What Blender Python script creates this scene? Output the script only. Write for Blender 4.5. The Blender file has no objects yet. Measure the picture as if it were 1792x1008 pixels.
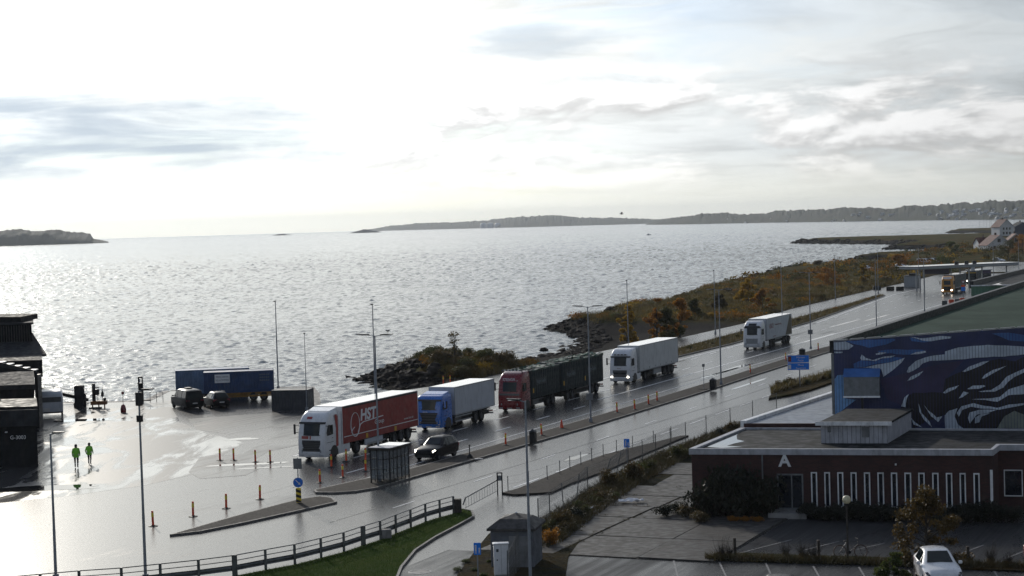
import bpy, bmesh, math, random
import numpy as np
from mathutils import Vector, Matrix, noise as mnoise
random.seed(7); rng = np.random.default_rng(7)
SC = bpy.context.scene
COL = SC.collection
R_ = math.radians

# ------------------------------------------------------------------ camera
CAM_H = 18.2; FPX = 3200.0
ROLL = R_(1.7); PITCH = math.atan((504-389)/FPX)
FWD = Vector((0, math.cos(PITCH), -math.sin(PITCH)))
UP0 = Vector((0, math.sin(PITCH), math.cos(PITCH)))
CR = Vector((1,0,0))*math.cos(ROLL) - UP0*math.sin(ROLL)
CU = Vector((1,0,0))*math.sin(ROLL) + UP0*math.cos(ROLL)
cam = bpy.data.cameras.new('camera'); camo = bpy.data.objects.new('camera', cam); COL.objects.link(camo)
cam.sensor_width = 36; cam.lens = 36*FPX/1792; cam.clip_start = 1; cam.clip_end = 80000
M = Matrix.Identity(4)
for i in range(3):
    M[i][0] = CR[i]; M[i][1] = CU[i]; M[i][2] = -FWD[i]
M[2][3] = CAM_H
camo.matrix_world = M
SC.camera = camo

# ------------------------------------------------------------------ sky
SUN_AZ, SUN_EL = -20.0, 19.0            # degrees, azimuth from +Y towards +X
SUN = Vector((math.sin(R_(SUN_AZ))*math.cos(R_(SUN_EL)), math.cos(R_(SUN_AZ))*math.cos(R_(SUN_EL)), math.sin(R_(SUN_EL))))
W = bpy.data.worlds.new('World'); SC.world = W; W.use_nodes = True
nt = W.node_tree; nt.nodes.clear()
class NB:
    """small node-graph helper"""
    def __init__(s, tree): s.t = tree
    def n(s, typ, **kw):
        nd = s.t.nodes.new(typ)
        for k, v in kw.items(): setattr(nd, k, v)
        return nd
    def link(s, a, b): s.t.links.new(a, b)
    def put(s, sock, v):
        if hasattr(v, 'is_output'): s.link(v, sock)
        else: sock.default_value = v
    def math(s, op, a, b=None, c=None, clamp=False):
        nd = s.n('ShaderNodeMath', operation=op, use_clamp=clamp)
        for i, v in enumerate((a, b, c)):
            if v is not None: s.put(nd.inputs[i], v)
        return nd.outputs[0]
    def vmath(s, op, a, b=None, out=0):
        nd = s.n('ShaderNodeVectorMath', operation=op)
        s.put(nd.inputs[0], a)
        if b is not None: s.put(nd.inputs[1], b)
        return nd.outputs[out]
    def noise(s, vec, scale, detail=4, rough=.5, dist=0, out=0):
        nd = s.n('ShaderNodeTexNoise')
        if vec is not None: s.link(vec, nd.inputs['Vector'])
        nd.inputs['Scale'].default_value = scale; nd.inputs['Detail'].default_value = detail
        nd.inputs['Roughness'].default_value = rough; nd.inputs['Distortion'].default_value = dist
        return nd.outputs[out]
    def rng(s, v, a, b, c=0., d=1., smooth=True):
        nd = s.n('ShaderNodeMapRange', interpolation_type='SMOOTHSTEP' if smooth else 'LINEAR')
        s.put(nd.inputs[0], v)
        for i, x in enumerate((a, b, c, d)): nd.inputs[i+1].default_value = x
        return nd.outputs[0]
    def mix(s, f, a, b, mode='MIX'):
        nd = s.n('ShaderNodeMix', data_type='RGBA', blend_type=mode)
        s.put(nd.inputs[0], f)
        for k, v in ((6, a), (7, b)):
            if isinstance(v, (tuple, list)) and len(v) == 3: v = (*v, 1)
            s.put(nd.inputs[k], v)
        return nd.outputs[2]
    def mapping(s, vec, loc=(0,0,0), rot=(0,0,0), scale=(1,1,1)):
        nd = s.n('ShaderNodeMapping'); s.link(vec, nd.inputs[0])
        nd.inputs[1].default_value = loc; nd.inputs[2].default_value = rot; nd.inputs[3].default_value = scale
        return nd.outputs[0]
    def scale(s, v, k): return s.vmath('MULTIPLY', v, k) if not isinstance(k, (int, float)) else s.vmath('MULTIPLY', v, (k,k,k))

g = NB(nt)
tc = g.n('ShaderNodeTexCoord'); D = tc.outputs['Generated']
sep = g.n('ShaderNodeSeparateXYZ'); g.link(D, sep.inputs[0])
dz = g.math('ABSOLUTE', sep.outputs[2])
sky = g.n('ShaderNodeTexSky', sky_type='NISHITA'); sky.sun_disc = False
sky.sun_elevation = R_(SUN_EL); sky.sun_rotation = R_(SUN_AZ); sky.air_density = 1.0; sky.dust_density = 1.6; sky.ozone_density = 1.0
# angle to the sun, in degrees
dot = g.vmath('DOT_PRODUCT', D, tuple(SUN), out=1)
ang = g.math('MULTIPLY', g.math('ARCCOSINE', g.math('MINIMUM', dot, .99999)), 57.2958)
# clouds lie on a flat deck: project the direction on it
den = g.math('ADD', dz, .085)
px = g.math('DIVIDE', sep.outputs[0], den); py = g.math('DIVIDE', sep.outputs[1], den)
cmb = g.n('ShaderNodeCombineXYZ'); g.link(px, cmb.inputs[0]); g.link(py, cmb.inputs[1])
P = cmb.outputs[0]
warp = g.noise(P, .9, 3, .5, out=1)
Pw = g.vmath('ADD', P, g.scale(g.vmath('SUBTRACT', warp, (.5,.5,.5)), 1.1))
n1 = g.noise(g.mapping(Pw, loc=(3.2, 1.4, 0)), .55, 9, .56, .25)
n2 = g.noise(g.mapping(Pw, loc=(7.7, 3.1, 0), scale=(1., .8, 1)), 1.5, 8, .58, .3)
n3 = g.noise(g.mapping(P, loc=(1., 9.1, 0), scale=(.45, 1.3, 1)), 1.1, 7, .55, .4)
cover0 = g.rng(n1, .34, .56)                        # where the deck is closed
cover = g.math('MULTIPLY', g.math('ADD', cover0, g.rng(sep.outputs[0], .0, .22, 0, .9), clamp=True), g.rng(dz, .2, .55, 1., .5))
bank = g.rng(g.math('ADD', g.math('MULTIPLY', sep.outputs[0], 2.2), g.math('MULTIPLY', dz, 2.6)), .15, 1.15, 0, .55)   # heavier cloud towards the right
thick = g.math('ADD', g.rng(n2, .42, .74, 0, .65), g.math('MULTIPLY', bank, g.rng(n1, .3, .6)), clamp=True)
streak = g.rng(n3, .50, .74, 0, .5)               # thin high streaks
aure = g.math('EXPONENT', g.math('MULTIPLY', g.math('POWER', g.math('DIVIDE', ang, 28.0), 2.0), -1.0))
aure2 = g.math('EXPONENT', g.math('DIVIDE', ang, -18.))
bright = g.math('ADD', g.math('ADD', 3.6, g.math('MULTIPLY', aure, 12.0)), g.math('MULTIPLY', aure2, 6.5))
belly = g.math('MULTIPLY', bright, g.rng(thick, 0, 1, 1.06, .60, smooth=False))
cl = g.n('ShaderNodeCombineColor')
cool = g.math('POWER', g.math('SUBTRACT', 1.0, aure), 2.6)                # clouds away from the sun are lit by blue sky
g.link(g.math('MULTIPLY', belly, g.math('SUBTRACT', 1.0, g.math('MULTIPLY', cool, .17))), cl.inputs[0]); g.link(g.math('MULTIPLY', belly, g.math('SUBTRACT', 1.0, g.math('MULTIPLY', cool, .07))), cl.inputs[1]); g.link(g.math('MULTIPLY', belly, g.math('SUBTRACT', 1.0, g.math('MULTIPLY', aure, .07))), cl.inputs[2])
cloud = cl.outputs[0]
clear = g.vmath('MULTIPLY', sky.outputs[0], (.30,.44,.74))
gl = g.n('ShaderNodeCombineColor')
for k, c in enumerate((1.0, 1.03, 1.06)): g.link(g.math('MULTIPLY', g.math('ADD', g.math('MULTIPLY', aure, 3.2), g.math('MULTIPLY', aure2, 2.2)), c), gl.inputs[k])
clear = g.vmath('ADD', clear, gl.outputs[0])
col = g.mix(cover, clear, cloud)
col = g.mix(g.math('MULTIPLY', streak, g.math('SUBTRACT', 1.0, g.math('MULTIPLY', cover, .6))), col, g.scale(cloud, 1.12))
# distant cumulus and openings, laid out by compass bearing and height above the horizon
azd = g.math('MULTIPLY', g.math('ARCTAN2', sep.outputs[0], sep.outputs[1]), 57.2958)
eld = g.math('MULTIPLY', g.math('ARCSINE', sep.outputs[2]), 57.2958)
def ae(kx, ky, ox=0., oy=0.):
    c_ = g.n('ShaderNodeCombineXYZ'); g.link(g.math('MULTIPLY', g.math('ADD', azd, ox), kx), c_.inputs[0]); g.link(g.math('MULTIPLY', g.math('ADD', eld, oy), ky), c_.inputs[1]); return c_.outputs[0]
wob = g.noise(ae(.16, .5, 4.), 1., 7, .6)
hole = g.math('ADD', g.math('ADD', g.math('POWER', g.math('DIVIDE', g.math('ADD', azd, 14.0), 8.5), 2.), g.math('POWER', g.math('DIVIDE', g.math('SUBTRACT', eld, 3.0), 1.6), 2.)), g.math('MULTIPLY', g.math('SUBTRACT', wob, .5), 3.2))
hole2 = g.math('ADD', g.math('ADD', g.math('POWER', g.math('DIVIDE', g.math('SUBTRACT', azd, .8), 3.2), 2.), g.math('POWER', g.math('DIVIDE', g.math('SUBTRACT', eld, 5.6), .55), 2.)), g.math('MULTIPLY', g.math('SUBTRACT', wob, .5), 5.))
blue = g.n('ShaderNodeCombineColor'); bl_ = g.math('ADD', 3.0, g.math('MULTIPLY', aure, 2.9))
for k, c in enumerate((1.0, 1.17, 1.35)): g.link(g.math('MULTIPLY', bl_, c), blue.inputs[k])
veil = g.rng(g.noise(ae(.10, .9, 9.), 1., 7, .55, .4), .40, .72, 0, .8)
col = g.mix(g.math('MULTIPLY', g.rng(hole, .1, 1.7, .95, 0), g.math('SUBTRACT', 1.0, veil)), col, blue.outputs[0])
col = g.mix(g.math('MULTIPLY', g.rng(hole2, .0, 1.5, .6, 0), g.math('SUBTRACT', 1.0, veil)), col, blue.outputs[0])
cA_ = g.noise(ae(.20, .62, 31.), 1., 9, .58, .3); cB_ = g.noise(ae(.20, .62, 31., .38), 1., 9, .58, .3)
band = g.math('MULTIPLY', g.rng(eld, .5, 1.4), g.rng(eld, 3.4, 5.4, 1, 0))
cmask = g.math('MULTIPLY', g.rng(cA_, .43, .56), band)
lit = g.rng(g.math('SUBTRACT', cB_, cA_), -.10, .10, 1.28, .68)
cum = g.math('MULTIPLY', bright, lit)
cuc = g.n('ShaderNodeCombineColor')
for k, c in enumerate((.99, .99, .985)): g.link(g.math('MULTIPLY', cum, c), cuc.inputs[k])
col = g.mix(g.math('MULTIPLY', cmask, g.rng(hole, .8, 2.2, 0, .95)), col, cuc.outputs[0])
# pale, slightly warm murk towards the horizon
lowb = g.math('MULTIPLY', bright, 1.2)
lc = g.n('ShaderNodeCombineColor'); g.link(lowb, lc.inputs[0]); g.link(g.math('MULTIPLY', lowb, .985), lc.inputs[1]); g.link(g.math('MULTIPLY', lowb, .86), lc.inputs[2])
col = g.mix(g.rng(dz, .0, .04, .9, 0.), col, lc.outputs[0])
bg = g.n('ShaderNodeBackground'); bg.inputs[1].default_value = .10
g.link(col, bg.inputs[0])
wo = g.n('ShaderNodeOutputWorld'); g.link(bg.outputs[0], wo.inputs[0])

# ------------------------------------------------------------------ sun, exposure
sl = bpy.data.lights.new('sun', 'SUN'); so = bpy.data.objects.new('sun', sl); COL.objects.link(so)
sl.energy = 2.1; sl.angle = R_(1.5); sl.color = (1, .93, .82)
so.rotation_euler = SUN.to_track_quat('Z', 'Y').to_euler()
SC.view_settings.view_transform = 'Standard'; SC.view_settings.look = 'None'
SC.view_settings.exposure = 0.18; SC.view_settings.gamma = 1.0
SC.render.engine = 'CYCLES'
SC.cycles.use_denoising = True
SC.cycles.max_bounces = 6; SC.cycles.glossy_bounces = 3; SC.cycles.diffuse_bounces = 2; SC.cycles.transmission_bounces = 4
SC.cycles.volume_bounces = 0; SC.cycles.transparent_max_bounces = 12
SC.cycles.sample_clamp_indirect = 6; SC.cycles.sample_clamp_direct = 12

# ------------------------------------------------------------------ measuring helpers
def ray(x, y):
    return FWD + CR*((x-896)/FPX) + CU*(-(y-504)/FPX)
def G(x, y, z=0.0):
    """ground point (at height z) seen at photo pixel x, y"""
    r = ray(x, y); t = (z-CAM_H)/r.z
    return Vector((r.x*t, r.y*t, z))
AZR = 24.0                                 # the road runs 24 degrees right of +Y
UX, UY = math.sin(R_(AZR)), math.cos(R_(AZR))
RZ = -R_(AZR)                              # rotation that lays local +Y along the road
def RP(s, t, z=0.0):
    """road coordinates: s along the road, t to its right"""
    return Vector((s*UX + t*UY, s*UY - t*UX, z))
def ST(p): return (p[0]*UX + p[1]*UY, p[0]*UY - p[1]*UX)
def interp(tab, x):
    return float(np.interp(x, [a for a, _ in tab], [b for _, b in tab]))

# ------------------------------------------------------------------ materials
MATS = {}
def newmat(name):
    m = bpy.data.materials.new(name); m.use_nodes = True; MATS[name] = m
    t = m.node_tree; b = t.nodes['Principled BSDF']
    return m, NB(t), b
def mat(name, col, rough=.5, metal=0., var=.18, vscale=3., bump=0., bscale=20., coat=0., emit=0., spec=.5, dirt=0.):
    """paint / metal / stone with uneven colour and gloss"""
    if name in MATS: return MATS[name]
    m, q, b = newmat(name)
    tc = q.n('ShaderNodeTexCoord').outputs['Object']
    n = q.noise(tc, vscale, 5, .6)
    lo = tuple(max(0, c*(1-var)) for c in col); hi = tuple(min(1, c*(1+var)) for c in col)
    c = q.mix(q.rng(n, .3, .7), lo, hi)
    if dirt:
        d = q.noise(q.mapping(tc, scale=(1.,1.,.25)), 2.2, 6, .65)
        c = q.mix(q.rng(d, .48, .75, 0, dirt), c, (.06,.055,.05))
    q.link(c, b.inputs['Base Color'])
    q.link(q.rng(q.noise(tc, vscale*2.3, 4), .3, .7, max(.02, rough*.75), min(1, rough*1.25)), b.inputs['Roughness'])
    b.inputs['Metallic'].default_value = metal; b.inputs['Specular IOR Level'].default_value = spec
    if coat: b.inputs['Coat Weight'].default_value = coat; b.inputs['Coat Roughness'].default_value = .06
    if emit:
        b.inputs['Emission Color'].default_value = (*col, 1); b.inputs['Emission Strength'].default_value = emit
    if bump:
        bn = q.n('ShaderNodeBump'); bn.inputs['Strength'].default_value = 1; bn.inputs['Distance'].default_value = bump
        q.link(q.noise(tc, bscale, 5, .6), bn.inputs['Height']); q.link(bn.outputs[0], b.inputs['Normal'])
    return m

def wet_asphalt(name, base=.045, wet=.5, tint=(1,1,1.03), shine=1.):
    m, q, b = newmat(name)
    tc = q.n('ShaderNodeTexCoord').outputs['Object']
    rt = q.mapping(tc, rot=(0, 0, R_(AZR)))                       # local y runs along the road
    lane = q.noise(q.mapping(rt, scale=(1.5, .03, 1)), .8, 7, .68)  # wheel tracks
    blot = q.noise(q.mapping(rt, scale=(.5, .3, 1)), .22, 7, .58, .6)
    fine = q.noise(tc, 7., 6, .65)
    grit = q.noise(tc, 60., 3, .6)
    big = q.noise(q.mapping(rt, loc=(13,5,0), scale=(.7,.35,1)), .09, 5, .6, .9)
    w = q.math('ADD', q.math('ADD', q.math('MULTIPLY', blot, .36), q.math('MULTIPLY', big, .30)), q.math('MULTIPLY', lane, .34))
    film = q.rng(w, .52-.12*wet-.08, .59-.12*wet)                   # 1 = standing film of water
    c = q.mix(q.rng(fine, .3, .7), tuple(base*.72*k for k in tint), tuple(base*1.35*k for k in tint))
    dry = q.mix(q.rng(lane, .35, .65), tuple(base*1.0*k for k in tint), tuple(base*2.3*k for k in tint))
    c = q.mix(film, q.mix(.5, c, dry), c)
    tar = q.n('ShaderNodeTexVoronoi', feature='DISTANCE_TO_EDGE'); q.link(q.vmath('ADD', q.mapping(rt, scale=(.16, .05, 1)), q.scale(q.noise(tc, .6, 4, out=1), .22)), tar.inputs[0]); tar.inputs['Scale'].default_value = 1.0
    crack = q.rng(tar.outputs[0], .002, .006, .7, 0)
    c = q.mix(crack, c, (.008,.008,.009))
    q.link(c, b.inputs['Base Color'])
    r = q.math('ADD', q.rng(film, 0, 1, .42, .27), q.math('MULTIPLY', q.math('SUBTRACT', fine, .5), .16))
    q.link(r, b.inputs['Roughness'])
    q.link(q.rng(film, 0, 1, .105*shine, .17*shine), b.inputs['Specular IOR Level'])
    bn = q.n('ShaderNodeBump'); bn.inputs['Distance'].default_value = .006
    q.link(q.rng(film, 0, 1, .9, .25), bn.inputs['Strength'])
    q.link(q.math('ADD', grit, q.math('MULTIPLY', fine, 1.3)), bn.inputs['Height']); q.link(bn.outputs[0], b.inputs['Normal'])
    return m

def leafmat(name, a, b_, c_=None, trans=.25):
    m, q, b = newmat(name)
    oi = q.n('ShaderNodeObjectInfo').outputs['Random']
    tc = q.n('ShaderNodeTexCoord').outputs['Object']
    n = q.noise(tc, 1.6, 4, .6); n2 = q.noise(tc, 9., 2)
    c = q.mix(q.rng(n, .35, .65), a, b_)
    if c_: c = q.mix(q.rng(n2, .55, .72, 0, .8), c, c_)
    q.link(c, b.inputs['Base Color']); b.inputs['Roughness'].default_value = .6
    tr = q.n('ShaderNodeBsdfTranslucent'); q.link(c, tr.inputs[0])
    mx = q.n('ShaderNodeMixShader'); mx.inputs[0].default_value = trans
    q.link(b.outputs[0], mx.inputs[1]); q.link(tr.outputs[0], mx.inputs[2])
    q.link(mx.outputs[0], m.node_tree.nodes['Material Output'].inputs[0])
    return m

# ------------------------------------------------------------------ mesh helpers
class MB:
    """collects faces of one part"""
    def __init__(s): s.v = []; s.f = []
    def add(s, vs, fs):
        k = len(s.v); s.v += [tuple(p) for p in vs]; s.f += [tuple(i+k for i in f) for f in fs]; return s
    def box(s, x0, x1, y0, y1, z0, z1):
        v = [(x0,y0,z0),(x1,y0,z0),(x1,y1,z0),(x0,y1,z0),(x0,y0,z1),(x1,y0,z1),(x1,y1,z1),(x0,y1,z1)]
        return s.add(v, [(3,2,1,0),(4,5,6,7),(0,1,5,4),(1,2,6,5),(2,3,7,6),(3,0,4,7)])
    def cham(s, x0, x1, y0, y1, z0, z1, b=.02):
        """box with chamfered edges"""
        b = min(b, (x1-x0)*.45, (y1-y0)*.45, (z1-z0)*.45)
        bm = bmesh.new(); bmesh.ops.create_cube(bm, size=1)
        for v in bm.verts: v.co = Vector(((x0+x1)/2+v.co.x*(x1-x0), (y0+y1)/2+v.co.y*(y1-y0), (z0+z1)/2+v.co.z*(z1-z0)))
        bmesh.ops.bevel(bm, geom=bm.edges[:], offset=b, segments=1, affect='EDGES')
        bm.verts.index_update()
        s.add([v.co[:] for v in bm.verts], [[v.index for v in f.verts] for f in bm.faces]); bm.free(); return s
    def prism(s, pts, z0, z1, cap=True):
        n = len(pts); a = sum(pts[i][0]*pts[(i+1)%n][1]-pts[(i+1)%n][0]*pts[i][1] for i in range(n))
        if a < 0: pts = pts[::-1]
        zf0 = z0 if callable(z0) else (lambda p: z0); zf1 = z1 if callable(z1) else (lambda p: z1)
        v = [(p[0],p[1],zf0(p)) for p in pts]+[(p[0],p[1],zf1(p)) for p in pts]
        f = [(i,(i+1)%n,n+(i+1)%n,n+i) for i in range(n)]
        if cap: f += [tuple(range(n,2*n)), tuple(range(n-1,-1,-1))]
        return s.add(v, f)
    def tube(s, p, q, r, r2=None, n=8, cap=True):
        p, q = Vector(p), Vector(q); r2 = r if r2 is None else r2
        d = (q-p)
        if d.length < 1e-6: return s
        d.normalize(); a = d.orthogonal().normalized(); b = d.cross(a)
        v = [];
        for c, rr in ((p,r),(q,r2)):
            for i in range(n):
                t = 2*math.pi*i/n; v.append(c+a*(math.cos(t)*rr)+b*(math.sin(t)*rr))
        f = [(i,(i+1)%n,n+(i+1)%n,n+i) for i in range(n)]
        if cap: f += [tuple(range(n-1,-1,-1)), tuple(range(n,2*n))]
        return s.add(v, f)
    def path(s, pts, r, n=6):
        for a, b in zip(pts[:-1], pts[1:]): s.tube(a, b, r, n=n)
        return s
    def lathe(s, prof, c=(0,0,0), n=16, axis='z'):
        v = []; k = len(prof)
        for i in range(n):
            t = 2*math.pi*i/n
            for r, h in prof:
                if axis == 'z': v.append((c[0]+r*math.cos(t), c[1]+r*math.sin(t), c[2]+h))
                else: v.append((c[0]+h, c[1]+r*math.cos(t), c[2]+r*math.sin(t)))
        f = [(i*k+j, ((i+1)%n)*k+j, ((i+1)%n)*k+j+1, i*k+j+1) for i in range(n) for j in range(k-1)]
        return s.add(v, f)
    def rings(s, rings, cap=True):
        n = len(rings[0]); v = [p for r in rings for p in r]
        f = [(i*n+j, i*n+(j+1)%n, (i+1)*n+(j+1)%n, (i+1)*n+j) for i in range(len(rings)-1) for j in range(n)]
        if cap: f += [tuple(range(n-1,-1,-1)), tuple(range((len(rings)-1)*n, len(rings)*n))]
        return s.add(v, f)
    def quad(s, a, b, c, d): return s.add([a,b,c,d], [(0,1,2,3)])
    def slab(s, pts, nrm, th):
        """flat polygon with a little thickness along nrm"""
        n = len(pts); nrm = Vector(nrm).normalized()*th
        v = [Vector(p) for p in pts]+[Vector(p)+nrm for p in pts]
        return s.add(v, [(i,(i+1)%n,n+(i+1)%n,n+i) for i in range(n)]+[tuple(range(n,2*n)), tuple(range(n-1,-1,-1))])
    def mesh(s, name, m, smooth=False):
        me = bpy.data.meshes.new(name); me.from_pydata(s.v, [], s.f); me.validate()
        if m is not None: me.materials.append(MATS[m] if isinstance(m, str) else m)
        bm = bmesh.new(); bm.from_mesh(me); bmesh.ops.recalc_face_normals(bm, faces=bm.faces); bm.to_mesh(me); bm.free()
        if smooth:
            me.polygons.foreach_set('use_smooth', [True]*len(me.polygons))
            try: me.set_sharp_from_angle(angle=R_(40))
            except Exception: pass
        return me
    def build(s, name, m, parent=None, smooth=False, **kw):
        o = bpy.data.objects.new(name, s.mesh(name, m, smooth)); COL.objects.link(o)
        if parent is not None: o.parent = parent
        for k, v in kw.items(): o[k] = v
        return o
def tag(o, label, cat, group=None, kind=None):
    o['label'] = label; o['category'] = cat
    if group: o['group'] = group
    if kind: o['kind'] = kind
    return o
def thing(name, loc, rz, label, cat, group=None):
    o = bpy.data.objects.new(name, None); COL.objects.link(o); o.empty_display_size = .3
    o.location = loc; o.rotation_euler = (0,0,rz)
    return tag(o, label, cat, group)
def struct(name, mb, m, smooth=False, parent=None, **kw):
    o = mb.build(name, m, parent, smooth)
    if parent is None: o['kind'] = 'structure'
    for k, v in kw.items(): o[k] = v
    return o
def part(name, me, m, parent, loc=(0,0,0), rot=(0,0,0)):
    o = bpy.data.objects.new(name, me); COL.objects.link(o); o.parent = parent; o.location = loc; o.rotation_euler = rot
    return o
def kids(o, _c={}): return [c for c in o.children]
def copy_tree(o, parent=None):
    c = o.copy(); COL.objects.link(c); c.parent = parent
    for ch in o.children: copy_tree(ch, c)
    return c
def npmesh(name, verts, faces, m, smooth=True):
    """big mesh straight from numpy arrays (quads or tris)"""
    me = bpy.data.meshes.new(name); nv = len(verts); nf, k = faces.shape
    me.vertices.add(nv); me.vertices.foreach_set('co', np.ascontiguousarray(verts, np.float32).ravel())
    me.loops.add(nf*k); me.loops.foreach_set('vertex_index', np.ascontiguousarray(faces, np.int32).ravel())
    me.polygons.add(nf); me.polygons.foreach_set('loop_start', np.arange(0, nf*k, k, dtype=np.int32))
    me.polygons.foreach_set('loop_total', np.full(nf, k, np.int32))
    if smooth: me.polygons.foreach_set('use_smooth', np.ones(nf, bool))
    me.update(calc_edges=True); me.validate()
    me.materials.append(MATS[m] if isinstance(m, str) else m)
    return me
def gridfaces(nr, nc):
    i = np.arange(nr-1)[:,None]*nc + np.arange(nc-1)[None,:]
    return np.stack([i, i+1, i+nc+1, i+nc], -1).reshape(-1, 4)
def fbm(x, y, octs=5, seed=0, lac=2.0, gain=.5):
    """cheap value-noise fbm on numpy arrays"""
    tot = np.zeros_like(x, dtype=float); amp = 1.; norm = 0.
    r = np.random.default_rng(seed); tab = r.random((256,256))
    for o in range(octs):
        xi = np.floor(x).astype(int); yi = np.floor(y).astype(int); fx = x-xi; fy = y-yi
        fx = fx*fx*(3-2*fx); fy = fy*fy*(3-2*fy)
        a = tab[xi%256, yi%256]; b = tab[(xi+1)%256, yi%256]; c = tab[xi%256, (yi+1)%256]; d = tab[(xi+1)%256, (yi+1)%256]
        tot += amp*((a*(1-fx)+b*fx)*(1-fy)+(c*(1-fx)+d*fx)*fy); norm += amp
        x = x*lac+17.3; y = y*lac+5.1; amp *= gain
    return tot/norm
def textmesh(body, size, name='lettering', extrude=.004, shear=0., bold=0.):
    cu = bpy.data.curves.new('t', 'FONT'); cu.body = body; cu.size = size; cu.extrude = extrude; cu.shear = shear; cu.offset = bold
    cu.align_x = 'CENTER'; cu.align_y = 'CENTER'; cu.resolution_u = 3
    o = bpy.data.objects.new('t', cu); COL.objects.link(o)
    dg = bpy.context.evaluated_depsgraph_get(); me = bpy.data.meshes.new_from_object(o.evaluated_get(dg))
    bpy.data.objects.remove(o); bpy.data.curves.remove(cu); me.name = name
    return me
def text(body, size, m, parent, loc, rot, name='lettering', width=None, **kw):
    me = textmesh(body, size, name, **kw); me.materials.clear(); me.materials.append(MATS[m])
    o = bpy.data.objects.new(name, me); COL.objects.link(o); o.parent = parent
    o.location = loc; o.rotation_euler = rot
    if width:
        xs = [v.co.x for v in me.vertices]; k = width/(max(xs)-min(xs)); o.scale = (k, 1, 1)
    return o

ONES = ['','first','second','third','fourth','fifth','sixth','seventh','eighth','ninth','tenth','eleventh','twelfth','thirteenth','fourteenth','fifteenth','sixteenth','seventeenth','eighteenth','nineteenth']
TENS = {2:('twenty','twentieth'),3:('thirty','thirtieth'),4:('forty','fortieth'),5:('fifty','fiftieth'),6:('sixty','sixtieth'),7:('seventy','seventieth')}
def nth(i):
    if i < 20: return ONES[i]
    a, b = divmod(i, 10); return TENS[a][1] if not b else TENS[a][0]+'-'+ONES[b]
def photo_x(p):
    d = Vector(p)-Vector((0,0,CAM_H)); return 896+FPX*d.dot(CR)/d.dot(FWD)
def number_row(objs, fmt):
    """label look-alikes by their order from the left"""
    for i, o in enumerate(sorted(objs, key=lambda o: photo_x(o.location))): o['label'] = fmt.format(nth(i+1))
# ================================================================== THE SETTING
CURV = 1.46e7                               # twice the (refracted) earth radius
SEA = -2.0
def seaz(r): return SEA - r*r/CURV

# ---- sea: real waves, fine where the photograph resolves them
m, q, b = newmat('sea_water')
tcw = q.n('ShaderNodeTexCoord').outputs['Object']
wn = q.noise(q.mapping(tcw, rot=(0,0,.35), scale=(.5,1.,1.)), 1.9, 5, .64)
wl = q.noise(q.mapping(tcw, rot=(0,0,-.2), scale=(.5,1.,1.)), .16, 4, .55)
b.inputs['Base Color'].default_value = (.010,.042,.070,1); b.inputs['IOR'].default_value = 1.333
b.inputs['Roughness'].default_value = .16
bn = q.n('ShaderNodeBump'); bn.inputs['Strength'].default_value = 1.; bn.inputs['Distance'].default_value = .13
lanes = q.rng(q.noise(q.mapping(tcw, rot=(0,0,.5), scale=(.25,1.,1.)), .012, 4, .55), .35, .65, .45, 1.0)
q.link(q.math('MULTIPLY', q.math('ADD', wn, q.math('MULTIPLY', wl, .3)), lanes), bn.inputs['Height']); q.link(bn.outputs[0], b.inputs['Normal'])

def wave_tile(N=512, L=160., seed=3, wind=(.25,-1.), peak=7.5, amp=.16):
    r = np.random.default_rng(seed); k = np.fft.fftfreq(N, L/N)*2*np.pi
    kx, ky = np.meshgrid(k, k, indexing='ij'); K = np.hypot(kx, ky); K[0,0] = 1e-3
    w = np.array(wind)/np.hypot(*wind); c = (kx*w[0]+ky*w[1])/K
    kp = 2*np.pi/peak
    S = np.exp(-1.25*(kp/K)**2)/K**3.6*(c**2*.85+.15); S[0,0] = 0; S[K > 2*np.pi/.7] = 0
    A = np.sqrt(S)*(r.normal(size=(N,N))+1j*r.normal(size=(N,N)))
    h = np.real(np.fft.ifft2(A)); return h/h.std()*amp
def samp(t, L, x, y):
    N = t.shape[0]; u = (x/L*N) % N; v = (y/L*N) % N
    i = np.floor(u).astype(int); j = np.floor(v).astype(int); fu = u-i; fv = v-j; i %= N; j %= N; i1 = (i+1)%N; j1 = (j+1)%N
    return (t[i,j]*(1-fu)+t[i1,j]*fu)*(1-fv)+(t[i,j1]*(1-fu)+t[i1,j1]*fu)*fv
tile = wave_tile(N=512, L=110., peak=2.5, amp=.072); tile2 = wave_tile(seed=9, peak=8., amp=.03)
rr = [120.]
rowf = lambda r: .0026*min(5., max(1., r/450.)**.6)
while rr[-1] < 17500: rr.append(rr[-1]*(1+rowf(rr[-1])))
rr = np.array(rr); aa = np.radians(np.linspace(-18.5, 18.5, 500))
Rr, Aa = np.meshgrid(rr, aa, indexing='ij')
X = Rr*np.sin(Aa); Y = Rr*np.cos(Aa)
ca, sa = math.cos(.6), math.sin(.6)
Z = seaz(Rr) + (samp(tile, 110., X, Y) + samp(tile2, 230., X*ca-Y*sa, X*sa+Y*ca))*np.clip(Rr*.0026*np.clip((np.maximum(Rr,450)/450.)**.6, 1, 5)/1.17, 1, 3.6)*np.clip(1.15-Rr/9000, .15, 1)*(.72+.55*fbm(X/260.+300, Y/520.+300, 3, 77))
sea = bpy.data.objects.new('water', npmesh('water', np.stack([X,Y,Z],-1).reshape(-1,3), gridfaces(len(rr), len(aa)), 'sea_water')); COL.objects.link(sea)
sea['kind'] = 'structure'; sea['label'] = 'rippled grey sea glittering below the bright sky'
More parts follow.
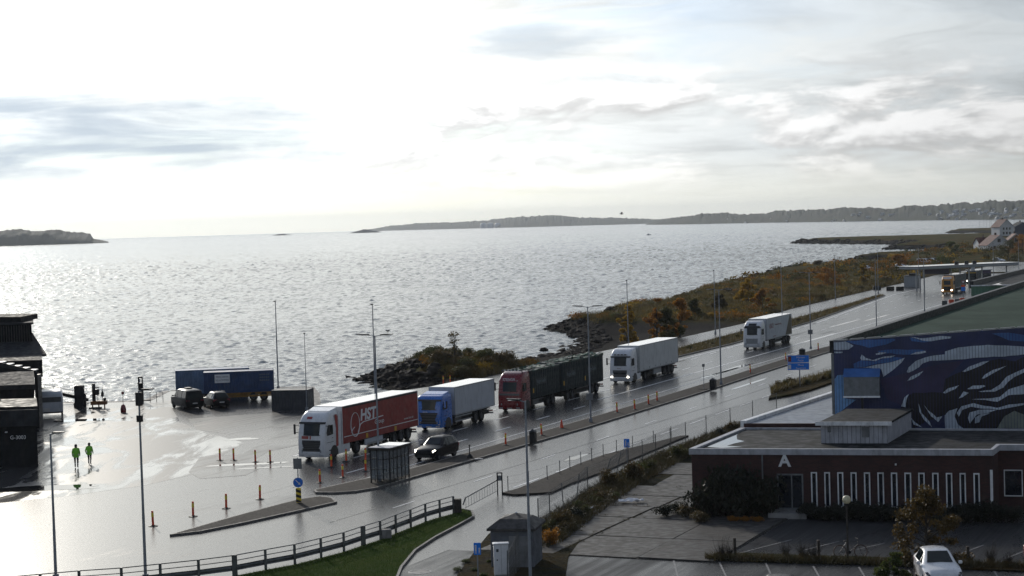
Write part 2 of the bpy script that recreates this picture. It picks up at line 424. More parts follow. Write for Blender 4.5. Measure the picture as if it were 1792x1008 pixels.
# the rest of the sea, out of view
for nm, a0, a1 in (('water_side', 18.5, 80), ('water_flank', -80, -18.5)):
    r2 = np.geomspace(60., 17500., 60); a2 = np.radians(np.linspace(a0, a1, 30)); R2, A2 = np.meshgrid(r2, a2, indexing='ij')
    o = bpy.data.objects.new('water', npmesh('water', np.stack([R2*np.sin(A2), R2*np.cos(A2), seaz(R2)],-1).reshape(-1,3), gridfaces(60,30), 'sea_water')); COL.objects.link(o); o['kind'] = 'structure'

# ---- far shores
m, q, b = newmat('far_forest')
tcf = q.n('ShaderNodeTexCoord').outputs['Object']
c = q.mix(q.rng(q.noise(tcf, .012, 5), .35, .65), (.016,.026,.02), (.035,.042,.028))
c = q.mix(q.rng(q.noise(tcf, .004, 3), .55, .7, 0, .6), c, (.045,.04,.028))
q.link(c, b.inputs['Base Color']); b.inputs['Roughness'].default_value = .9; b.inputs['Specular IOR Level'].default_value = .1
def pix_az(x, y):
    r = ray(x, y); return math.atan2(r.x, r.y), r.z/math.hypot(r.x, r.y)
def far_coast(name, ridge, dist, depth, label, cols=900, rows=16, rough=1.0, seed=1, flat_from=None):
    """ridge: (photo x, ridge y); dist: (photo x, metres) of the waterline"""
    x0, x1 = ridge[0][0], ridge[-1][0]
    V = []; xs = np.linspace(x0, x1, cols)
    for i, x in enumerate(xs):
        d0 = interp(dist, x); az, el = pix_az(x, interp(ridge, x))
        dr = d0 + depth*.55; top = max(2., CAM_H + el*dr - seaz(dr))
        for j in range(rows):
            f = j/(rows-1); d = d0 + depth*f
            prof = math.sin(min(1, f/.55)*math.pi/2)**.8 if f < .55 else 1-.6*(f-.55)/.45
            z = seaz(d) - 1.5 + (top+1.5)*prof if j else seaz(d)-3
            V.append((math.sin(az)*d, math.cos(az)*d, z))
    V = np.array(V)
    nz = fbm(V[:,0]/55.+100, V[:,1]/90.+100, 5, seed); nz2 = fbm(V[:,0]/11.+50, V[:,1]/30.+50, 3, seed+3)
    hgt = np.clip((V[:,2]-(SEA-V[:,0]**2/CURV-V[:,1]**2/CURV))/25., 0, 1)
    V[:,2] += hgt*((nz-.5)*14 + (nz2-.5)*15)*rough
    o = bpy.data.objects.new(name, npmesh(name, V, gridfaces(cols, rows), 'far_forest', smooth=False)); COL.objects.link(o)
    o['kind'] = 'structure'; o['label'] = label
    return o
far_coast('hills', [(632,404),(655,400),(690,395),(730,391),(800,390),(850,386),(900,381.5),(950,378),(980,377),(1020,382),(1070,381),(1110,383),(1150,384),(1180,382),(1230,378),(1290,380)],
          [(632,11500),(900,9000),(1290,7600)], 1500, 'pale hazy wooded hills across the sea', seed=2, rough=1.1)
far_coast('hills', [(1130,393),(1150,386),(1180,382),(1200,378.5),(1230,374),(1270,373),(1310,376),(1340,374),(1360,370),(1440,368),(1490,362),(1550,366),(1610,361),(1680,357),(1760,351.5),(1830,352),(1950,356),(2100,352)],
          [(1130,6300),(1200,5750),(1500,4240),(1792,3220),(2100,2800)], 900, 'long blue-grey wooded ridge with houses along its foot', seed=5, rough=.8)
far_coast('hills', [(-420,398),(-200,399),(-60,402),(0,403),(60,402.5),(100,403),(118,405.5),(140,407),(158,409),(163,417),(190,423)],
          [(-420,4600),(0,4700),(190,4700)], 320, 'dark wooded island at the edge of the sea', cols=420, seed=8, rough=.75)
def islet(x, y, L, h, d, label, seed):
    az, el = pix_az(x, y)
    mb = MB(); n = 26; rings = []
    for k in range(6):
        f = k/5; ring = []
        for i in range(n):
            t = 2*math.pi*i/n; rad = (1-f*.9)*(1+.35*(mnoise.noise((math.cos(t)*1.5+seed, math.sin(t)*1.5, f*2))))
            ring.append((math.cos(t)*L*rad, math.sin(t)*L*.4*rad, -2.5+(h+2.5)*f*(1+.5*mnoise.noise((math.cos(t)*3+seed, math.sin(t)*3, f*3)))))
        rings.append(ring)
    mb.rings(rings)
    o = struct('skerry', mb, 'rock'); o.location = (math.sin(az)*d, math.cos(az)*d, seaz(d)); o['label'] = label
mat('rock', (.030,.026,.024), 1., var=.45, vscale=1.2, bump=.08, bscale=3, spec=.06)
islet(494, 411, 62, 4, 7000, 'low dark skerry, smaller and further left of two', 1)
islet(638, 407, 72, 11, 7000, 'dark humped skerry off the end of the pale hills', 4)

# ---- near shore: one height field from the water's edge up to the path
TW = [(150,-92),(185,-93),(190,-97),(194,-100),(200,-106),(208,-113),(214,-118),(218,-117.5),(228,-114.5),(240,-111),(246,-107),(251,-106.4),(262,-108.4),(280,-113),(293,-118.7),(305,-126),(313,-133.2),(316,-133.6),(321,-129),(328,-126.4),(335,-127),(341,-134),(345,-137),(361,-139.5),(378,-136),(410,-142),(443,-149),(490,-156),(539,-163),(595,-171.6),(640,-172),(657,-170),(662,-158),(690,-154),(714,-157),(748,-163),(754,-183),(760,-184),(766,-166),(773,-159),(850,-164),(930,-179),(948,-190),(960,-213),(1000,-217),(1060,-220),(1120,-252),(1180,-300),(1222,-334),(1229,-334),(1240,-300),(1252,-240),(1262,-219),(1367,-216),(1480,-220),(1540,-270),(1575,-298),(1585,-298),(1595,-260),(1605,-225),(1800,-228),(2200,-240)]
def tw(s):
    return interp(TW, s)
PATH = [(150,-90.4),(190,-90.6),(232,-91.6),(243,-91.6),(262,-89.2),(296,-89.6),(341,-93.6),(438,-96.6),(470,-97.4),(520,-99),(560,-102)]
def tpath(s): return interp(PATH, s)
m, q, b = newmat('shore_ground')
tcs = q.n('ShaderNodeTexCoord').outputs['Object']
geo = q.n('ShaderNodeSeparateXYZ'); q.link(tcs, geo.inputs[0])
nA = q.noise(tcs, .11, 6, .6, .3); nB = q.noise(tcs, .9, 6, .65); nC = q.noise(tcs, 5., 4, .65)
veg = q.mix(q.rng(nA, .38, .62), (.045,.054,.017), (.10,.072,.024))
veg = q.mix(q.rng(nB, .45, .7, 0, .7), veg, (.055,.028,.012))
veg = q.mix(q.rng(nC, .5, .75, 0, .6), veg, (.02,.02,.01))
rockc = q.mix(q.rng(nC, .3, .7), (.016,.015,.015), (.05,.046,.043))
hz_ = q.math('ADD', geo.outputs[2], q.math('MULTIPLY', q.math('SUBTRACT', nB, .5), 1.6))
c = q.mix(q.rng(hz_, -.3, .5), rockc, veg)
c = q.mix(q.rng(geo.outputs[2], -1.9, -1.3), (.012,.012,.011), c)
q.link(c, b.inputs['Base Color']); b.inputs['Roughness'].default_value = 1.; b.inputs['Specular IOR Level'].default_value = .02
bn = q.n('ShaderNodeBump'); bn.inputs['Distance'].default_value = .35; bn.inputs['Strength'].default_value = 1
q.link(nC, bn.inputs['Height']); q.link(bn.outputs[0], b.inputs['Normal'])
ss = [184.]
while ss[-1] < 2000: ss.append(ss[-1] + max(1.1, (ss[-1]-120)*.009))
ss = np.array(ss); nt_ = 64
VV = np.zeros((len(ss), nt_, 3))
lawn = lambda s, t: 1.0 if (s > 860 and s < 1060 and t > -190) else 0.
def shore_z(s, t, fine=True):
    d = t - tw(s); tp = tpath(s) if s < 520 else 1e3
    bank = np.clip((d)/6.5, -1, 1)
    z = -2.0 + 2.6*bank if bank > 0 else -2.0 + 2.5*bank
    if fine: z += (mnoise.noise((s*.9, t*.9, 1.))*.55 + mnoise.noise((s*.33, t*.33, 4.))*.5)*(1-abs(bank-.45)*1.2 if d < 9 else .35)
    if s < 520:
        e = max(0., min(1., (tp - t)/5.)); z = z*e - .06*(1-e) if z > -.5 else z
        low = max(0., min(1., (s-212)/5.))*max(0., min(1., (302-s)/10.))   # low stony beach of the small bay
        if low > 0 and d > 0:
            zl = -2.0+1.85*min(1., d/max(1., tp-tw(s)))**1.15+(.12*mnoise.noise((s*1.1,t*1.1,2.)) if fine else 0); z = z*(1-low)+zl*low
        mound = math.exp(-((s-202)/9)**2)*max(0, 1-abs(t+101)/10)*1.1
        z += mound*e
    else:
        rd = math.exp(-((t+76)/30)**6)*(1 if s < 620 else max(0, 1-(s-620)/60.))
        z = z*(1-rd) - .08*rd
        if s > 560 and d > 12: z += min(1.2, (s-560)/200.)*(1-rd)*.7
    return z
for i, s in enumerate(ss):
    a = tw(s)-5.5; e = (tpath(s)+.25) if s < 520 else interp([(520,-50),(620,120),(900,200),(2000,500)], s)
    for j in range(nt_):
        f = j/(nt_-1)
        t = a + (e-a)*(f if s < 500 else f**2.2)
        p = RP(s, t); VV[i,j] = (p.x, p.y, shore_z(s, t))
shore = bpy.data.objects.new('shore', npmesh('shore', VV.reshape(-1,3), gridfaces(len(ss), nt_), 'shore_ground')); COL.objects.link(shore)
shore['kind'] = 'structure'; shore['label'] = 'rocky autumn shore with brown grass running beside the road'

# ---- quay, port apron and roads: one asphalt sheet with a thick edge
wet_asphalt('asphalt_wet', .045, wet=1.0)
wet_asphalt('asphalt_patch', .040, wet=.25)
wet_asphalt('asphalt_path', .05, wet=.45)
mat('quay_concrete', (.20,.19,.18), .8, var=.3, vscale=.8, bump=.02, bscale=6, dirt=.7)
mat('concrete', (.26,.25,.24), .75, var=.25, vscale=1.2, bump=.01, bscale=8, dirt=.5)
mat('kerb_stone', (.13,.125,.12), .7, var=.3, vscale=4, dirt=.4)
mat('white_line', (.82,.82,.80), .35, var=.25, vscale=5, dirt=.5)
quay = [(-200,250),(-75,206),(-52,199),(-46,197.5),(-39.6,198),(-39.6,209.5),(-24,209.5),(-22.3,200),(-20.6,184.5),(-17,188),(-13.5,200)]
sheet = [(p[0],p[1]) for p in quay]
for s in (190,200,216,232,243,262,280,296,320,341,380,410,438,470,500,540):
    p = RP(s, tpath(s)); sheet.append((p.x, p.y))
for s, t in ((640,-96),(640,-52),(500,-45),(300,-40),(300,60),(40,60),(40,-30),(40,-160)):
    p = RP(s, t); sheet.append((p.x, p.y))
sheet.append((-220,120))
struct('ground', MB().prism(sheet, -.5, 0.), 'asphalt_wet', label='wet dark asphalt of the port apron and roads')
mb = MB()
cop = quay
for a, b2 in zip(cop[:-1], cop[1:]):
    a, b2 = Vector((*a,0)), Vector((*b2,0)); d = (b2-a).normalized(); nn = Vector((d.y,-d.x,0))
    mb.prism([(a+nn*.01)[:2], (b2+nn*.01)[:2], (b2-nn*.9)[:2], (a-nn*.9)[:2]], -3.5, .02)
struct('quay_wall', mb, 'quay_concrete', label='weathered concrete quay edge')
# ---- kerbed islands, lawns, yards, markings
def raised(name, pts, h, kerbw, top, label, kerb='kerb_stone', parentless=True):
    """kerbed island: outer kerb ring and a surface set in it"""
    c = Vector((sum(p[0] for p in pts)/len(pts), sum(p[1] for p in pts)/len(pts), 0))
    o = struct(name, MB().prism([(p[0],p[1]) for p in pts], -.02, h), kerb, label=label)
    # inset by moving every edge inward
    n = len(pts); ar = sum(pts[i][0]*pts[(i+1)%n][1]-pts[(i+1)%n][0]*pts[i][1] for i in range(n))
    if ar < 0: pts = pts[::-1]
    ins = []
    for i in range(n):
        a, b, c2 = Vector(pts[i-1][:2]), Vector(pts[i][:2]), Vector(pts[(i+1)%n][:2])
        d1 = (b-a).normalized(); d2 = (c2-b).normalized(); n1 = Vector((-d1.y,d1.x)); n2 = Vector((-d2.y,d2.x))
        m_ = (n1+n2); m_ = m_.normalized() if m_.length > 1e-4 else n1
        k = kerbw/max(.45, m_.dot(n1)); ins.append((b.x+m_.x*k, b.y+m_.y*k))
    struct('paving', MB().prism(ins, h-.03, h+.004), top, parent=o)
    return o
mat('island_paving', (.050,.045,.041), 1., spec=.06, var=.35, vscale=5, bump=.006, bscale=25)
m, q, b = newmat('lawn_grass')
tcg = q.n('ShaderNodeTexCoord').outputs['Object']
c = q.mix(q.rng(q.noise(tcg, .5, 5), .35, .65), (.030,.062,.008), (.05,.075,.012))
c = q.mix(q.rng(q.noise(tcg, 8., 4), .5, .75, 0, .6), c, (.07,.06,.02))
q.link(c, b.inputs['Base Color']); b.inputs['Roughness'].default_value = 1.; b.inputs['Specular IOR Level'].default_value = .02
bn = q.n('ShaderNodeBump'); bn.inputs['Distance'].default_value = .05; q.link(q.noise(tcg, 14., 4, .7), bn.inputs['Height']); q.link(bn.outputs[0], b.inputs['Normal'])

raised('traffic_island', [RP(*a) for a in ((109.4,-60.9),(111.3,-60.2),(123.5,-59.9),(148,-59.1),(181.5,-58.9),(201.8,-59.2),(234,-59.3),(262,-60.2),(263,-60.6),(262,-61.0),(234,-62.2),(200,-61.7),(165,-61.6),(135,-62.0),(120,-62.4),(112,-63.7),(109.2,-64.1),(108.3,-63.4),(108.5,-62))], .14, .16, 'island_paving', 'long narrow kerbed island between the truck lanes and the lower road')
raised('traffic_island', [G(x,y) for x,y in ((297,939),(400,909),(470,890),(520,877),(560,871),(583,874),(590,881),(520,897),(430,917),(350,933))], .13, .16, 'island_paving', 'leaf-shaped kerbed island with the blue arrow sign')
med = raised('verge', [RP(*a) for a in ((214,-77.2),(249,-76.8),(298,-78.6),(345,-82.6),(392,-86.6),(394,-87.2),(390,-87.9),(345,-85.6),(312,-84.4),(272,-83.4),(240,-82.2),(214,-82))], .15, .2, 'shore_ground', 'narrow grassy strip between the road and the seaside path')
lawn_pts = [G(x,y) for x,y in ((690,1020),(700,995),(725,965),(760,942),(800,921),(827,906),(824,897),(806,893))]
rail_top = [(0,1010),(70,1004),(138,998),(212,993),(280,986),(347,979),(410,971),(464,961),(515,952),(561,941),(601,931),(635,920),(665,911),(692,900.5),(718,891),(744,881),(769,874),(793,868)]
RAIL = []
for x, y in rail_top:
    p = G(x, y, 1.15); RAIL.append(Vector((p.x, p.y, 0)))
lp = [(p.x,p.y) for p in lawn_pts] + [(p.x+.05, p.y-.25) for p in reversed(RAIL)] + [(-60,96),(-60,60),(-7.2,60)]
struct('lawn', MB().prism(lp, -.02, .09), 'lawn_grass', label='short green grass inside the curve of the path')
mb = MB()
for a, b2 in zip(lawn_pts[:-1], lawn_pts[1:]):
    d = (b2-a).normalized(); nn = Vector((d.y,-d.x,0))*.14
    mb.prism([a[:2], b2[:2], (b2+nn)[:2], (a+nn)[:2]], -.02, .13)
struct('kerb', mb, 'kerb_stone', label='dark kerb along the edge of the footpath')
path_r = [G(x,y) for x,y in ((790,1040),(800,1008),(822,978),(842,952),(856,935),(935,925),(962,906),(1010,871),(1060,842),(1110,818),(1160,794),(1215,770),(1260,752))]
strip_r = [G(x,y) for x,y in ((1300,742),(1235,790),(1212,815),(1160,842),(1110,872),(1058,900),(1030,925),(1010,955),(995,975),(985,1040))]
struct('verge', MB().prism([p[:2] for p in path_r]+[p[:2] for p in strip_r], -.02, .06), 'shore_ground', label='overgrown strip of weeds between the footpath and the yard')
struct('verge', MB().prism([p[:2] for p in [G(x,y) for x,y in ((878,865),(900,868),(965,864),(1000,848),(1060,826),(1100,808),(1140,791),(1180,774),(1205,764),(1190,765),(1130,780),(1100,787),(1060,797),(1010,815),(960,836),(905,858))]], -.02, .12), 'island_paving', label='raised walk between the lower road and the footpath')
struct('verge', MB().prism([p[:2] for p in [G(x,y) for x,y in ((1345,700),(1355,686),(1380,676),(1420,664),(1462,648),(1475,665),(1420,684),(1380,694))]], -.02, .2), 'shore_ground', label='grassy bank under the blue direction sign')

# apron: smoother, flooded part of the port
m, q, b = newmat('asphalt_flooded')
tca = q.n('ShaderNodeTexCoord').outputs['Object']
bl = q.noise(q.mapping(tca, scale=(.55,.16,1)), .5, 7, .6, .8); fi = q.noise(tca, 6., 5, .65)
pool = q.rng(bl, .42, .60)
q.link(q.mix(q.rng(fi, .3, .7), (.04,.04,.042), (.075,.073,.07)), b.inputs['Base Color'])
q.link(q.rng(pool, 0, 1, .40, .12), b.inputs['Roughness']); q.link(q.rng(pool, 0, 1, .13, .27), b.inputs['Specular IOR Level'])
bn = q.n('ShaderNodeBump'); bn.inputs['Distance'].default_value = .004; q.link(q.rng(pool, 0, 1, .8, .08), bn.inputs['Strength']); q.link(fi, bn.inputs['Height']); q.link(bn.outputs[0], b.inputs['Normal'])
struct('apron', MB().prism([p[:2] for p in [G(x,y) for x,y in ((-60,728),(60,730),(108,734),(150,716),(300,712),(315,738),(345,752),(428,775),(395,793),(340,830),(250,850),(190,858),(120,868),(0,880),(-80,890))]], -.1, .004), 'asphalt_flooded', label='flooded pale apron in front of the ferry ramp')
for kz, (pts, lb) in enumerate(((((330,733),(480,722),(560,728),(600,742),(560,752),(470,748),(400,760),(345,752)), 'dark repaired patch of asphalt by the containers'),
                (((520,742),(590,748),(600,770),(540,775),(470,790),(430,812),(405,806),(440,786)), 'dark repaired patch of asphalt beside the white cab'),
                (((350,800),(425,795),(470,812),(430,832),(350,838),(330,826)), 'dark patch of asphalt under the four posts'))):
    struct('asphalt_patch', MB().prism([p[:2] for p in [G(x,y) for x,y in pts]], -.1, .0055+.002*kz), 'asphalt_patch', label=lb)
# standing water
m, q, b = newmat('puddle_water')
b.inputs['Base Color'].default_value = (.02,.02,.02,1); b.inputs['Roughness'].default_value = .03; b.inputs['IOR'].default_value = 1.333
def puddle(x, y, rx, ry, rot, z=.011, seed=0, parent=None, label='shallow rain puddle'):
    c = G(x, y, z); pts = []
    for i in range(28):
        t = 2*math.pi*i/28; k = 1+.45*mnoise.noise((math.cos(t)*1.3+seed*3.1, math.sin(t)*1.3, seed))+.2*mnoise.noise((math.cos(t)*4, math.sin(t)*4, seed+.5))
        a, b2 = math.cos(t)*rx*k, math.sin(t)*ry*k
        pts.append((c.x+a*math.cos(rot)-b2*math.sin(rot), c.y+a*math.sin(rot)+b2*math.cos(rot)))
    return struct('puddle', MB().prism(pts, z-.004, z), 'puddle_water', label=label)
ra = math.pi/2 - R_(AZR)
for i, (x, y, rx, ry, lb) in enumerate(((1216,689,6.5,.5,'long bright puddle along the island kerb'),(1283,645,9,.45,'long bright puddle in the wheel track'),(1262,652,8,.3,'thin puddle beside the wheel track'),
        (1430,592,14,.3,'thin bright puddle beside the white truck'),(438,812,3.2,.55,'bright puddle below the four posts'),(470,818,2.4,.3,'narrow puddle right of the four posts'),(425,768,1.6,.7,'forked puddle on the dark patch'),
        (1160,640,8,.25,'narrow puddle right of the refrigerated trailer'),(1310,672,8,.25,'thin puddle below the island kerb'),(1478,566,12,.3,'far thin puddle in the lane'),(1535,556,10,.3,'far puddle beside the roof edge'),
        (1010,800,2.2,.4,'shiny puddle at the edge of the lower road'),(690,800,2.2,.4,'bright puddle behind the dark car'),(150,735,3,1.2,'puddle before the caravan'),(60,855,5,1.4,'dark puddle beside the low building'))):
    puddle(x, y, rx, ry, ra if x > 600 else .1, seed=i+1, label=lb)

# painted lines
def line(pts, w=.13, z=.013, mname='white_line', name='road_marking', label=None):
    mb = MB()
    for a, b2 in zip(pts[:-1], pts[1:]):
        a, b2 = Vector(a), Vector(b2); d = (b2-a).normalized(); nn = Vector((d.y,-d.x,0))*w*.5
        mb.prism([(a+nn)[:2], (b2+nn)[:2], (b2-nn)[:2], (a-nn)[:2]], z-.006, z)
    return struct(name, mb, mname, **({'label': label} if label else {}))
def dash(tab, s0, s1, on=3., off=6., w=.2):
    s = s0
    while s < s1:
        line([RP(s, interp(tab, s)), RP(s+on, interp(tab, s+on))], w); s += on+off
line([RP(s, interp([(120,-75.7),(249,-75.5),(298,-77.3),(394,-85.6),(430,-86)], s)) for s in (126,160,200,249,270,298,345,394,425)], .26)
dash([(120,-74.1),(225,-74.2),(322,-78.3),(425,-82)], 150, 430)
dash([(120,-70.2),(240,-70.3),(425,-77)], 126, 430)
line([RP(s, -67.4) for s in (172,230,300,360)], .24)
dash([(118,-66.4),(300,-66.6)], 118, 172)
line([RP(s, -63.6) for s in (112,160,220,262)], .12)
dash([(118,-51.1),(190,-51.4)], 114, 196, 4.5, 3.2, .16)
dash([(100,-55.2),(120,-55.0),(190,-55.4),(290,-58)], 104, 280, 3, 9, .12)
mat('tar', (.012,.012,.013), .35, var=.2)
line([RP(98,-56.4),RP(112,-55.9),RP(139,-55.0),RP(170,-54.0),RP(203,-53.7),RP(250,-54.5)], .09, .012, 'tar', 'tar_seam')
line([G(512,853),G(590,836),G(655,820)], .07, .012, 'tar', 'tar_seam'); line([G(540,867),G(590,852),G(612,846)], .07, .012, 'tar', 'tar_seam')
line([RP(140,-66.2),RP(175,-65.2),RP(240,-64.2)], .08, .012, 'tar', 'tar_seam')
# yard of large concrete slabs by the brick building
mat('yard_concrete', (.064,.060,.056), .6, spec=.12, var=.3, vscale=.9, bump=.008, bscale=9, dirt=.6)
mat('soil', (.03,.026,.02), .95, var=.4, vscale=3)
yard = struct('yard', MB().prism([RP(*a)[:2] for a in ((91.4,-43.4),(91.4,-29.5),(105.8,-29.5),(106,-36),(128,-37),(128,-45.5),(112,-45))], -.02, .03), 'soil', label='cracked yard of concrete slabs beside the brick building')
cells = []
for s0, s1 in ((91.5,97.3),(97.4,103.6),(103.75,107.7),(107.9,112.0),(112.1,116.2),(116.35,122),(122.1,127.8)):
    cells.append((s0,s1,-43.2+max(0,(s0-100))*-.06,-38.75+max(0,s0-103)*.06))
    cells.append((s0,s1,-38.6+max(0,s0-103)*.06,-35.9 if s0 > 105 else -33.9))
    if s0 < 105: cells.append((s0,s1,-33.8,-29.6))
for s0, s1, t0, t1 in cells:
    j = lambda: random.uniform(-.05,.05)
    z = .075+random.uniform(-.015,.02); tl = random.uniform(-.012,.012)
    pts = [RP(s0+j(),t0+j()),RP(s0+j(),t1+j()),RP(s1+j(),t1+j()),RP(s1+j(),t0+j())]
    mb = MB(); mb.prism([p[:2] for p in pts], 0, lambda p: z+tl*((p[0]*.37) % 1.0)); struct('slab', mb, 'yard_concrete', parent=yard)
# parking lot in the foreground
wet_asphalt('asphalt_parking', .036, wet=.2, shine=.35)
struct('parking_lot', MB().prism([RP(*a)[:2] for a in ((40,-45),(40,40),(107,40),(107.5,-29.4),(91.3,-29.4),(91.3,-45))], -.1, .01), 'asphalt_parking', label='dim car park in front of the brick building')
mat('worn_line', (.17,.17,.17), .6, var=.3, vscale=6, dirt=.6)
for a, b2 in (((1296,968),(1385,945)),((1400,965),(1468,948)),((1500,962),(1548,951)),((1675,972),(1722,954)),((1760,978),(1800,962)),((1259,985),(1272,1012)),((1340,986),(1352,1012)),((1423,991),(1436,1014)),((1503,993),(1516,1014)),((1178,978),(1186,1010)),((1590,998),(1600,1016)),((1740,1000),(1752,1020))):
    line([G(*a), G(*b2)], .09, .022, 'worn_line')
struct('verge', MB().prism([G(x,y)[:2] for x,y in ((1235,974),(1300,970),(1400,974),(1520,977),(1640,984),(1800,990),(1800,1002),(1640,996),(1500,989),(1400,987),(1280,983),(1238,981))], -.02, .1), 'shore_ground', label='weedy strip between the two rows of parking bays')
# manhole in the footpath
mh = thing('manhole_cover', G(735,1001), 0, 'round pale manhole cover in the footpath', 'manhole')
mat('iron', (.12,.12,.125), .45, .6, var=.25, vscale=6)
MB().lathe([(0,.014),(.5,.014),(.52,.0)], n=28).build('lid', 'concrete', mh); MB().lathe([(.52,.0),(.52,.02),(.62,.02),(.64,.0)], n=28).build('rim', 'iron', mh)
# ================================================================== BUILDINGS
m, q, b = newmat('brick_red')
tcb = q.n('ShaderNodeTexCoord').outputs['Object']
br = q.n('ShaderNodeTexBrick'); q.link(q.mapping(tcb, rot=(math.pi/2,0,0)), br.inputs[0])
br.inputs['Color1'].default_value = (.072,.027,.024,1); br.inputs['Color2'].default_value = (.045,.019,.018,1); br.inputs['Mortar'].default_value = (.06,.045,.042,1)
br.inputs['Scale'].default_value = 1.; br.inputs['Brick Width'].default_value = .25; br.inputs['Row Height'].default_value = .075; br.inputs['Mortar Size'].default_value = .006
c = q.mix(q.rng(q.noise(tcb, .8, 6), .4, .7, 0, .55), br.outputs[0], (.03,.016,.015))
q.link(c, b.inputs['Base Color']); b.inputs['Roughness'].default_value = .85
mat('white_trim', (.78,.79,.80), .5, var=.12, vscale=2, dirt=.45)
mat('roof_felt', (.024,.025,.026), .7, spec=.10, var=.4, vscale=.7, bump=.01, bscale=5)
mat('grey_board', (.40,.41,.45), .6, var=.15, vscale=1.5, dirt=.4)
mat('dark_glass', (.012,.016,.024), .06, var=.1, spec=.6)
mat('dark_steel', (.02,.021,.024), .5, .3, var=.3, vscale=2)
mat('galv', (.30,.31,.32), .42, .75, var=.2, vscale=3)
mat('grey_paint', (.16,.17,.18), .5, .1, var=.2, vscale=2, dirt=.3)
FD = Vector((.966,-.258,0)); FB = Vector((.258,.966,0))      # along the brick front, and straight back from it
F0 = Vector((10.7,111.7,0)); UV = Vector((UX,UY,0))
F1 = F0 + FD*17.8; F2 = F1 + UV*2.4; F3 = F2 + FD*14; B1 = F3 + UV*7.5; B0 = Vector((15.1,121.9,0))
def onplane(px, py, p0, d, off=0.):
    """point where the sight line of photo pixel meets the vertical plane through p0 along d (shifted off towards us)"""
    nrm = Vector((d.y,-d.x,0)); p = p0 + nrm*off; r = ray(px, py); C = Vector((0,0,CAM_H))
    t = (p-C).dot(nrm)/r.dot(nrm); return C + r*t
A_ = thing('brick_building', F0, 0, 'low dark red brick building with a white letter A above its door', 'building')
L = lambda p: (Vector(p)-F0)
rect = lambda pts: [L(p)[:2] for p in pts]
MB().prism(rect([F0,F1,F2,F3,B1,B0]), 0, 3.70).build('wall', 'brick_red', A_)
fo = lambda k: [F0-FD*k-FB*k*0-UV*k, F1+FD*k-UV*k, F2+FD*k-UV*k, F3+FD*k-UV*k, B1+UV*k, B0-FD*k+UV*k]
roofA = MB().prism(rect([F0,F1,F2,F3,B1,B0]), 3.70, 3.90).build('roof', 'roof_felt', A_)
ring = [F0,F1,F2,F3,B1,B0]; out = fo(.12); mb = MB()
for i in range(6):
    j = (i+1)%6; a, b2, a2, b3 = ring[i], ring[j], out[i], out[j]
    ina, inb = ring[i]*1, ring[j]*1
    c0 = (F0+F3+B1+B0)/4
    ina = a + (c0-a).normalized()*.25; inb = b2 + (c0-b2).normalized()*.25
    mb.prism(rect([a2,b3,inb,ina]), 3.66, 4.02)
mat('fascia_paint', (.42,.43,.46), .6, var=.15, vscale=2, dirt=.5); mb.build('fascia', 'fascia_paint', roofA)
def wall_rect(mb, x0, x1, z0, z1, off, th=.05, p0=F0, d=FD, org=None):
    """flat bar on a wall: x along d from p0, standing off the wall"""
    org = F0 if org is None else org; nrm = Vector((d.y,-d.x,0))
    a = p0+d*x0+nrm*off-org; b2 = p0+d*x1+nrm*off-org
    pts = [(a.x,a.y,z0),(b2.x,b2.y,z0),(b2.x,b2.y,z1),(a.x,a.y,z1)]
    return mb.slab(pts, nrm, th)
def window(x0, x1, z0, z1, parent, p0=F0, d=FD, org=None, fr=.075, frm='white_trim', glass='dark_glass', mull=None, name='window'):
    mb = MB()
    wall_rect(mb, x0, x0+fr, z0, z1, .005, .07, p0, d, org); wall_rect(mb, x1-fr, x1, z0, z1, .005, .07, p0, d, org)
    wall_rect(mb, x0+fr, x1-fr, z1-fr, z1, .005, .07, p0, d, org); wall_rect(mb, x0+fr, x1-fr, z0, z0+fr, .005, .07, p0, d, org)
    if mull: 
        for xm in mull: wall_rect(mb, xm-fr*.4, xm+fr*.4, z0+fr, z1-fr, .005, .06, p0, d, org)
    w = mb.build(name, frm, parent)
    wall_rect(MB(), x0+fr, x1-fr, z0+fr, z1-fr, .004, .015, p0, d, org).build('pane', glass, w)
    return w
def fx(px, py=850): return (onplane(px, py, F0, FD)-F0).dot(FD)
def fz(py, px=1500): return onplane(px, py, F0, FD).z
for a, b2 in ((675,707),(744,774),(812,843),(881,912),(950,982),(1020,1053),(1090,1123),(1160,1195),(1232,1265),(1304,1337),(1375,1408),(1446,1478),(1518,1550)):
    window(fx(1192+a/2.965), fx(1192+b2/2.965), fz(888), fz(826.5), A_)
dx0, dx1 = fx(1360), fx(1406)
dr = window(dx0, dx1, .35, fz(829,1380), A_, fr=.09, frm='grey_paint', mull=[dx0+(dx1-dx0)*.56], name='door')
mb = MB(); nrm = Vector((FD.y,-FD.x,0)); a = F0+FD*(dx0-.4)-F0; b2 = F0+FD*(dx1+.3)-F0
mb.prism([a[:2], b2[:2], (b2+nrm*1.6)[:2], (a+nrm*1.6)[:2]], 0, .34); mb.build('step', 'concrete', A_)
wall_rect(MB(), fx(1334), fx(1334)+.08, .2, 3.66, .02, .08).build('downpipe', 'grey_paint', A_)
wall_rect(MB(), fx(1733), fx(1733)+.16, .3, fz(822,1733), .01, .1).build('corner_trim', 'white_trim', A_)
text('A', 1.02, 'white_trim', A_, onplane(1373, 807, F0, FD, .05)-F0, (math.pi/2,0,math.atan2(FD.y,FD.x)), 'letter', extrude=.03, bold=.03)
wall_rect(MB(), fx(1567), fx(1567)+.1, fz(814,1567), fz(811,1567), .02, .1).build('wall_lamp', 'white_trim', A_)
for a, b2, z0, z1 in ((1757,1783,850,832),):
    pa = (onplane(1757,850,F2,FD)-F2).dot(FD); pb = (onplane(1790,850,F2,FD)-F2).dot(FD)
    window(pa, pb, .9, 2.5, A_, p0=F2, fr=.06)
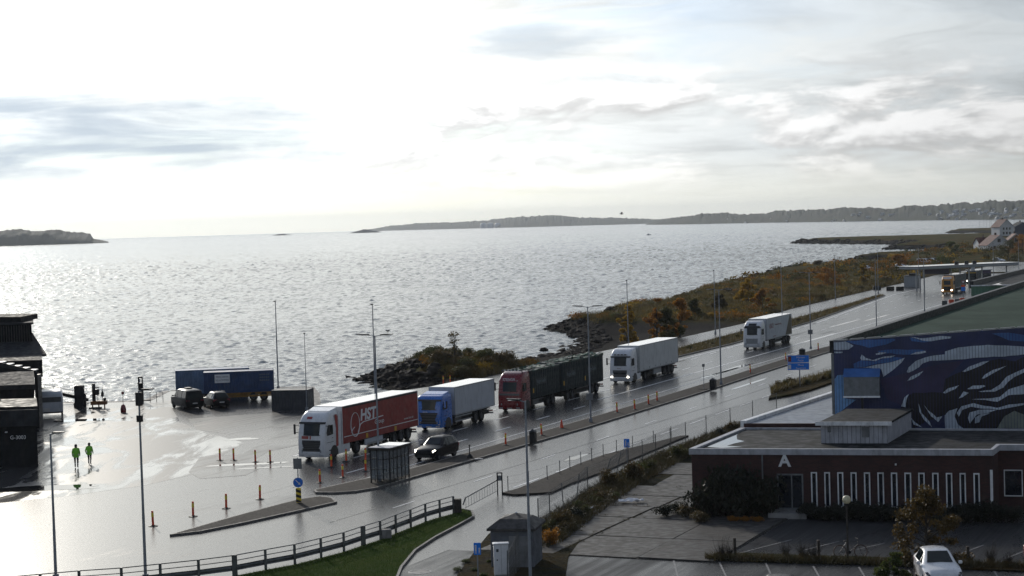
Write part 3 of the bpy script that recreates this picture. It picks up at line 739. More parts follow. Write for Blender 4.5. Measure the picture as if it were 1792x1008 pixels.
# puddle on its roof
pw = [G(x,y,3.912) for x,y in ((1238,782),(1262,764),(1283,756),(1297,754),(1289,762),(1290,769),(1303,772),(1285,776),(1272,780),(1300,782),(1262,784))]
MB().prism([L(p)[:2] for p in pw], 3.903, 3.912).build('puddle', 'puddle_water', roofA)
# timber box on the flat roof
BX = [Vector((18.9,113.1,0)),Vector((22.8,112.05,0)),Vector((25.8,119.1,0)),Vector((21.9,120.15,0))]
rb = thing('roof_cabin', (BX[0].x,BX[0].y,3.9), 0, 'grey boarded plant cabin on the flat roof of the brick building', 'roof cabin')
o0 = BX[0]; loc = lambda p: (Vector(p)-o0)
MB().prism([loc(p)[:2] for p in BX], 0, 1.22).build('body', 'dark_steel', rb)
for (pa, pb) in ((0,1),(1,2)):
    a, b2 = BX[pa], BX[pb]; d = (b2-a); Ln = d.length; d.normalize(); k = int(Ln/.26); w = Ln/k
    for i in range(k):
        wall_rect(MB(), i*w+.012, (i+1)*w-.012, .03, 1.2, .004, .03, a, d, o0).build('board', 'grey_board', rb)
c4 = sum((loc(p) for p in BX), Vector())/4
MB().prism([(loc(p)+(loc(p)-c4).normalized()*.28)[:2] for p in BX], 1.2, 1.34).build('roof', 'roof_felt', rb)
a, b2 = BX[0], BX[1]; d = (b2-a).normalized()
wall_rect(MB(), -.3, 4.35, 1.16, 1.40, .26, .05, a, d, o0).build('fascia', 'white_trim', rb)
wall_rect(MB(), 2.5, 2.98, .42, 1.05, .03, .05, a, d, o0).build('hatch', 'grey_paint', rb)
wall_rect(MB(), .42, .62, .72, 1.06, .03, .04, a, d, o0).build('vent', 'grey_paint', rb)
# annex: low white-roofed wing behind
an = thing('white_annex', (15.3,122.4,0), 0, 'low wing with a flat whitish roof between brick building and painted wall', 'building')
AX = [Vector((15.3,122.4,0)), Vector((23.6,120.2,0)), Vector((33,140,0)), Vector((25.5,142.5,0))]
lo = lambda p: (Vector(p)-AX[0])
mat('white_membrane', (.26,.29,.33), .6, spec=.2, var=.15, vscale=1.2, bump=.004, bscale=4, dirt=.3)
MB().prism([lo(p)[:2] for p in AX], 0, 4.12).build('wall', 'grey_paint', an)
rf = MB().prism([lo(p)[:2] for p in AX], 4.12, 4.2).build('roof', 'white_membrane', an)
e = (AX[3]-AX[0]).normalized(); en = Vector((-e.y,e.x,0))
mb = MB(); a, b2 = lo(AX[0]), lo(AX[3]); mb.prism([(a+en*.25)[:2], (b2+en*.25)[:2], (b2-en*.15)[:2], (a-en*.15)[:2]], 4.0, 4.42); mb.build('coping', 'white_trim', rf)
mb = MB(); a, b2 = lo(AX[0]), lo(AX[1]); nn = Vector((FD.y,-FD.x,0)); mb.prism([(a+nn*.1)[:2], (b2+nn*.1)[:2], (b2-nn*.1)[:2], (a-nn*.1)[:2]], 3.9, 4.24); mb.build('edge_strip', 'brick_red', rf)

# the hall with the painted wall
C0 = Vector((22.2,126.7,0)); HW = 34.
zc = onplane(1462, 597, C0, FD).z; pr = onplane(1792, 573, C0, FD); zr = pr.z; xr = (pr-C0).dot(FD)
def topz(x): return zc + (zr-zc)*x/xr if x < 17 else zc + (zr-zc)*17/xr - (x-17)*.06
hall = thing('painted_hall', C0, 0, 'big hall whose ribbed end wall carries a dark blue painted wave', 'building')
hl = lambda p: (Vector(p)-C0)
for nm, cc in (('mural_navy',(.034,.044,.125)),('mural_blue',(.065,.17,.44)),('mural_pale',(.62,.70,.78)),('mural_sky',(.18,.37,.66)),('mural_violet',(.055,.042,.11)),('mural_black',(.016,.012,.016)),('mural_cream',(.30,.33,.28))):
    mat(nm, cc, .5, var=.22, vscale=.6, dirt=.15)
def wallpoly(mb, pts, off, th):
    nrm = Vector((FD.y,-FD.x,0)); return mb.slab([Vector((FD*x).to_tuple())+nrm*off+Vector((0,0,z)) for x, z in pts], nrm, th)
wt = [(0,0),(HW,0)] + [(x, topz(x)) for x in (HW,17,0)]
wallpoly(MB(), wt, -.3, .3).build('end_wall', 'mural_navy', hall)
zz = lambda x, y: (lambda p: ((p-C0).dot(FD), p.z))(onplane(1440+x/5.04, 560+y/5.04, C0, FD))
SH = [('mural_violet', [(500,520),(700,480),(900,420),(1080,380),(1250,350),(1080,520),(1050,700),(1000,780),(700,760),(560,700)]),
('mural_black', [(1060,640),(1080,520),(1250,440),(1400,375),(1550,345),(1700,360),(1774,325),(1850,330),(1850,962),(1250,962),(1090,830),(900,900),(800,960),(690,780),(700,700),(800,640),(920,640)]),
('mural_blue', [(180,190),(400,172),(610,168),(640,180),(560,215),(400,245),(300,215)]),('mural_blue', [(480,275),(560,258),(720,258),(880,262),(910,280),(800,300),(640,306),(600,292),(520,290)]),
('mural_blue', [(270,385),(340,355),(450,370),(560,335),(640,328),(718,337),(600,372),(480,387),(380,408),(280,425)]),('mural_blue', [(760,158),(880,178),(960,187),(900,195),(780,190)]),('mural_blue', [(1490,120),(1640,110),(1774,130),(1850,140),(1850,190),(1640,180)]),
('mural_pale', [(95,196),(195,187),(275,225),(225,262),(100,262)]),('mural_pale', [(100,280),(170,280),(170,293),(100,293)]),('mural_pale', [(770,150),(860,160),(1040,140),(1135,145),(1130,160),(960,185),(880,180)]),
('mural_pale', [(460,302),(500,285),(565,287),(520,303),(470,310)]),('mural_pale', [(770,305),(830,280),(905,270),(912,285),(850,297)]),('mural_pale', [(330,335),(345,303),(380,335),(440,355),(540,320),(640,313),(600,331),(520,337),(460,365),(400,356),(340,356)]),
('mural_pale', [(300,412),(380,417),(480,392),(600,372),(722,333),(700,370),(620,440),(530,505),(520,430),(430,425)]),
('mural_pale', [(745,455),(760,415),(820,360),(900,330),(1000,308),(1080,300),(1080,275),(1200,240),(1450,220),(1600,225),(1774,235),(1850,240),(1850,290),(1720,310),(1600,322),(1400,331),(1200,350),(1050,352),(940,362),(880,382),(850,415),(800,445),(760,462)]),
('mural_pale', [(745,537),(780,495),(885,450),(850,490),(800,520)]),('mural_pale', [(1230,455),(1290,410),(1400,370),(1470,360),(1400,400),(1300,440),(1250,458)]),('mural_pale', [(1400,517),(1430,480),(1500,440),(1620,403),(1560,437),(1480,482),(1420,517)]),
('mural_pale', [(1370,632),(1480,618),(1560,570),(1620,500),(1700,460),(1774,428),(1850,400),(1850,440),(1774,462),(1690,502),(1640,540),(1600,590),(1520,630),(1400,638)]),('mural_pale', [(1270,610),(1320,580),(1420,570),(1440,580),(1380,605),(1290,613)]),
('mural_pale', [(1310,700),(1450,693),(1560,678),(1640,610),(1774,570),(1850,560),(1850,650),(1774,652),(1640,662),(1540,722),(1420,707)]),('mural_pale', [(1060,640),(1100,605),(1200,576),(1170,607),(1080,648)]),('mural_pale', [(1200,690),(1240,630),(1290,640),(1230,682)]),
('mural_pale', [(1085,958),(1075,840),(1110,800),(1190,775),(1160,850),(1190,920),(1240,958)]),('mural_pale', [(1180,820),(1220,760),(1330,735),(1430,760),(1540,770),(1640,745),(1774,735),(1774,750),(1560,787),(1420,782),(1300,767),(1230,792),(1200,852)]),
('mural_pale', [(1280,862),(1300,810),(1380,790),(1540,790),(1460,817),(1360,832),(1330,872),(1300,912)]),('mural_pale', [(1340,862),(1400,825),(1480,818),(1400,850),(1380,902),(1340,912)]),('mural_cream', [(1540,952),(1600,850),(1690,800),(1774,830),(1850,840),(1850,955)]),
('mural_pale', [(690,762),(720,680),(757,653),(740,690),(725,772)]),('mural_pale', [(840,735),(870,820),(940,900),(965,945),(890,880),(850,810)]),('mural_pale', [(890,738),(930,800),(1000,860),(1055,848),(1020,897),(950,852)]),('mural_pale', [(775,850),(810,900),(870,952),(800,922)]),
('mural_sky', [(105,835),(105,520),(130,485),(190,485),(192,640),(210,690),(295,702),(200,772),(122,836)])]
for i, (mn, pts) in enumerate(SH):
    P2 = [zz(*p) for p in pts]; P3 = []
    for k in range(len(P2)):          # round the outline a little
        a, b2 = P2[k], P2[(k+1)%len(P2)]
        for f in (0,.25,.5,.75):
            x = a[0]+(b2[0]-a[0])*f; z = a[1]+(b2[1]-a[1])*f
            w = .07*mnoise.noise((x*1.3, z*1.3, i*.7)); P3.append((max(.02,x+w), min(topz(max(0,x))-.05, z+w*.8)))
    wallpoly(MB(), P3, .004+.0025*i, .002).build('painted_shape', mn, hall)
mb = MB(); x = .1
while x < HW:
    nrm = Vector((FD.y,-FD.x,0)); a = FD*x; b2 = FD*(x+.022); mb.add([], [])
    mb.slab([a+nrm*.085+Vector((0,0,.1)), b2+nrm*.085+Vector((0,0,.1)), b2+nrm*.085+Vector((0,0,topz(x)-.04)), a+nrm*.085+Vector((0,0,topz(x)-.04))], nrm, .035); x += .205
mb.build('cladding_seams', 'mural_navy', hall)['kind'] = 'stuff'
m, q, b = newmat('green_roof')
tcr = q.n('ShaderNodeTexCoord').outputs['Object']
c = q.mix(q.rng(q.noise(q.mapping(tcr, rot=(0,0,R_(AZR)), scale=(.6,.15,1)), .5, 6, .6), .35, .65), (.026,.050,.038), (.046,.078,.060))
c = q.mix(q.rng(q.noise(tcr, 1.7, 6, .7), .5, .75, 0, .5), c, (.03,.03,.022))
q.link(c, b.inputs['Base Color']); b.inputs['Roughness'].default_value = .95; b.inputs['Specular IOR Level'].default_value = .05
BL = 128.
def hp(x, s_, z): return FD*x + UV*s_ + Vector((0,0,z))
skew = lambda s_: -.018*s_
RD = .55                      # the roof lies this far below the parapet
mb = MB(); 
for x0, x1 in ((0,17),(17,HW)):
    for k in range(16):
        s0, s1 = BL*k/16, BL*(k+1)/16
        mb.add([hp(x0+skew(s0),s0,topz(x0)-RD), hp(x1+skew(s0),s0,topz(x1)-RD), hp(x1+skew(s1),s1,topz(x1)-RD), hp(x0+skew(s1),s1,topz(x0)-RD),
                hp(x0+skew(s0),s0,topz(x0)-RD-.15), hp(x1+skew(s0),s0,topz(x1)-RD-.15), hp(x1+skew(s1),s1,topz(x1)-RD-.15), hp(x0+skew(s1),s1,topz(x0)-RD-.15)], [(0,1,2,3),(7,6,5,4)])
roofH = mb.build('roof', 'green_roof', hall)
def strip(x0, x1, z0, z1, s0, s1, x2=None):
    return [hp(x0+skew(s0),s0,z0),hp(x1+skew(s0),s0,z0),hp(x1+skew(s1),s1,z0),hp(x0+skew(s1),s1,z0),hp(x0+skew(s0),s0,z1),hp(x1+skew(s0),s0,z1),hp(x1+skew(s1),s1,z1),hp(x0+skew(s1),s1,z1)]
BF = [(3,2,1,0),(4,5,6,7),(0,1,5,4),(1,2,6,5),(2,3,7,6),(3,0,4,7)]
MB().add(strip(-.35,.12,zc-RD-.3,zc+.02,.3,BL), BF).build('parapet', 'dark_steel', roofH)
MB().add(strip(-.2,.0,0,zc-RD-.32,.02,BL), BF).build('side_wall', 'grey_paint', hall)
mb = MB(); x = 0
while x < HW-1:
    mb.add([p for p in (hp(x,-.06,topz(x)-.02),hp(x+.95,-.06,topz(x+.95)-.02),hp(x+.95,.16,topz(x+.95)-.02),hp(x,.16,topz(x)-.02),hp(x,-.06,topz(x)+.09),hp(x+.95,-.06,topz(x+.95)+.09),hp(x+.95,.16,topz(x+.95)+.09),hp(x,.16,topz(x)+.09))], BF); x += 1.12
mb.build('edge_flashing', 'galv', roofH)
MB().add(strip(15.2,22,topz(17)-.8,topz(17)+.35,6,BL-8), BF).build('roof_monitor', 'roof_felt', roofH)
# ventilation hood on the painted wall
vh0 = onplane(1479, 692, C0, FD); vh1 = onplane(1541, 692, C0, FD)
x0, x1 = (vh0-C0).dot(FD), (vh1-C0).dot(FD); nrm = Vector((FD.y,-FD.x,0))
vh = thing('ventilation_hood', C0+FD*x0+nrm*.13+Vector((0,0,vh0.z)), math.atan2(FD.y,FD.x), 'grey box-shaped ventilation hood with blue top on the painted wall', 'ventilation hood')
hgt = onplane(1479, 646, C0, FD).z - vh0.z; wd = x1-x0
MB().add([(0,-.9,0),(wd,-.9,0),(wd,0,0),(0,0,0),(0,-.9,hgt*.74),(wd,-.9,hgt*.74),(wd,0,hgt),(0,0,hgt)], BF).build('casing', 'grey_paint', vh)
MB().add([(-.03,-.93,hgt*.745),(wd+.03,-.93,hgt*.745),(wd+.03,-.01,hgt*1.012),(-.03,-.01,hgt*1.012),(-.03,-.93,hgt*.765),(wd+.03,-.93,hgt*.765),(wd+.03,-.01,hgt*1.03),(-.03,-.01,hgt*1.03)], BF).build('top', 'mural_blue', vh)
MB().box(-.04,wd+.04,-.95,-.86,-.06,.06).build('lower_rim', 'white_trim', vh)
MB().box(wd*.47,wd*.53,-.5,-.4,-1.6,-.06).build('bracket', 'dark_steel', vh)

# second hall, farther along the road
mat('green_sheet', (.10,.21,.14), .5, .1, var=.2, vscale=.6, dirt=.3)
D0 = Vector((72.6,289.0,0)); Hb = 6.0
h2 = thing('green_hall', D0, 0, 'flat roofed hall with a pale green ribbed wall beyond the green roof', 'building')
def h2p(x, s_, z): return FD*x+UV*s_+Vector((0,0,z))
def h2box(mb, x0, x1, s0, s1, z0, z1): return mb.add([h2p(x0,s0,z0),h2p(x1,s0,z0),h2p(x1,s1,z0),h2p(x0,s1,z0),h2p(x0,s0,z1),h2p(x1,s0,z1),h2p(x1,s1,z1),h2p(x0,s1,z1)], BF)
h2box(MB(), 0, 30, 0, 95, 0, Hb).build('wall', 'green_sheet', h2)
mb = MB()
for k in range(60): h2box(mb, k*.5+.05, k*.5+.12, -.05, 0, .1, Hb-.1)
mb.build('cladding_ribs', 'green_sheet', h2)['kind'] = 'stuff'
r2 = h2box(MB(), 0.3, 30, .02, 95, Hb, Hb+.06).build('roof', 'roof_felt', h2)
h2box(MB(), -.25, .35, .05, 95, Hb-.4, Hb+.75).build('parapet', 'dark_steel', r2)
h2box(MB(), -.05, 30, -.12, .2, Hb-.08, Hb+.1).build('coping', 'white_trim', r2)
pw = [G(x,y,Hb+.07) for x,y in ((1722,497),(1740,495),(1752,491),(1763,490),(1748,496),(1757,499),(1730,499))]
MB().prism([(p-D0)[:2] for p in pw], Hb+.062, Hb+.07).build('puddle', 'puddle_water', r2)

# ---- ferry terminal at the left
tb = thing('terminal_building', G(68,816), 0, 'dark terminal building with a stepped tower at the water', 'building')
T0 = G(68,816)
mat('dark_cladding', (.014,.015,.018), .8, 0., spec=.1, var=.3, vscale=1.3, dirt=.3)
mat('stained_concrete', (.035,.037,.042), .9, spec=.05, var=.3, vscale=1.2, bump=.01, bscale=6, dirt=.6)
def tbox(x0, x1, y0, y1, z0, z1, name, mm, parent=tb, sl=True):
    xb = x1*y1/y0-.05 if sl else x1             # the end wall runs back at a slant
    return MB().prism([(x0-T0.x,y0-T0.y),(x1-T0.x,y0-T0.y),(xb-T0.x,y1-T0.y),(x0-T0.x,y1-T0.y)], z0, z1).build(name, mm, parent)
tbox(-75,-37.9,144.2,152,0,3.2,'lower_wall','dark_cladding')
up = tbox(-75,-37.7,143.9,152.5,3.25,4.55,'upper_wall','stained_concrete')
tbox(-75,-37.9,144.6,152,4.55,4.75,'roof','roof_felt')
for k in range(4): 
    p = tbox(-50.3+k*1.9,-48.55+k*1.9,150.2,151.9,4.78,5.2,'skylight','stained_concrete',sl=False)
tbox(-75,-41.3,156,170,0,5.2,'middle_block','dark_cladding')
sk = tbox(-75,-40.9,155.5,171,5.2,5.6,'middle_roof','stained_concrete')
yc = 183.; zc0 = 4.3
cp = tbox(-75,-46.0,178,186,4.5,6.15,'canopy','dark_cladding')
for x in (-49.0,-47.6): tbox(x,x+.4,182,182.5,0,4.5,'column','dark_steel')
mb = MB(); X0 = -80-T0.x
mb.add([(X0,196-T0.y,7.9),(-51.6-T0.x,196-T0.y,7.9),(-47.6-T0.x,186-T0.y,6.16),(X0,186-T0.y,6.16),(X0,196-T0.y,7.7),(-51.6-T0.x,196-T0.y,7.7),(-47.6-T0.x,186-T0.y,5.96),(X0,186-T0.y,5.96)], [(0,1,2,3),(7,6,5,4),(1,5,6,2),(0,4,5,1),(2,6,7,3)])
mb.build('lean_to_roof', 'stained_concrete', tb)
tw0 = tbox(-80,-50.6,192,202,0,9.0,'tower','dark_cladding')
mb = MB()
for k in range(30): mb.box(-58.7+k*.27-T0.x, -58.64+k*.27-T0.x, 191.92-T0.y, 192-T0.y, 6.2, 8.9)
mb.build('cladding_ribs', 'dark_steel', tw0)['kind'] = 'stuff'
tbox(-80,-50.3,191.7,202.3,9.0,9.2,'tower_cornice','stained_concrete')
mb = MB(); mb.add([(-82-T0.x,193-T0.y,10.6),(-52.0-T0.x,193-T0.y,9.75),(-52.0-T0.x,200-T0.y,9.75),(-82-T0.x,200-T0.y,10.6),(-82-T0.x,193-T0.y,9.2),(-52.0-T0.x,193-T0.y,9.2),(-52.0-T0.x,200-T0.y,9.2),(-82-T0.x,200-T0.y,9.2)], [(0,1,2,3),(7,6,5,4),(0,4,5,1),(1,5,6,2),(2,6,7,3),(3,7,4,0)])
mb.build('penthouse', 'dark_cladding', tb)
text('G-3003', .42, 'white_trim', tb, Vector((-39.4,144.15,2.35))-T0, (math.pi/2,0,0), 'lettering')
for x in (-43.2,-40.3): MB().lathe([(0,0),(.12,.02),(.1,.1),(0,.12)], (x-T0.x,144.1-T0.y,2.75), 10).build('wall_lamp','white_trim',tb)
# outside stair with pale treads
st_ = thing('outside_stair', (-53.5,173.5,0), 0, 'dark outside stair with pale treads on the terminal building', 'stair')
for k in range(11):
    MB().box(k*.75, k*.75+.6, -1, .6, 7.6-k*.21, 7.68-k*.21).build('tread', 'white_trim', st_)
mb = MB(); mb.add([(0,-1.15,7.3),(8.4,-1.15,5.1),(8.4,-1.02,5.1),(0,-1.02,7.3),(0,-1.15,7.75),(8.4,-1.15,5.5),(8.4,-1.02,5.5),(0,-1.02,7.75)], BF); mb.build('stringer', 'dark_steel', st_)
MB().box(0,.3,-.9,.5,0,7.3).build('support','dark_steel',st_); MB().box(8.1,8.4,-.9,.5,0,5.1).build('support','dark_steel',st_)
# ================================================================== VEHICLES
mat('tyre', (.012,.012,.013), .8, var=.3)
mat('rim_steel', (.10,.10,.105), .5, .4, var=.2)
mat('chassis', (.014,.014,.015), .6, .2, var=.3)
mat('plastic_black', (.016,.016,.018), .45, var=.2)
mat('plastic_grey', (.075,.08,.085), .5, var=.2)
mat('lamp_clear', (.55,.57,.6), .12, var=.1, coat=.5)
mat('lamp_lit', (1.,.93,.8), .2, var=.02, emit=7.)
mat('plate', (.6,.6,.58), .4, var=.05)
mat('windscreen', (.010,.016,.018), .06, var=.1, spec=.4)
mat('paint_white', (.74,.75,.77), .32, var=.06, coat=.4, dirt=.18)
mat('paint_red', (.34,.03,.025), .35, var=.1, coat=.3, dirt=.12)
mat('curtain_red', (.26,.030,.024), .5, var=.14, vscale=1.2, bump=.02, bscale=2.0, dirt=.3)
mat('paint_blue', (.025,.14,.50), .3, var=.1, coat=.5, dirt=.12)
mat('paint_dred', (.19,.013,.02), .3, var=.15, coat=.5, dirt=.15)
mat('paint_orange', (.60,.25,.02), .35, var=.1, coat=.3, dirt=.15)
mat('paint_black', (.006,.006,.008), .35, var=.2, spec=.2)
mat('paint_grey', (.30,.31,.32), .4, var=.1)
mat('box_pale', (.48,.51,.56), .4, var=.06, vscale=.8, dirt=.3)
mat('box_white', (.58,.60,.60), .45, var=.08, vscale=.8, dirt=.35)
mat('box_roof', (.70,.70,.69), .3, var=.12, vscale=.8, dirt=.2, coat=1.)
mat('container_dark', (.022,.036,.040), .55, var=.25, vscale=1.1, dirt=.2)
mat('container_green', (.02,.05,.042), .55, var=.3, vscale=1.1)
mat('letter_white', (.8,.8,.82), .4, var=.05)
mat('letter_dim', (.14,.17,.20), .5, var=.1)
mat('letter_red', (.22,.02,.03), .4, var=.05)
mat('bronze', (.09,.065,.045), .5, var=.1)
mat('yellow_mark', (.62,.36,.03), .4, var=.15)
mat('net_green', (.02,.09,.06), .7, var=.4, vscale=4)
mat('lamp_dark', (.03,.033,.04), .08, var=.1, coat=.6)
mat('headlight', (.30,.32,.34), .1, var=.1, coat=.5)
WHEELS = {}
def wheel(parent, x, y, r, w, side, rimm='rim_steel'):
    """wheel > tyre, rim; side = +1 when its outer face looks towards +x"""
    key = (round(r,3), round(w,3), rimm)
    if key not in WHEELS:
        t = MB().lathe([(r*.62,-w/2),(r*.92,-w/2),(r,-w*.38),(r,w*.38),(r*.92,w/2),(r*.62,w/2),(r*.58,w*.3),(r*.58,-w*.3),(r*.62,-w/2)], n=22, axis='x').mesh('tyre', 'tyre', True)
        k = MB().lathe([(r*.6,w*.34),(r*.55,w*.42),(r*.42,w*.25),(r*.22,w*.30),(r*.18,w*.42),(0,w*.44)], n=16, axis='x')
        for i in range(8):
            a = 2*math.pi*i/8; k.box(w*.26,w*.36,math.cos(a)*r*.33-.03,math.cos(a)*r*.33+.03,math.sin(a)*r*.33-.03,math.sin(a)*r*.33+.03)
        WHEELS[key] = (t, k.mesh('rim', rimm, True))
    t, k = WHEELS[key]
    e = bpy.data.objects.new('wheel', t); COL.objects.link(e); e.parent = parent; e.location = (x, y, r); e.rotation_euler = (0,0,0 if side > 0 else math.pi)
    o = bpy.data.objects.new('rim', k); COL.objects.link(o); o.parent = e
    return e
def rrect(hw, y0, y1, z, cr, n=4, cb=None):
    """rounded rectangle ring in plan: front (y0) corners rounded by cr"""
    cb = .05 if cb is None else cb; P = []
    for cx, cy, r, a0 in ((hw-cr,y0+cr,cr,-90),(hw-cb,y1-cb,cb,0),(-hw+cb,y1-cb,cb,90),(-hw+cr,y0+cr,cr,180)):
        for i in range(n+1):
            a = R_(a0+90*i/n); P.append((cx+r*math.cos(a), cy+r*math.sin(a), z))
    return P
def frontbar(yf, x0, x1, z0, z1, off, th=.02, bulge=.06, n=6, hw=1.25):
    """panel hugging the (slightly bulged, sloping) cab front between x0..x1, z0..z1"""
    mb = MB(); R = []
    for z in (z0, z1):
        for o in (off+th, off-.03):
            R.append([(x0+(x1-x0)*i/n, yf(z)-o+bulge*((x0+(x1-x0)*i/n)/hw)**2, z) for i in range(n+1)])
    v = [p for r in R for p in r]; k = n+1; f = []
    for i in range(n):
        f += [(i,i+1,2*k+i+1,2*k+i),(k+i,3*k+i,3*k+i+1,k+i+1),(2*k+i,2*k+i+1,3*k+i+1,3*k+i),(i,k+i,k+i+1,i+1)]
    f += [(0,2*k,3*k,k),(n,k+n,3*k+n,2*k+n)]
    return mb.add(v, f)
def cab(parent, style, paint):
    """tractor cab; local front at y=0, x right towards the viewer's side, z up"""
    prof = style['prof']; hw = 1.24; L_ = style.get('len', 2.25)
    yf = lambda z: interp([(p[0],p[1]) for p in prof], z)
    R = [rrect(hw*p[2], p[1], L_ if len(p) < 4 else p[3], p[0], .20 if p[0] < 3.0 else .3, 4, .06) for p in prof]
    c = MB().rings(R).build('cab', paint, parent, True)
    w0, w1 = style['ws']
    frontbar(yf, -1.13, 1.13, w0, w1, .035, .02, .16).build('windscreen', 'windscreen', parent, True)
    frontbar(yf, -1.17, 1.17, w1+.01, w1+.16, .06, .09, .14).build('sun_visor', style.get('visor','plastic_black'), parent, True)
    for xw in (-.45,.3): frontbar(yf, xw-.02, xw+.5, w0+.03, w0+.07, .06, .03).build('wiper', 'plastic_black', parent)
    zg0, zg1 = style['grille']; gr = frontbar(yf, -style['gw'], style['gw'], zg0, zg1, .012, .02, .06).build('grille', style.get('grm','plastic_black'), parent)
    nb = style.get('bars', 5)
    for k in range(nb):
        z = zg0+(zg1-zg0)*(k+.55)/nb; frontbar(yf, -style['gw']*(.94), style['gw']*.94, z-.025, z+.025, .036, .02, .06).build('grille_bar', style.get('barm','paint_grey'), gr)
    frontbar(yf, -1.2, 1.2, .30, style.get('bump',.62), .045, .05, .12).build('bumper', style.get('bumpm', paint), parent, True)
    for sx in (-1, 1):
        a, b2 = sorted((sx*.78, sx*1.16)); frontbar(yf, a, b2, .66, .86, .06, .02, .16).build('headlight', style.get('lamp','headlight'), parent)
        a, b2 = sorted((sx*.7, sx*1.05)); frontbar(yf, a, b2, .38, .47, .10, .02, .14).build('fog_lamp', 'lamp_clear', parent)
        x = sx*(hw+.012); zb, zt = style['sw']
        MB().slab([(x,.36,zb),(x,1.28,zb+.05),(x,1.28,zt),(x,.52,zt),(x,.34,zb+.35)], (sx,0,0), .012).build('side_window', 'windscreen', parent)
        MB().slab([(x,.30,zb-.55),(x,1.34,zb-.55),(x,1.34,zb-.52),(x,.30,zb-.52)], (sx,0,0), .01).build('door_seam', 'plastic_black', parent)
        MB().cham(min(x,x+sx*.04),max(x,x+sx*.04),1.08,1.26,zb-.25,zb-.2).build('door_handle', 'plastic_black', parent)
        mm = MB(); xo = sx*(hw+.24); mm.cham(min(xo,xo+sx*.16),max(xo,xo+sx*.16),.12,.24,2.05,2.85,.03); mm.tube((sx*hw*.97,.25,2.75),(xo,.2,2.72),.025); mm.tube((sx*hw*.97,.25,2.2),(xo,.2,2.2),.025)
        mm.build('mirror', style.get('mirm', 'plastic_black'), parent)
        for k in range(2): MB().box(min(x-sx*.1,x+sx*.01),max(x-sx*.1,x+sx*.01),.62,1.05,.42+.32*k,.5+.32*k).build('step', 'plastic_black', parent)
        # wheel arch
        pts = [(x, 1.42+.62*math.cos(R_(a)), .5+.62*math.sin(R_(a))) for a in range(0,181,20)]
        MB().slab(pts+[(x,.82,.3),(x,2.02,.3)], (sx,0,0), .006).build('wheel_arch', 'plastic_black', parent)
    frontbar(yf, -.26, .26, .33, .44, .10, .01).build('number_plate', 'plate', parent)
    return yf
STY = {
 'tall': dict(prof=[(.30,.10,.97),(.55,.0,1.),(1.0,-.02,1.),(1.7,.0,1.),(2.0,.04,1.),(2.95,.26,.985),(3.2,.36,.97),(3.5,.62,.94),(3.72,1.0,.90),(3.82,1.35,.85)], ws=(1.98,2.88), grille=(.75,1.62), gw=.82, sw=(1.95,2.75)),
 'mid': dict(prof=[(.30,.08,.97),(.55,.0,1.),(1.0,-.02,1.),(1.7,.0,1.),(2.0,.03,1.),(2.8,.18,.985),(2.95,.28,.97),(3.08,.5,.95),(3.12,.8,.93)], ws=(1.85,2.62), grille=(.62,1.62), gw=.95, sw=(1.85,2.55)),
}
def rigid_axle(p, y, r=.5, dual=True, hw=1.24):
    for sx in (-1,1): wheel(p, sx*(hw-.16), y, r, .30 if not dual else .34, sx)
def curtain_panels(): pass
def truck_thing(front_px, label, name='truck', rz=RZ, group='trucks queuing towards the ferry'):
    p = G(*front_px); x = Vector((math.cos(rz),math.sin(rz),0))
    return thing(name, Vector((p.x,p.y,0)) - x*1.25, rz, label, 'truck', group)
def box_body(par, y0, y1, z0, z1, hw=1.27, side='box_white', front=None, roofm='box_roof', name='cargo_box'):
    b_ = MB().cham(-hw,hw,y0,y1,z0,z1,.03).build(name, side, par)
    MB().cham(-hw+.02,hw-.02,y0+.02,y1-.02,z1-.01,z1+.03,.02).build('roof_panel', roofm, b_)
    mb = MB()
    for sx in (-1,1):
        mb.box(sx*hw-.02,sx*hw+.02,y0-.01,y0+.07,z0,z1); mb.box(sx*hw-.02,sx*hw+.02,y1-.07,y1+.012,z0,z1)
        mb.box(sx*hw-.018,sx*hw+.018,y0+.07,y1-.07,z1-.07,z1+.012); mb.box(sx*hw-.018,sx*hw+.018,y0+.07,y1-.07,z0-.02,z0+.09)
    mb.build('edge_frame', 'paint_grey', b_)
    return b_
def underbody(par, y0, y1, z=.95, rear=True):
    mb = MB()
    for sx in (-.45,.45): mb.box(sx-.06,sx+.06,y0,y1,z-.28,z)
    for k in np.arange(y0+.5, y1, 1.6): mb.box(-.9,.9,k,k+.08,z-.1,z)
    mb.box(-.95,.95,y0+.3,y1-.5,z-.5,z-.12)
    mb.build('chassis', 'chassis', par)
    if rear:
        r_ = MB().box(-1.22,1.22,y1-.25,y1-.13,.42,.56); r_.box(-.6,-.5,y1-.25,y1-.15,.5,z-.1); r_.box(.5,.6,y1-.25,y1-.15,.5,z-.1); r_.build('rear_bumper', 'paint_grey', par)
        for sx in (-1,1): MB().cham(sx*.95-.2,sx*.95+.2,y1-.14,y1-.09,.62,.76).build('tail_lamp', 'paint_red', par)
def sidebars(par, y0, y1, z0=.55, z1=1.0, sx=1, n=2, m_='paint_grey'):
    for k in range(n):
        z = z0+(z1-z0)*k/max(1,n-1); MB().cham(min(sx*1.2,sx*1.24),max(sx*1.2,sx*1.24),y0,y1,z-.06,z+.06,.01).build('side_guard', m_, par)
def skirt(par, y0, y1, m_, z0=.32, z1=1.0):
    for sx in (-1,1): MB().cham(min(sx*1.14,sx*1.23),max(sx*1.14,sx*1.23),y0,y1,z0,z1,.03).build('side_skirt', m_, par)
NX = (math.pi/2,0,math.pi/2)            # text standing on the +x side, reading along +y

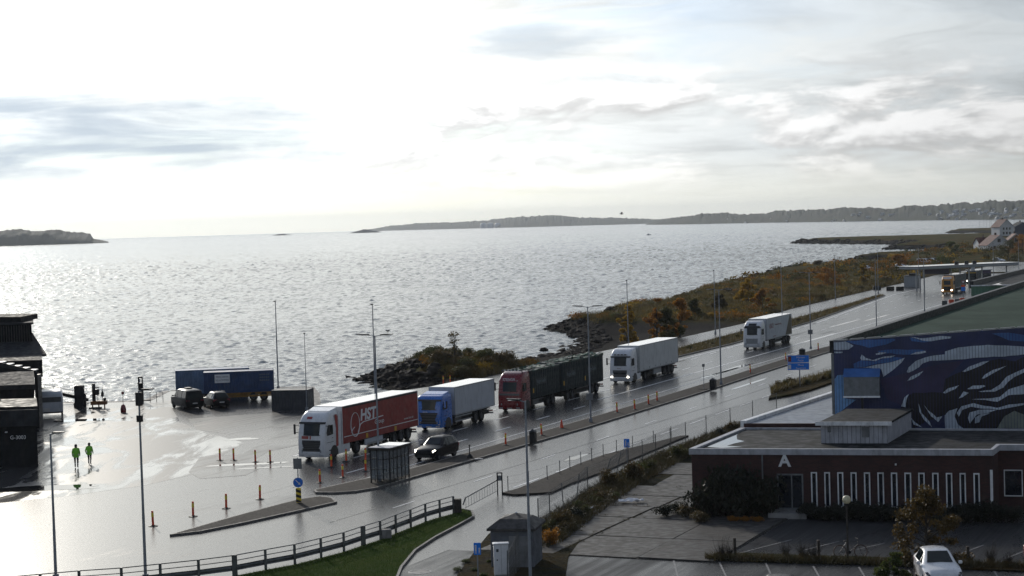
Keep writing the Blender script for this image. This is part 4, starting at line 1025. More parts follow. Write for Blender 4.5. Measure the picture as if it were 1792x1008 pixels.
# 1 -- white cab with red curtain trailer
t1 = truck_thing((570,807.6), 'articulated truck with white cab and long red curtain trailer', 'articulated_truck')
yf = cab(t1, dict(STY['tall'], barm='plastic_grey', bars=6, grm='plastic_black', bumpm='paint_white'), 'paint_white')
frontbar(yf, -.85, -.25, 1.72, 1.95, .02, .015).build('logo_panel', 'paint_red', t1); frontbar(yf, -.12, -.02, 1.70, 1.96, .02, .015).build('stripe', 'paint_red', t1)
frontbar(yf, -.55, -.1, 3.25, 3.42, .03, .015).build('stripe', 'paint_red', t1)
text('DAF', .2, 'plastic_black', t1, (0,-.06,1.52), (math.pi/2,0,0), 'lettering', width=.62)
for sx in (-1,1):
    MB().slab([(sx*1.252,1.72,.95),(sx*1.252,2.1,1.0),(sx*1.252,2.1,3.3),(sx*1.252,1.92,3.5),(sx*1.252,1.60,3.5),(sx*1.252,1.78,2.4)], (sx,0,0), .01).build('stripe', 'paint_red', t1)
    MB().slab([(sx*1.18,2.25,.95),(sx*1.18,2.62,.95),(sx*1.18,2.62,3.7),(sx*1.18,2.25,3.5)], (sx,0,0), .05).build('wind_fairing', 'paint_white', t1)
MB().add([(-1.0,1.2,3.8),(1.0,1.2,3.8),(1.1,2.3,3.8),(-1.1,2.3,3.8),(-.95,1.5,3.86),(.95,1.5,3.86),(1.05,2.3,4.0),(-1.05,2.3,4.0)], BF).build('roof_deflector', 'paint_white', t1)
skirt(t1, 2.05, 4.0, 'paint_white'); underbody(t1, 1.0, 6.2, rear=False)
rigid_axle(t1, 1.42, .5, False); rigid_axle(t1, 5.2, .5)
tr1 = MB().cham(-1.27,1.27,2.75,16.0,1.0,3.97,.03).build('trailer', 'curtain_red', t1)
MB().cham(-1.24,1.24,2.78,15.98,3.95,4.01,.02).build('roof_panel', 'box_roof', tr1)
mb = MB().box(-1.285,1.285,2.72,2.80,1.0,3.97); mb.box(-1.28,1.28,15.96,16.03,1.0,3.99)
mb.build('end_frame', 'paint_white', tr1)
for sx in (-1,1):
    MB().box(sx*1.272-.01,sx*1.272+.01,3.0,15.95,3.82,3.96).build('curtain_rail', 'dark_steel', tr1)
    MB().box(sx*1.276-.006,sx*1.276+.006,3.0,15.9,1.52,1.58).build('stripe', 'letter_white', tr1)
text('HST', 1.25, 'letter_white', tr1, (1.283,7.05,2.95), NX, 'lettering', width=2.75, bold=.045, shear=.12)
text('Group', .52, 'letter_white', tr1, (1.283,8.95,2.17), NX, 'lettering', width=1.6, shear=.1)
text('www.hst.nl', .26, 'letter_white', tr1, (1.283,14.2,1.86), NX, 'lettering', width=1.7)
mb = MB(); prev = None
for i in range(41):        # looped emblem
    a = 2*math.pi*i/40; pt = Vector((1.284, 4.85+.72*math.sin(a)*1.0, 2.35+.95*math.cos(a)))
    if prev is not None: mb.tube(prev, pt, .02+.03*abs(math.sin(a/2)), n=4)
    prev = pt
cur = [(5.3,1.7),(5.52,2.0),(5.72,2.28),(6.2,2.42),(8.2,2.50),(9.6,2.56)]
for a, b2 in zip(cur[:-1],cur[1:]): mb.tube((1.284,a[0],a[1]),(1.284,b2[0],b2[1]),.045,n=4)
for a, b2 in zip([(4.2,1.75),(4.4,2.0),(4.75,2.15)][:-1],[(4.2,1.75),(4.4,2.0),(4.75,2.15)][1:]): mb.tube((1.284,a[0],a[1]),(1.284,b2[0],b2[1]),.035,n=4)
mb.build('emblem', 'letter_white', tr1)
for y in (6.6,11.6): MB().box(1.27,1.29,y,y+.35,1.05,1.42).build('yellow_plate', 'yellow_mark', tr1)
sidebars(t1, 6.9, 10.0, .55, .95, 1, 1); MB().cham(1.13,1.22,6.5,9.6,.45,.95).build('side_skirt', 'box_pale', t1)
underbody(t1, 6.3, 15.9); 
for y in (11.6,12.9,14.2): rigid_axle(t1, y, .5)

# 2 -- blue rigid truck
t2 = truck_thing((773,755), 'short truck with bright blue cab and pale plain cargo box', 'box_truck')
yf = cab(t2, dict(STY['mid'], bars=4, barm='plastic_grey', bumpm='paint_blue', mirm='paint_blue'), 'paint_blue')
MB().add([(-1.1,.75,3.1),(1.1,.75,3.1),(1.12,2.0,3.1),(-1.12,2.0,3.1),(-1.0,1.0,3.2),(1.0,1.0,3.2),(1.05,2.0,3.36),(-1.05,2.0,3.36)], BF).build('roof_deflector', 'paint_blue', t2)
text('VOLVO', .14, 'letter_white', t2, (-.3,-.06,1.68), (math.pi/2,0,0), 'lettering')
box_body(t2, 2.75, 11.3, 1.12, 3.62, side='box_pale'); underbody(t2, 1.0, 11.2)
rigid_axle(t2, 1.42, .5, False); rigid_axle(t2, 7.2, .5); rigid_axle(t2, 8.5, .5)
for sx in (-1,1): sidebars(t2, 2.9, 6.4, .55, .95, sx, 2)
MB().cham(-1.1,-.5,3.0,4.4,.45,.95).build('fuel_tank', 'rim_steel', t2); MB().cham(.5,1.1,3.0,4.4,.45,.95).build('fuel_tank', 'rim_steel', t2)
MB().add([(.95,-.09,.55),(1.12,-.03,.55),(1.12,-.03,.62),(.95,-.09,.62),(1.1,-.05,.62),(1.13,-.03,.62),(1.13,-.03,1.0),(1.11,-.05,1.0)], [(0,1,2,3),(4,5,6,7)]).build('daylight_strip', 'lamp_clear', t2)

# 3 -- dark red recycling truck with drawbar trailer
t3 = truck_thing((913,722), 'dark red truck hauling tall dark ribbed recycling containers', 'recycling_truck')
yf = cab(t3, dict(STY['tall'], bars=4, barm='paint_dred', grm='paint_dred', bumpm='paint_dred', visor='paint_dred', grille=(.7,1.55)), 'paint_dred')
text('STENGEL', .34, 'letter_white', t3, (-.08,.27,3.12), (math.pi/2-.3,0,0), 'lettering', width=1.35)
frontbar(yf, -1.05, 1.05, 1.62, 1.80, .02, .03).build('chrome_strip', 'rim_steel', t3)
mb = MB(); mb.tube((-1.05,.75,3.95),(1.05,.75,3.95),.07); mb.tube((-1.05,.75,3.95),(-1.0,1.0,3.7),.05); mb.tube((1.05,.75,3.95),(1.0,1.0,3.7),.05); mb.build('light_bar', 'rim_steel', t3)
for k in range(5): MB().lathe([(0,-.02),(.09,-.02),(.1,.05),(0,.08)], (-.7+k*.35,.70,3.95), 10).build('roof_lamp', 'lamp_clear', t3)
for k, x in enumerate((-.5,-.25,-.1,.8)): frontbar(yf, x-.06, x+.06, 3.0, 3.04, .17, .02).build('marker_lamp', 'lamp_clear', t3)
def tall_container(par, y0, y1, z0, z1, letters):
    c_ = MB().cham(-1.25,1.25,y0,y1,z0,z1-.05,.03).build('container', 'container_dark', par)
    rib = MB().cham(-.035,.035,0,.16,z0+.05,z1-.15,.02).mesh('rib', 'container_dark'); y = y0+.15
    while y < y1-.2:
        for sx in (-1,1): part('rib', rib, None, c_, (sx*1.278,y,0))
        y += .46
    mb = MB()
    for sx in (-1,1): mb.box(sx*1.27-.05,sx*1.27+.05,y0,y1,z1-.16,z1)
    mb.build('top_rail', 'container_green', c_)
    MB().box(1.312,1.322,y0+.9,y0+3.4,z0+1.25,z0+1.9).build('name_panel', 'container_dark', c_)
    text(letters, .5, 'letter_dim', c_, (1.33,y0+2.15,z0+1.58), NX, 'lettering', width=2.2)
    for yy in (y0+.25,): MB().box(1.312,1.325,yy-.12,yy+.12,z0+.55,z0+1.0).build('warning_plate', 'yellow_mark', c_)
    mb = MB(); random.seed(int(y0*10))
    for k in range(70):
        x, y = random.uniform(-1.2,1.2), random.uniform(y0+.1,y1-.1); z = z1-.02+random.uniform(-.05,.12)
        mb.quad((x,y,z),(x+random.uniform(.2,.6),y+random.uniform(-.2,.2),z+random.uniform(-.1,.18)),(x+random.uniform(.1,.6),y+random.uniform(.3,.8),z+random.uniform(-.1,.22)),(x-.1,y+random.uniform(.2,.7),z))
    mb.build('cover_net', 'net_green', c_)['kind'] = 'stuff'
tall_container(t3, 2.6, 9.6, 1.05, 3.85, 'Ragn-Sells'); tall_container(t3, 10.4, 16.0, 1.05, 3.95, 'Ragn-Sells'); tall_container(t3, 16.2, 21.8, 1.05, 3.95, 'Ragn-Sells')
rigid_axle(t3, 1.42, .5, False)
for y in (6.6,7.9,11.8,13.1,18.6,19.9): rigid_axle(t3, y, .5)
underbody(t3, 1.0, 9.1, rear=False); underbody(t3, 10.4, 22.0); MB().tube((0,9.1,.75),(0,10.5,.75),.06).build('drawbar', 'chassis', t3)
for sx in (-1,1): sidebars(t3, 2.7, 5.4, .5, .9, sx, 2, 'rim_steel'); sidebars(t3, 14.2, 17.4, .5, .95, sx, 2, 'rim_steel')
MB().cham(1.05,1.22,2.8,4.3,.45,.95).build('side_skirt', 'rim_steel', t3)

# 4 -- white refrigerated semi
t4 = truck_thing((1104,672), 'white articulated truck with refrigerated trailer and row of dark roof lamps', 'refrigerated_truck')
yf = cab(t4, dict(STY['tall'], bars=2, barm='paint_grey', lamp='headlight', bumpm='paint_white', grille=(.78,1.5)), 'paint_white')
for x in (-.62,-.22,.18,.58): MB().lathe([(0,-.06),(.13,-.05),(.14,.04),(0,.05)], (x,.26,3.22), 12, 'z').build('roof_lamp', 'plastic_black', t4)
text('Actros', .16, 'letter_red', t4, (-.1,-.05,1.72), (math.pi/2,0,0), 'lettering')
for sx in (-1,1): frontbar(yf, sx*.95-.1, sx*.95+.1, .70, .82, .08, .03).build('daylight_lamp', 'lamp_lit', t4)
MB().lathe([(0,0),(.16,0),(.18,.03),(.2,0)], (0,-.06,1.18), 16, 'z').build('badge', 'rim_steel', t4)
skirt(t4, 2.1, 3.3, 'paint_white'); rigid_axle(t4, 1.42, .5, False); rigid_axle(t4, 4.9, .5); underbody(t4, 1.0, 6.0, rear=False)
tb4 = box_body(t4, 2.85, 16.2, 1.12, 4.0, side='box_white'); MB().cham(-.95,.95,2.45,2.86,2.7,3.85,.05).build('cooling_unit', 'paint_white', tb4); MB().box(-.75,.75,2.42,2.46,3.2,3.75).build('cooling_grille', 'plastic_black', tb4)
for y in np.arange(4.2,15,1.9): MB().box(1.275,1.285,y,y+.12,1.3,1.44).build('marker_lamp', 'plastic_black', tb4)
underbody(t4, 6.0, 16.1); MB().cham(-1.1,1.1,8.0,10.6,.4,1.0).build('pallet_box', 'paint_grey', t4)
for y in (11.6,12.9,14.2): rigid_axle(t4, y, .5)

# 5 -- white truck with the bronze corner
t5 = truck_thing((1332,612), 'white articulated truck with bronze slanted rear corner on its trailer', 'articulated_truck')
yf = cab(t5, dict(STY['tall'], bars=2, barm='paint_grey', grm='paint_grey', bumpm='paint_white', visor='plastic_black', grille=(.8,1.5)), 'paint_white')
frontbar(yf, -.55, .55, 3.22, 3.52, .03, .03).build('roof_sign', 'plastic_black', t5); frontbar(yf, -1.05, 1.05, 3.02, 3.2, .08, .05).build('roof_sign', 'plastic_black', t5)
for sx in (-1,1): frontbar(yf, sx*.98-.12, sx*.98+.12, .62, .95, .09, .02).build('daylight_lamp', 'lamp_clear', t5)
tb5 = box_body(t5, 2.75, 15.6, 1.1, 4.0, side='box_pale')
MB().slab([(1.275,12.2,1.12),(1.275,15.58,1.12),(1.275,15.58,3.4),(1.275,14.7,3.95)], (1,0,0), .006).build('bronze_panel', 'bronze', tb5)
text('ASKO', .95, 'letter_red', tb5, (1.285,5.2,2.85), NX, 'lettering', width=2.1)
text('Vi leverer hver dag', .36, 'letter_red', tb5, (1.285,8.6,2.95), NX, 'lettering', width=3.2)
text('www.asko.no', .22, 'letter_red', tb5, (1.285,6.6,1.42), NX, 'lettering', width=1.5)
skirt(t5, 2.1, 3.9, 'paint_white'); rigid_axle(t5, 1.42, .5, False); rigid_axle(t5, 5.0, .5); underbody(t5, 1.0, 6.2, rear=False); underbody(t5, 6.2, 15.5)
sidebars(t5, 7.0, 10.6, .5, .95, 1, 2); sidebars(t5, 7.0, 10.6, .5, .95, -1, 2)
for y in (11.6,12.9,14.2): rigid_axle(t5, y, .5)

# 6 -- orange truck coming through the toll
t6 = truck_thing((1668,514.5), 'orange truck with lit headlamps leaving the toll canopy', 'articulated_truck')
yf = cab(t6, dict(STY['tall'], bars=3, barm='plastic_black', bumpm='paint_orange', visor='paint_orange'), 'paint_orange')
frontbar(yf, -.9, .9, 3.3, 3.55, .03, .03).build('roof_sign', 'letter_white', t6); text('DACHSER', .3, 'letter_white', t6, (0,.26,3.08), (math.pi/2-.3,0,0), 'lettering', width=1.1)
for sx in (-1,1): frontbar(yf, sx*.95-.15, sx*.95+.15, .70, .95, .09, .03).build('headlight', 'lamp_lit', t6)
box_body(t6, 2.7, 15.6, 1.1, 3.98, side='container_dark'); rigid_axle(t6, 1.42, .5, False); rigid_axle(t6, 5.0, .5); underbody(t6, 1.0, 15.4)
for y in (11.6,12.9,14.2): rigid_axle(t6, y, .5)
# 7 -- its follower, half hidden
pq = G(1694,500); t7 = thing('box_truck', Vector((pq.x+3.0,pq.y+9,0)), RZ, 'dark lorry with lit headlamps and yellow visor behind the orange truck', 'truck', 'trucks queuing towards the ferry')
yf = cab(t7, dict(STY['mid'], bars=3, visor='yellow_mark', bumpm='plastic_black'), 'paint_black')
for sx in (-1,1): frontbar(yf, sx*.95-.13, sx*.95+.13, .70, .92, .09, .03).build('headlight', 'lamp_lit', t7)
box_body(t7, 2.7, 9., 1.1, 3.2, side='container_dark'); rigid_axle(t7, 1.42, .5, False); rigid_axle(t7, 6.6, .5)

# ---- cars: lofted body, separate glass, lamps, wheels
CARS = {
 # stations: y, z floor, z shoulder, z top, half width at shoulder, half width at top
 'suv': [(0,.42,.62,.72,.62,.55),(.12,.28,.78,.86,.84,.70),(.55,.22,.92,.98,.92,.78),(1.30,.22,.98,1.05,.93,.80),(1.55,.22,1.0,1.12,.93,.78),(2.25,.22,1.02,1.60,.93,.64),(2.7,.22,1.03,1.66,.93,.63),(3.6,.22,1.05,1.64,.92,.62),(4.1,.24,1.06,1.55,.90,.60),(4.45,.28,1.04,1.15,.86,.66),(4.52,.45,.8,.9,.78,.6)],
 'hatch': [(0,.36,.55,.62,.60,.52),(.12,.22,.70,.78,.82,.66),(.6,.18,.84,.90,.90,.74),(1.15,.18,.92,1.0,.91,.78),(1.35,.18,.94,1.06,.91,.77),(2.15,.18,.96,1.50,.91,.60),(2.7,.18,.97,1.55,.91,.58),(3.5,.18,.98,1.50,.90,.58),(4.05,.22,.98,1.18,.86,.64),(4.22,.4,.75,.85,.78,.6)],
 'van': [(0,.45,.75,.85,.70,.62),(.12,.26,.95,1.05,.90,.76),(.7,.22,1.12,1.2,.96,.84),(1.05,.22,1.15,1.28,.97,.85),(1.75,.22,1.18,1.92,.97,.78),(2.3,.22,1.18,2.02,.97,.77),(3.6,.22,1.18,2.02,.97,.77),(4.85,.22,1.16,1.98,.96,.77),(5.02,.3,1.12,1.9,.94,.74),(5.08,.5,1.05,1.75,.88,.7)],
}
def car(loc, rz, kind, paint, label, name='car', group=None, lit=False, rails=None, cat='car', glass='windscreen'):
    t = thing(name, loc, rz, label, cat, group); S = CARS[kind]; R = []
    for y, z0, zb, zt, wb, wt in S:
        zm = z0+(zb-z0)*.45
        R.append([(-wb*.86,y,z0),(-wb*.98,y,z0+.10),(-wb*1.01,y,zm),(-wb,y,zb-.02),(-wb*.97,y,zb),(-wt*1.0-.02,y,zt-.05),(-wt*.86,y,zt),(0,y,zt+.03),(wt*.86,y,zt),(wt+.02,y,zt-.05),(wb*.97,y,zb),(wb,y,zb-.02),(wb*1.01,y,zm),(wb*.98,y,z0+.10),(wb*.86,y,z0)])
    MB().rings(R).build('body', paint, t, True)
    hi = [i for i in range(len(S)) if S[i][3]-S[i][2] > .3]; i0, i1 = hi[0], hi[-1]
    def glasspatch(nm, quads, off=.014, shrink=.86):
        mb = MB()
        for qd in quads:
            c = sum((Vector(p) for p in qd), Vector())/4; nn = (Vector(qd[1])-Vector(qd[0])).cross(Vector(qd[3])-Vector(qd[0])).normalized()
            if nn.dot(c-Vector((0,(S[i0][0]+S[i1][0])/2,.9))) < 0: nn = -nn
            mb.slab([c+(Vector(p)-c)*shrink+nn*(off-.02) for p in qd], nn, .02)
        return mb.build(nm, glass, t)
    a, b2 = R[i0-1], R[i0]; glasspatch('windscreen', [(a[6],a[8],b2[8],b2[6])], off=.035, shrink=.93)
    a, b2 = R[i1], R[i1+1] if kind != 'van' else R[i1]
    if kind != 'van': glasspatch('rear_window', [(R[i1][6],R[i1][8],R[i1+1][8],R[i1+1][6])], off=.035)
    else:
        y = S[-1][0]; MB().box(-.72,.72,y-.03,y+.012,1.2,1.72).build('rear_window', glass, t)
    for sx, (p, q_) in ((-1,(4,5)),(1,(10,9))):
        for i in range(i0, i1):
            if S[i+1][0]-S[i][0] > .3: glasspatch('side_window', [(R[i][p],R[i+1][p],R[i+1][q_],R[i][q_])], shrink=.88)
        f0 = R[i0-1]; glasspatch('side_window', [(f0[p],R[i0][p],R[i0][q_],(f0[q_][0]*.7+R[i0][q_][0]*.3,f0[q_][1]*.4+R[i0][q_][1]*.6,f0[q_][2]*.5+R[i0][q_][2]*.5))], shrink=.7)
        wb = S[2][4]
        MB().cham(min(sx*(wb+.02),sx*(wb+.2)),max(sx*(wb+.02),sx*(wb+.2)),S[i0-1][0]+.1,S[i0-1][0]+.25,S[i0][2]+.02,S[i0][2]+.17,.03).build('mirror', paint, t)
        ti, si = (5,3) if sx < 0 else (9,11); lp3 = lambda u, v, f: Vector(u)+(Vector(v)-Vector(u))*f; mid = Vector((0,1.2,.5))
        for nm, pts3, mm in (('headlight', [lp3(R[0][si],R[1][si],.55), lp3(R[1][si],R[2][si],.5), lp3(R[1][ti],R[2][ti],.42), lp3(R[0][ti],R[1][ti],.8)], 'lamp_lit' if lit else 'lamp_dark'),):
            c3 = sum(pts3, Vector())/4; n3 = (pts3[1]-pts3[0]).cross(pts3[3]-pts3[0]).normalized(); n3 = n3 if n3.dot(c3-mid) > 0 else -n3
            MB().slab([c3+(p3-c3)*1.02+n3*.0 for p3 in pts3], n3, .07).build(nm, mm, t)
        z = S[-2][2]; a, b3 = sorted((sx*.5*wb/.9, sx*.87*wb/.9)); MB().cham(a,b3,S[-2][0]-.12,S[-2][0]+.06,z-.28,z-.06,.02).build('tail_lamp', 'letter_red', t)
        MB().box(min(sx*wb*.99,sx*wb*1.022),max(sx*wb*.99,sx*wb*1.022),S[3][0]+.4,S[-3][0]-.5,S[2][1]+.05,S[2][1]+.17).build('sill_trim', 'plastic_black', t)
    Lc = S[-1][0]; rr_ = .35 if kind != 'hatch' else .32
    for y in (.17*Lc+.1, .80*Lc-.02):
        for sx in (-1,1): wheel(t, sx*(S[2][4]-.09), y, rr_, .22, sx)
    MB().box(-.55,.55,-.03,.05,.30 if kind != 'van' else .45,.52 if kind != 'van' else .66).build('grille', 'plastic_black', t)
    MB().box(-.26,.26,-.02,.02,.40,.50).build('number_plate', 'plate', t)
    MB().box(-.26,.26,Lc-.02,Lc+.02,.62,.72).build('number_plate', 'plate', t)
    if rails:
        for sx in (-1,1): MB().cham(sx*S[i0+1][5]*.8-.02,sx*S[i0+1][5]*.8+.02,S[i0][0]+.2,S[i1][0]-.1,S[i0+1][3]+.02,S[i0+1][3]+.07,.01).build('roof_rail', 'plastic_black', t)
    return t
p = RP(125.1,-63.55); car((p.x,p.y,0), RZ, 'suv', 'paint_black', 'dark car with headlamps on beside the bus shelter', lit=True, rails=True)
p = G(1653,1032); car((p.x,p.y-.1,0), R_(-4), 'hatch', 'paint_white', 'white electric car parked nose out in the foreground bay')
mat('paint_crimson', (.28,.02,.02), .25, var=.1, coat=.6)
p = G(1856,1012); car((p.x,p.y,0), R_(-3), 'hatch', 'paint_crimson', 'red car cut off at the right edge of the car park')
p = G(1352,1004,1.5); car((p.x,p.y-3.6,0), R_(-5), 'hatch', 'paint_black', 'dark car whose roof just shows at the bottom edge')
p = G(341,717); car((p.x-2.4,p.y+4.4,0), R_(209), 'van', 'paint_black', 'tall black van seen from behind by the blue container', 'van', cat='van')
MB().cham(-.3,.3,2.6,3.5,2.02,2.16,.04).build('roof_vent', 'plastic_black', [o for o in COL.objects if o.name.startswith('van')][0])
p = G(389,715); car((p.x-1.9,p.y+4.0,0), R_(205), 'suv', 'paint_black', 'black estate car with dark windows next to the black van', rails=True)
# far traffic beyond the toll
for i, (x, y, pm, kd, lb) in enumerate(((1643,462,'paint_white','van','white camper standing behind the toll canopy'),(1630,463,'paint_white','van','left white camper behind the toll canopy'),(1662,461,'paint_grey','van','pale van with dark front behind the toll canopy'),(1758,459,'paint_white','hatch','white car glinting at the right end of the canopy'),(1590,470,'paint_white','suv','white car parked left of the toll canopy'),(1530,474,'paint_white','suv','white car half hidden in bushes on the shore'))):
    p = G(x, y); car((p.x,p.y,0), RZ+R_(70), kd, pm, lb, 'van' if kd == 'van' else 'car', cat='van' if kd == 'van' else 'car')

# ---- caravan by the terminal
p = G(92,731); cv = thing('caravan', (p.x-.1,p.y+.2,0), R_(14), 'white caravan parked beside the dark terminal building', 'caravan')
R = []
for y, z0, z1, w in ((0,.55,2.2,1.02),(.25,.5,2.5,1.1),(.8,.48,2.6,1.12),(3.4,.48,2.6,1.12),(4.2,.5,2.4,1.1),(4.6,.6,1.7,1.05)): R.append([(-w,y,z0),(-w*1.01,y,z0+.7),(-w*.98,y,z1-.3),(-w*.8,y,z1),(w*.8,y,z1),(w*.98,y,z1-.3),(w*1.01,y,z0+.7),(w,y,z0)])
MB().rings(R).build('body', 'box_pale', cv, True); MB().box(-.95,.95,-.04,.02,1.55,2.05).build('rear_window', 'plastic_grey', cv)
MB().box(-.8,-.2,-.05,.02,.62,.95).build('number_plate', 'plate', cv); MB().box(.5,.8,-.05,.03,.62,.9).build('tail_lamp', 'lamp_clear', cv); MB().box(-1.05,1.05,-.06,.04,.42,.56).build('bumper', 'plastic_black', cv)
for sx in (-1,1): wheel(cv, sx*1.0, 2.2, .33, .2, sx); MB().box(min(sx*1.1,sx*1.13),max(sx*1.1,sx*1.13),1.2,2.4,1.5,2.0).build('side_window', 'dark_glass', cv)

# ---- containers on the quay
def container(loc, rz, L_, paint, label, name='shipping_container', W_=2.44, H_=2.6, base=0., group=None):
    t = thing(name, loc, rz, label, 'container', group)
    MB().cham(-W_/2+.04,W_/2-.04,.04,L_-.04,base+.12,base+H_-.02,.03).build('body', paint, t)
    mb = MB(); y = .2
    while y < L_-.3:
        for sx in (-1,1): mb.add([(sx*(W_/2-.05),y,base+.2),(sx*(W_/2-.05),y+.22,base+.2),(sx*W_/2,y+.17,base+.2),(sx*W_/2,y+.05,base+.2),(sx*(W_/2-.05),y,base+H_-.15),(sx*(W_/2-.05),y+.22,base+H_-.15),(sx*W_/2,y+.17,base+H_-.15),(sx*W_/2,y+.05,base+H_-.15)], BF)
        y += .3
    x = -W_/2+.2
    while x < W_/2-.3: mb.box(x,x+.12,-.005,.05,base+.2,base+H_-.15); x += .27
    mb.build('corrugation', paint, t)['kind'] = 'stuff'
    fr = MB()
    for sx in (-1,1):
        for y in (0,L_-.12): fr.box(min(sx*W_/2,sx*(W_/2-.12))-.01,max(sx*W_/2,sx*(W_/2-.12))+.01,y,y+.12,base,base+H_)
        for z in (base,base+H_-.12): fr.box(min(sx*W_/2,sx*(W_/2-.1))-.005,max(sx*W_/2,sx*(W_/2-.1))+.005,.12,L_-.12,z,z+.12)
    fr.box(-W_/2+.12,W_/2-.12,0,.1,base,base+.12); fr.box(-W_/2+.12,W_/2-.12,0,.1,base+H_-.12,base+H_)
    fr.build('frame', paint, t); return t
mat('cont_blue', (.020,.055,.15), .5, var=.2, vscale=1, dirt=.2); mat('cont_pale', (.13,.20,.32), .5, var=.2, vscale=1, dirt=.2); mat('cont_grey', (.055,.06,.07), .55, var=.25, vscale=1, dirt=.3); mat('frame_yellow', (.30,.15,.02), .5, var=.3, dirt=.4)
a = G(372,700,0); 
c1 = container((-33.2,195.0,0), R_(-82), 7.4, 'cont_blue', 'blue shipping container with white sign on yellow chassis', base=.95, H_=2.25)
MB().cham(1.245,1.275,1.15,2.75,2.05,2.95,.01).build('sign_board', 'letter_white', c1)
text('MOSS HAVN', .3, 'letter_dim', c1, (1.282,1.95,2.68), NX, width=1.3); text('VELKOMMEN', .3, 'letter_dim', c1, (1.282,1.95,2.32), NX, width=1.4)
for k in range(5):
    for j in range(3): MB().box(1.225,1.245,5.9+k*.22,6.02+k*.22,2.7-j*.3,2.85-j*.3).build('number_mark', 'letter_dim', c1)
ch = MB().box(-1.1,1.1,.3,7.3,.7,.93); ch.box(1.0,1.2,.3,7.3,.45,.62); ch.box(-1.2,-1.0,.3,7.3,.45,.62)
for y in np.arange(.6,7.2,1.2): ch.box(1.0,1.2,y,y+.12,.6,.9)
ch.build('chassis', 'frame_yellow', c1)
for y in (1.6,5.2,6.3):
    for sx in (-1,1): wheel(c1, sx*1.0, y, .45, .3, sx)
c2 = container((-37.2,200.2,0), R_(-80), 8.0, 'cont_pale', 'pale blue container standing behind the dark blue one', base=.5, H_=2.6)
MB().box(-1.0,1.0,.3,7.8,0,.5).build('skid', 'dark_steel', c2)
c3 = container((-24.3,184.3,0), R_(-98), 3.75, 'cont_grey', 'short dark grey container at the edge of the quay', H_=2.05)
# ================================================================== STREET FURNITURE
mat('lamp_pole', (.26,.28,.31), .5, .1, var=.2, vscale=2)
mat('lamp_glass', (.5,.52,.55), .2, var=.05)
mat('post_red', (.85,.09,.03), .45, var=.15, dirt=.15)
mat('post_yellow', (.95,.68,.07), .35, var=.1)
mat('rubber', (.015,.015,.016), .7, var=.2)
mat('sign_blue', (.02,.18,.70), .35, var=.1)
mat('sign_back', (.20,.21,.22), .45, .5, var=.15)
mat('wood_dark', (.05,.042,.035), .8, var=.3, vscale=4)
mat('sign_brown', (.25,.05,.02), .4, var=.1)
LAMP_MESH = {}
def lampmesh(key, fn):
    if key not in LAMP_MESH: LAMP_MESH[key] = fn()
    return LAMP_MESH[key]
def street_lamp(px, h, kind, label, z0=0., rz=RZ, box=None):
    p = G(*px, z0) if not isinstance(px, Vector) else px
    t = thing('street_lamp', (p.x,p.y,z0), rz, label, 'street lamp', 'street lamps of the port')
    MB().tube((0,0,0),(0,0,h*.35),.085 if kind != 'thin' else .05,.075 if kind != 'thin' else .045,10).tube((0,0,h*.35),(0,0,h),.07 if kind != 'thin' else .04,.045 if kind != 'thin' else .025,10).build('pole', 'lamp_pole', t, True)
    MB().cham(-.13,.13,-.13,.13,0,.35,.03).build('base', 'lamp_pole', t)
    if kind == 'double': arms = ((-1,1.0),(1,1.0))
    elif kind == 'single': arms = ((-1,.55),)
    elif kind == 'right': arms = ((1,.45),)
    else: arms = ()
    for sx, l in arms:
        MB().tube((0,0,h-.06),(sx*l*.6,0,h+.03),.03,n=6).build('arm', 'lamp_pole', t)
        hd = MB().add([(sx*l*.5,-.14,h+.0),(sx*(l+.45),-.1,h+.07),(sx*(l+.45),.1,h+.07),(sx*l*.5,.14,h+.0),(sx*l*.5,-.12,h+.1),(sx*(l+.45),-.08,h+.12),(sx*(l+.45),.08,h+.12),(sx*l*.5,.12,h+.1)], BF).build('lamp_head', 'dark_steel', t)
        MB().box(min(sx*l*.75,sx*(l+.38)),max(sx*l*.75,sx*(l+.38)),-.07,.07,h+.005,h+.028).build('lens', 'lamp_glass', hd)
    if kind in ('mast','thin'):
        MB().cham(-.09,.09,-.3 if kind == 'mast' else -.06,.08,h-.02,h+.10,.02).build('lamp_head', 'dark_steel', t)
    if box:
        MB().cham(-.32,.32,-.14,-.05,box,box+.6,.02).build('control_box', 'sign_back', t)
    return t
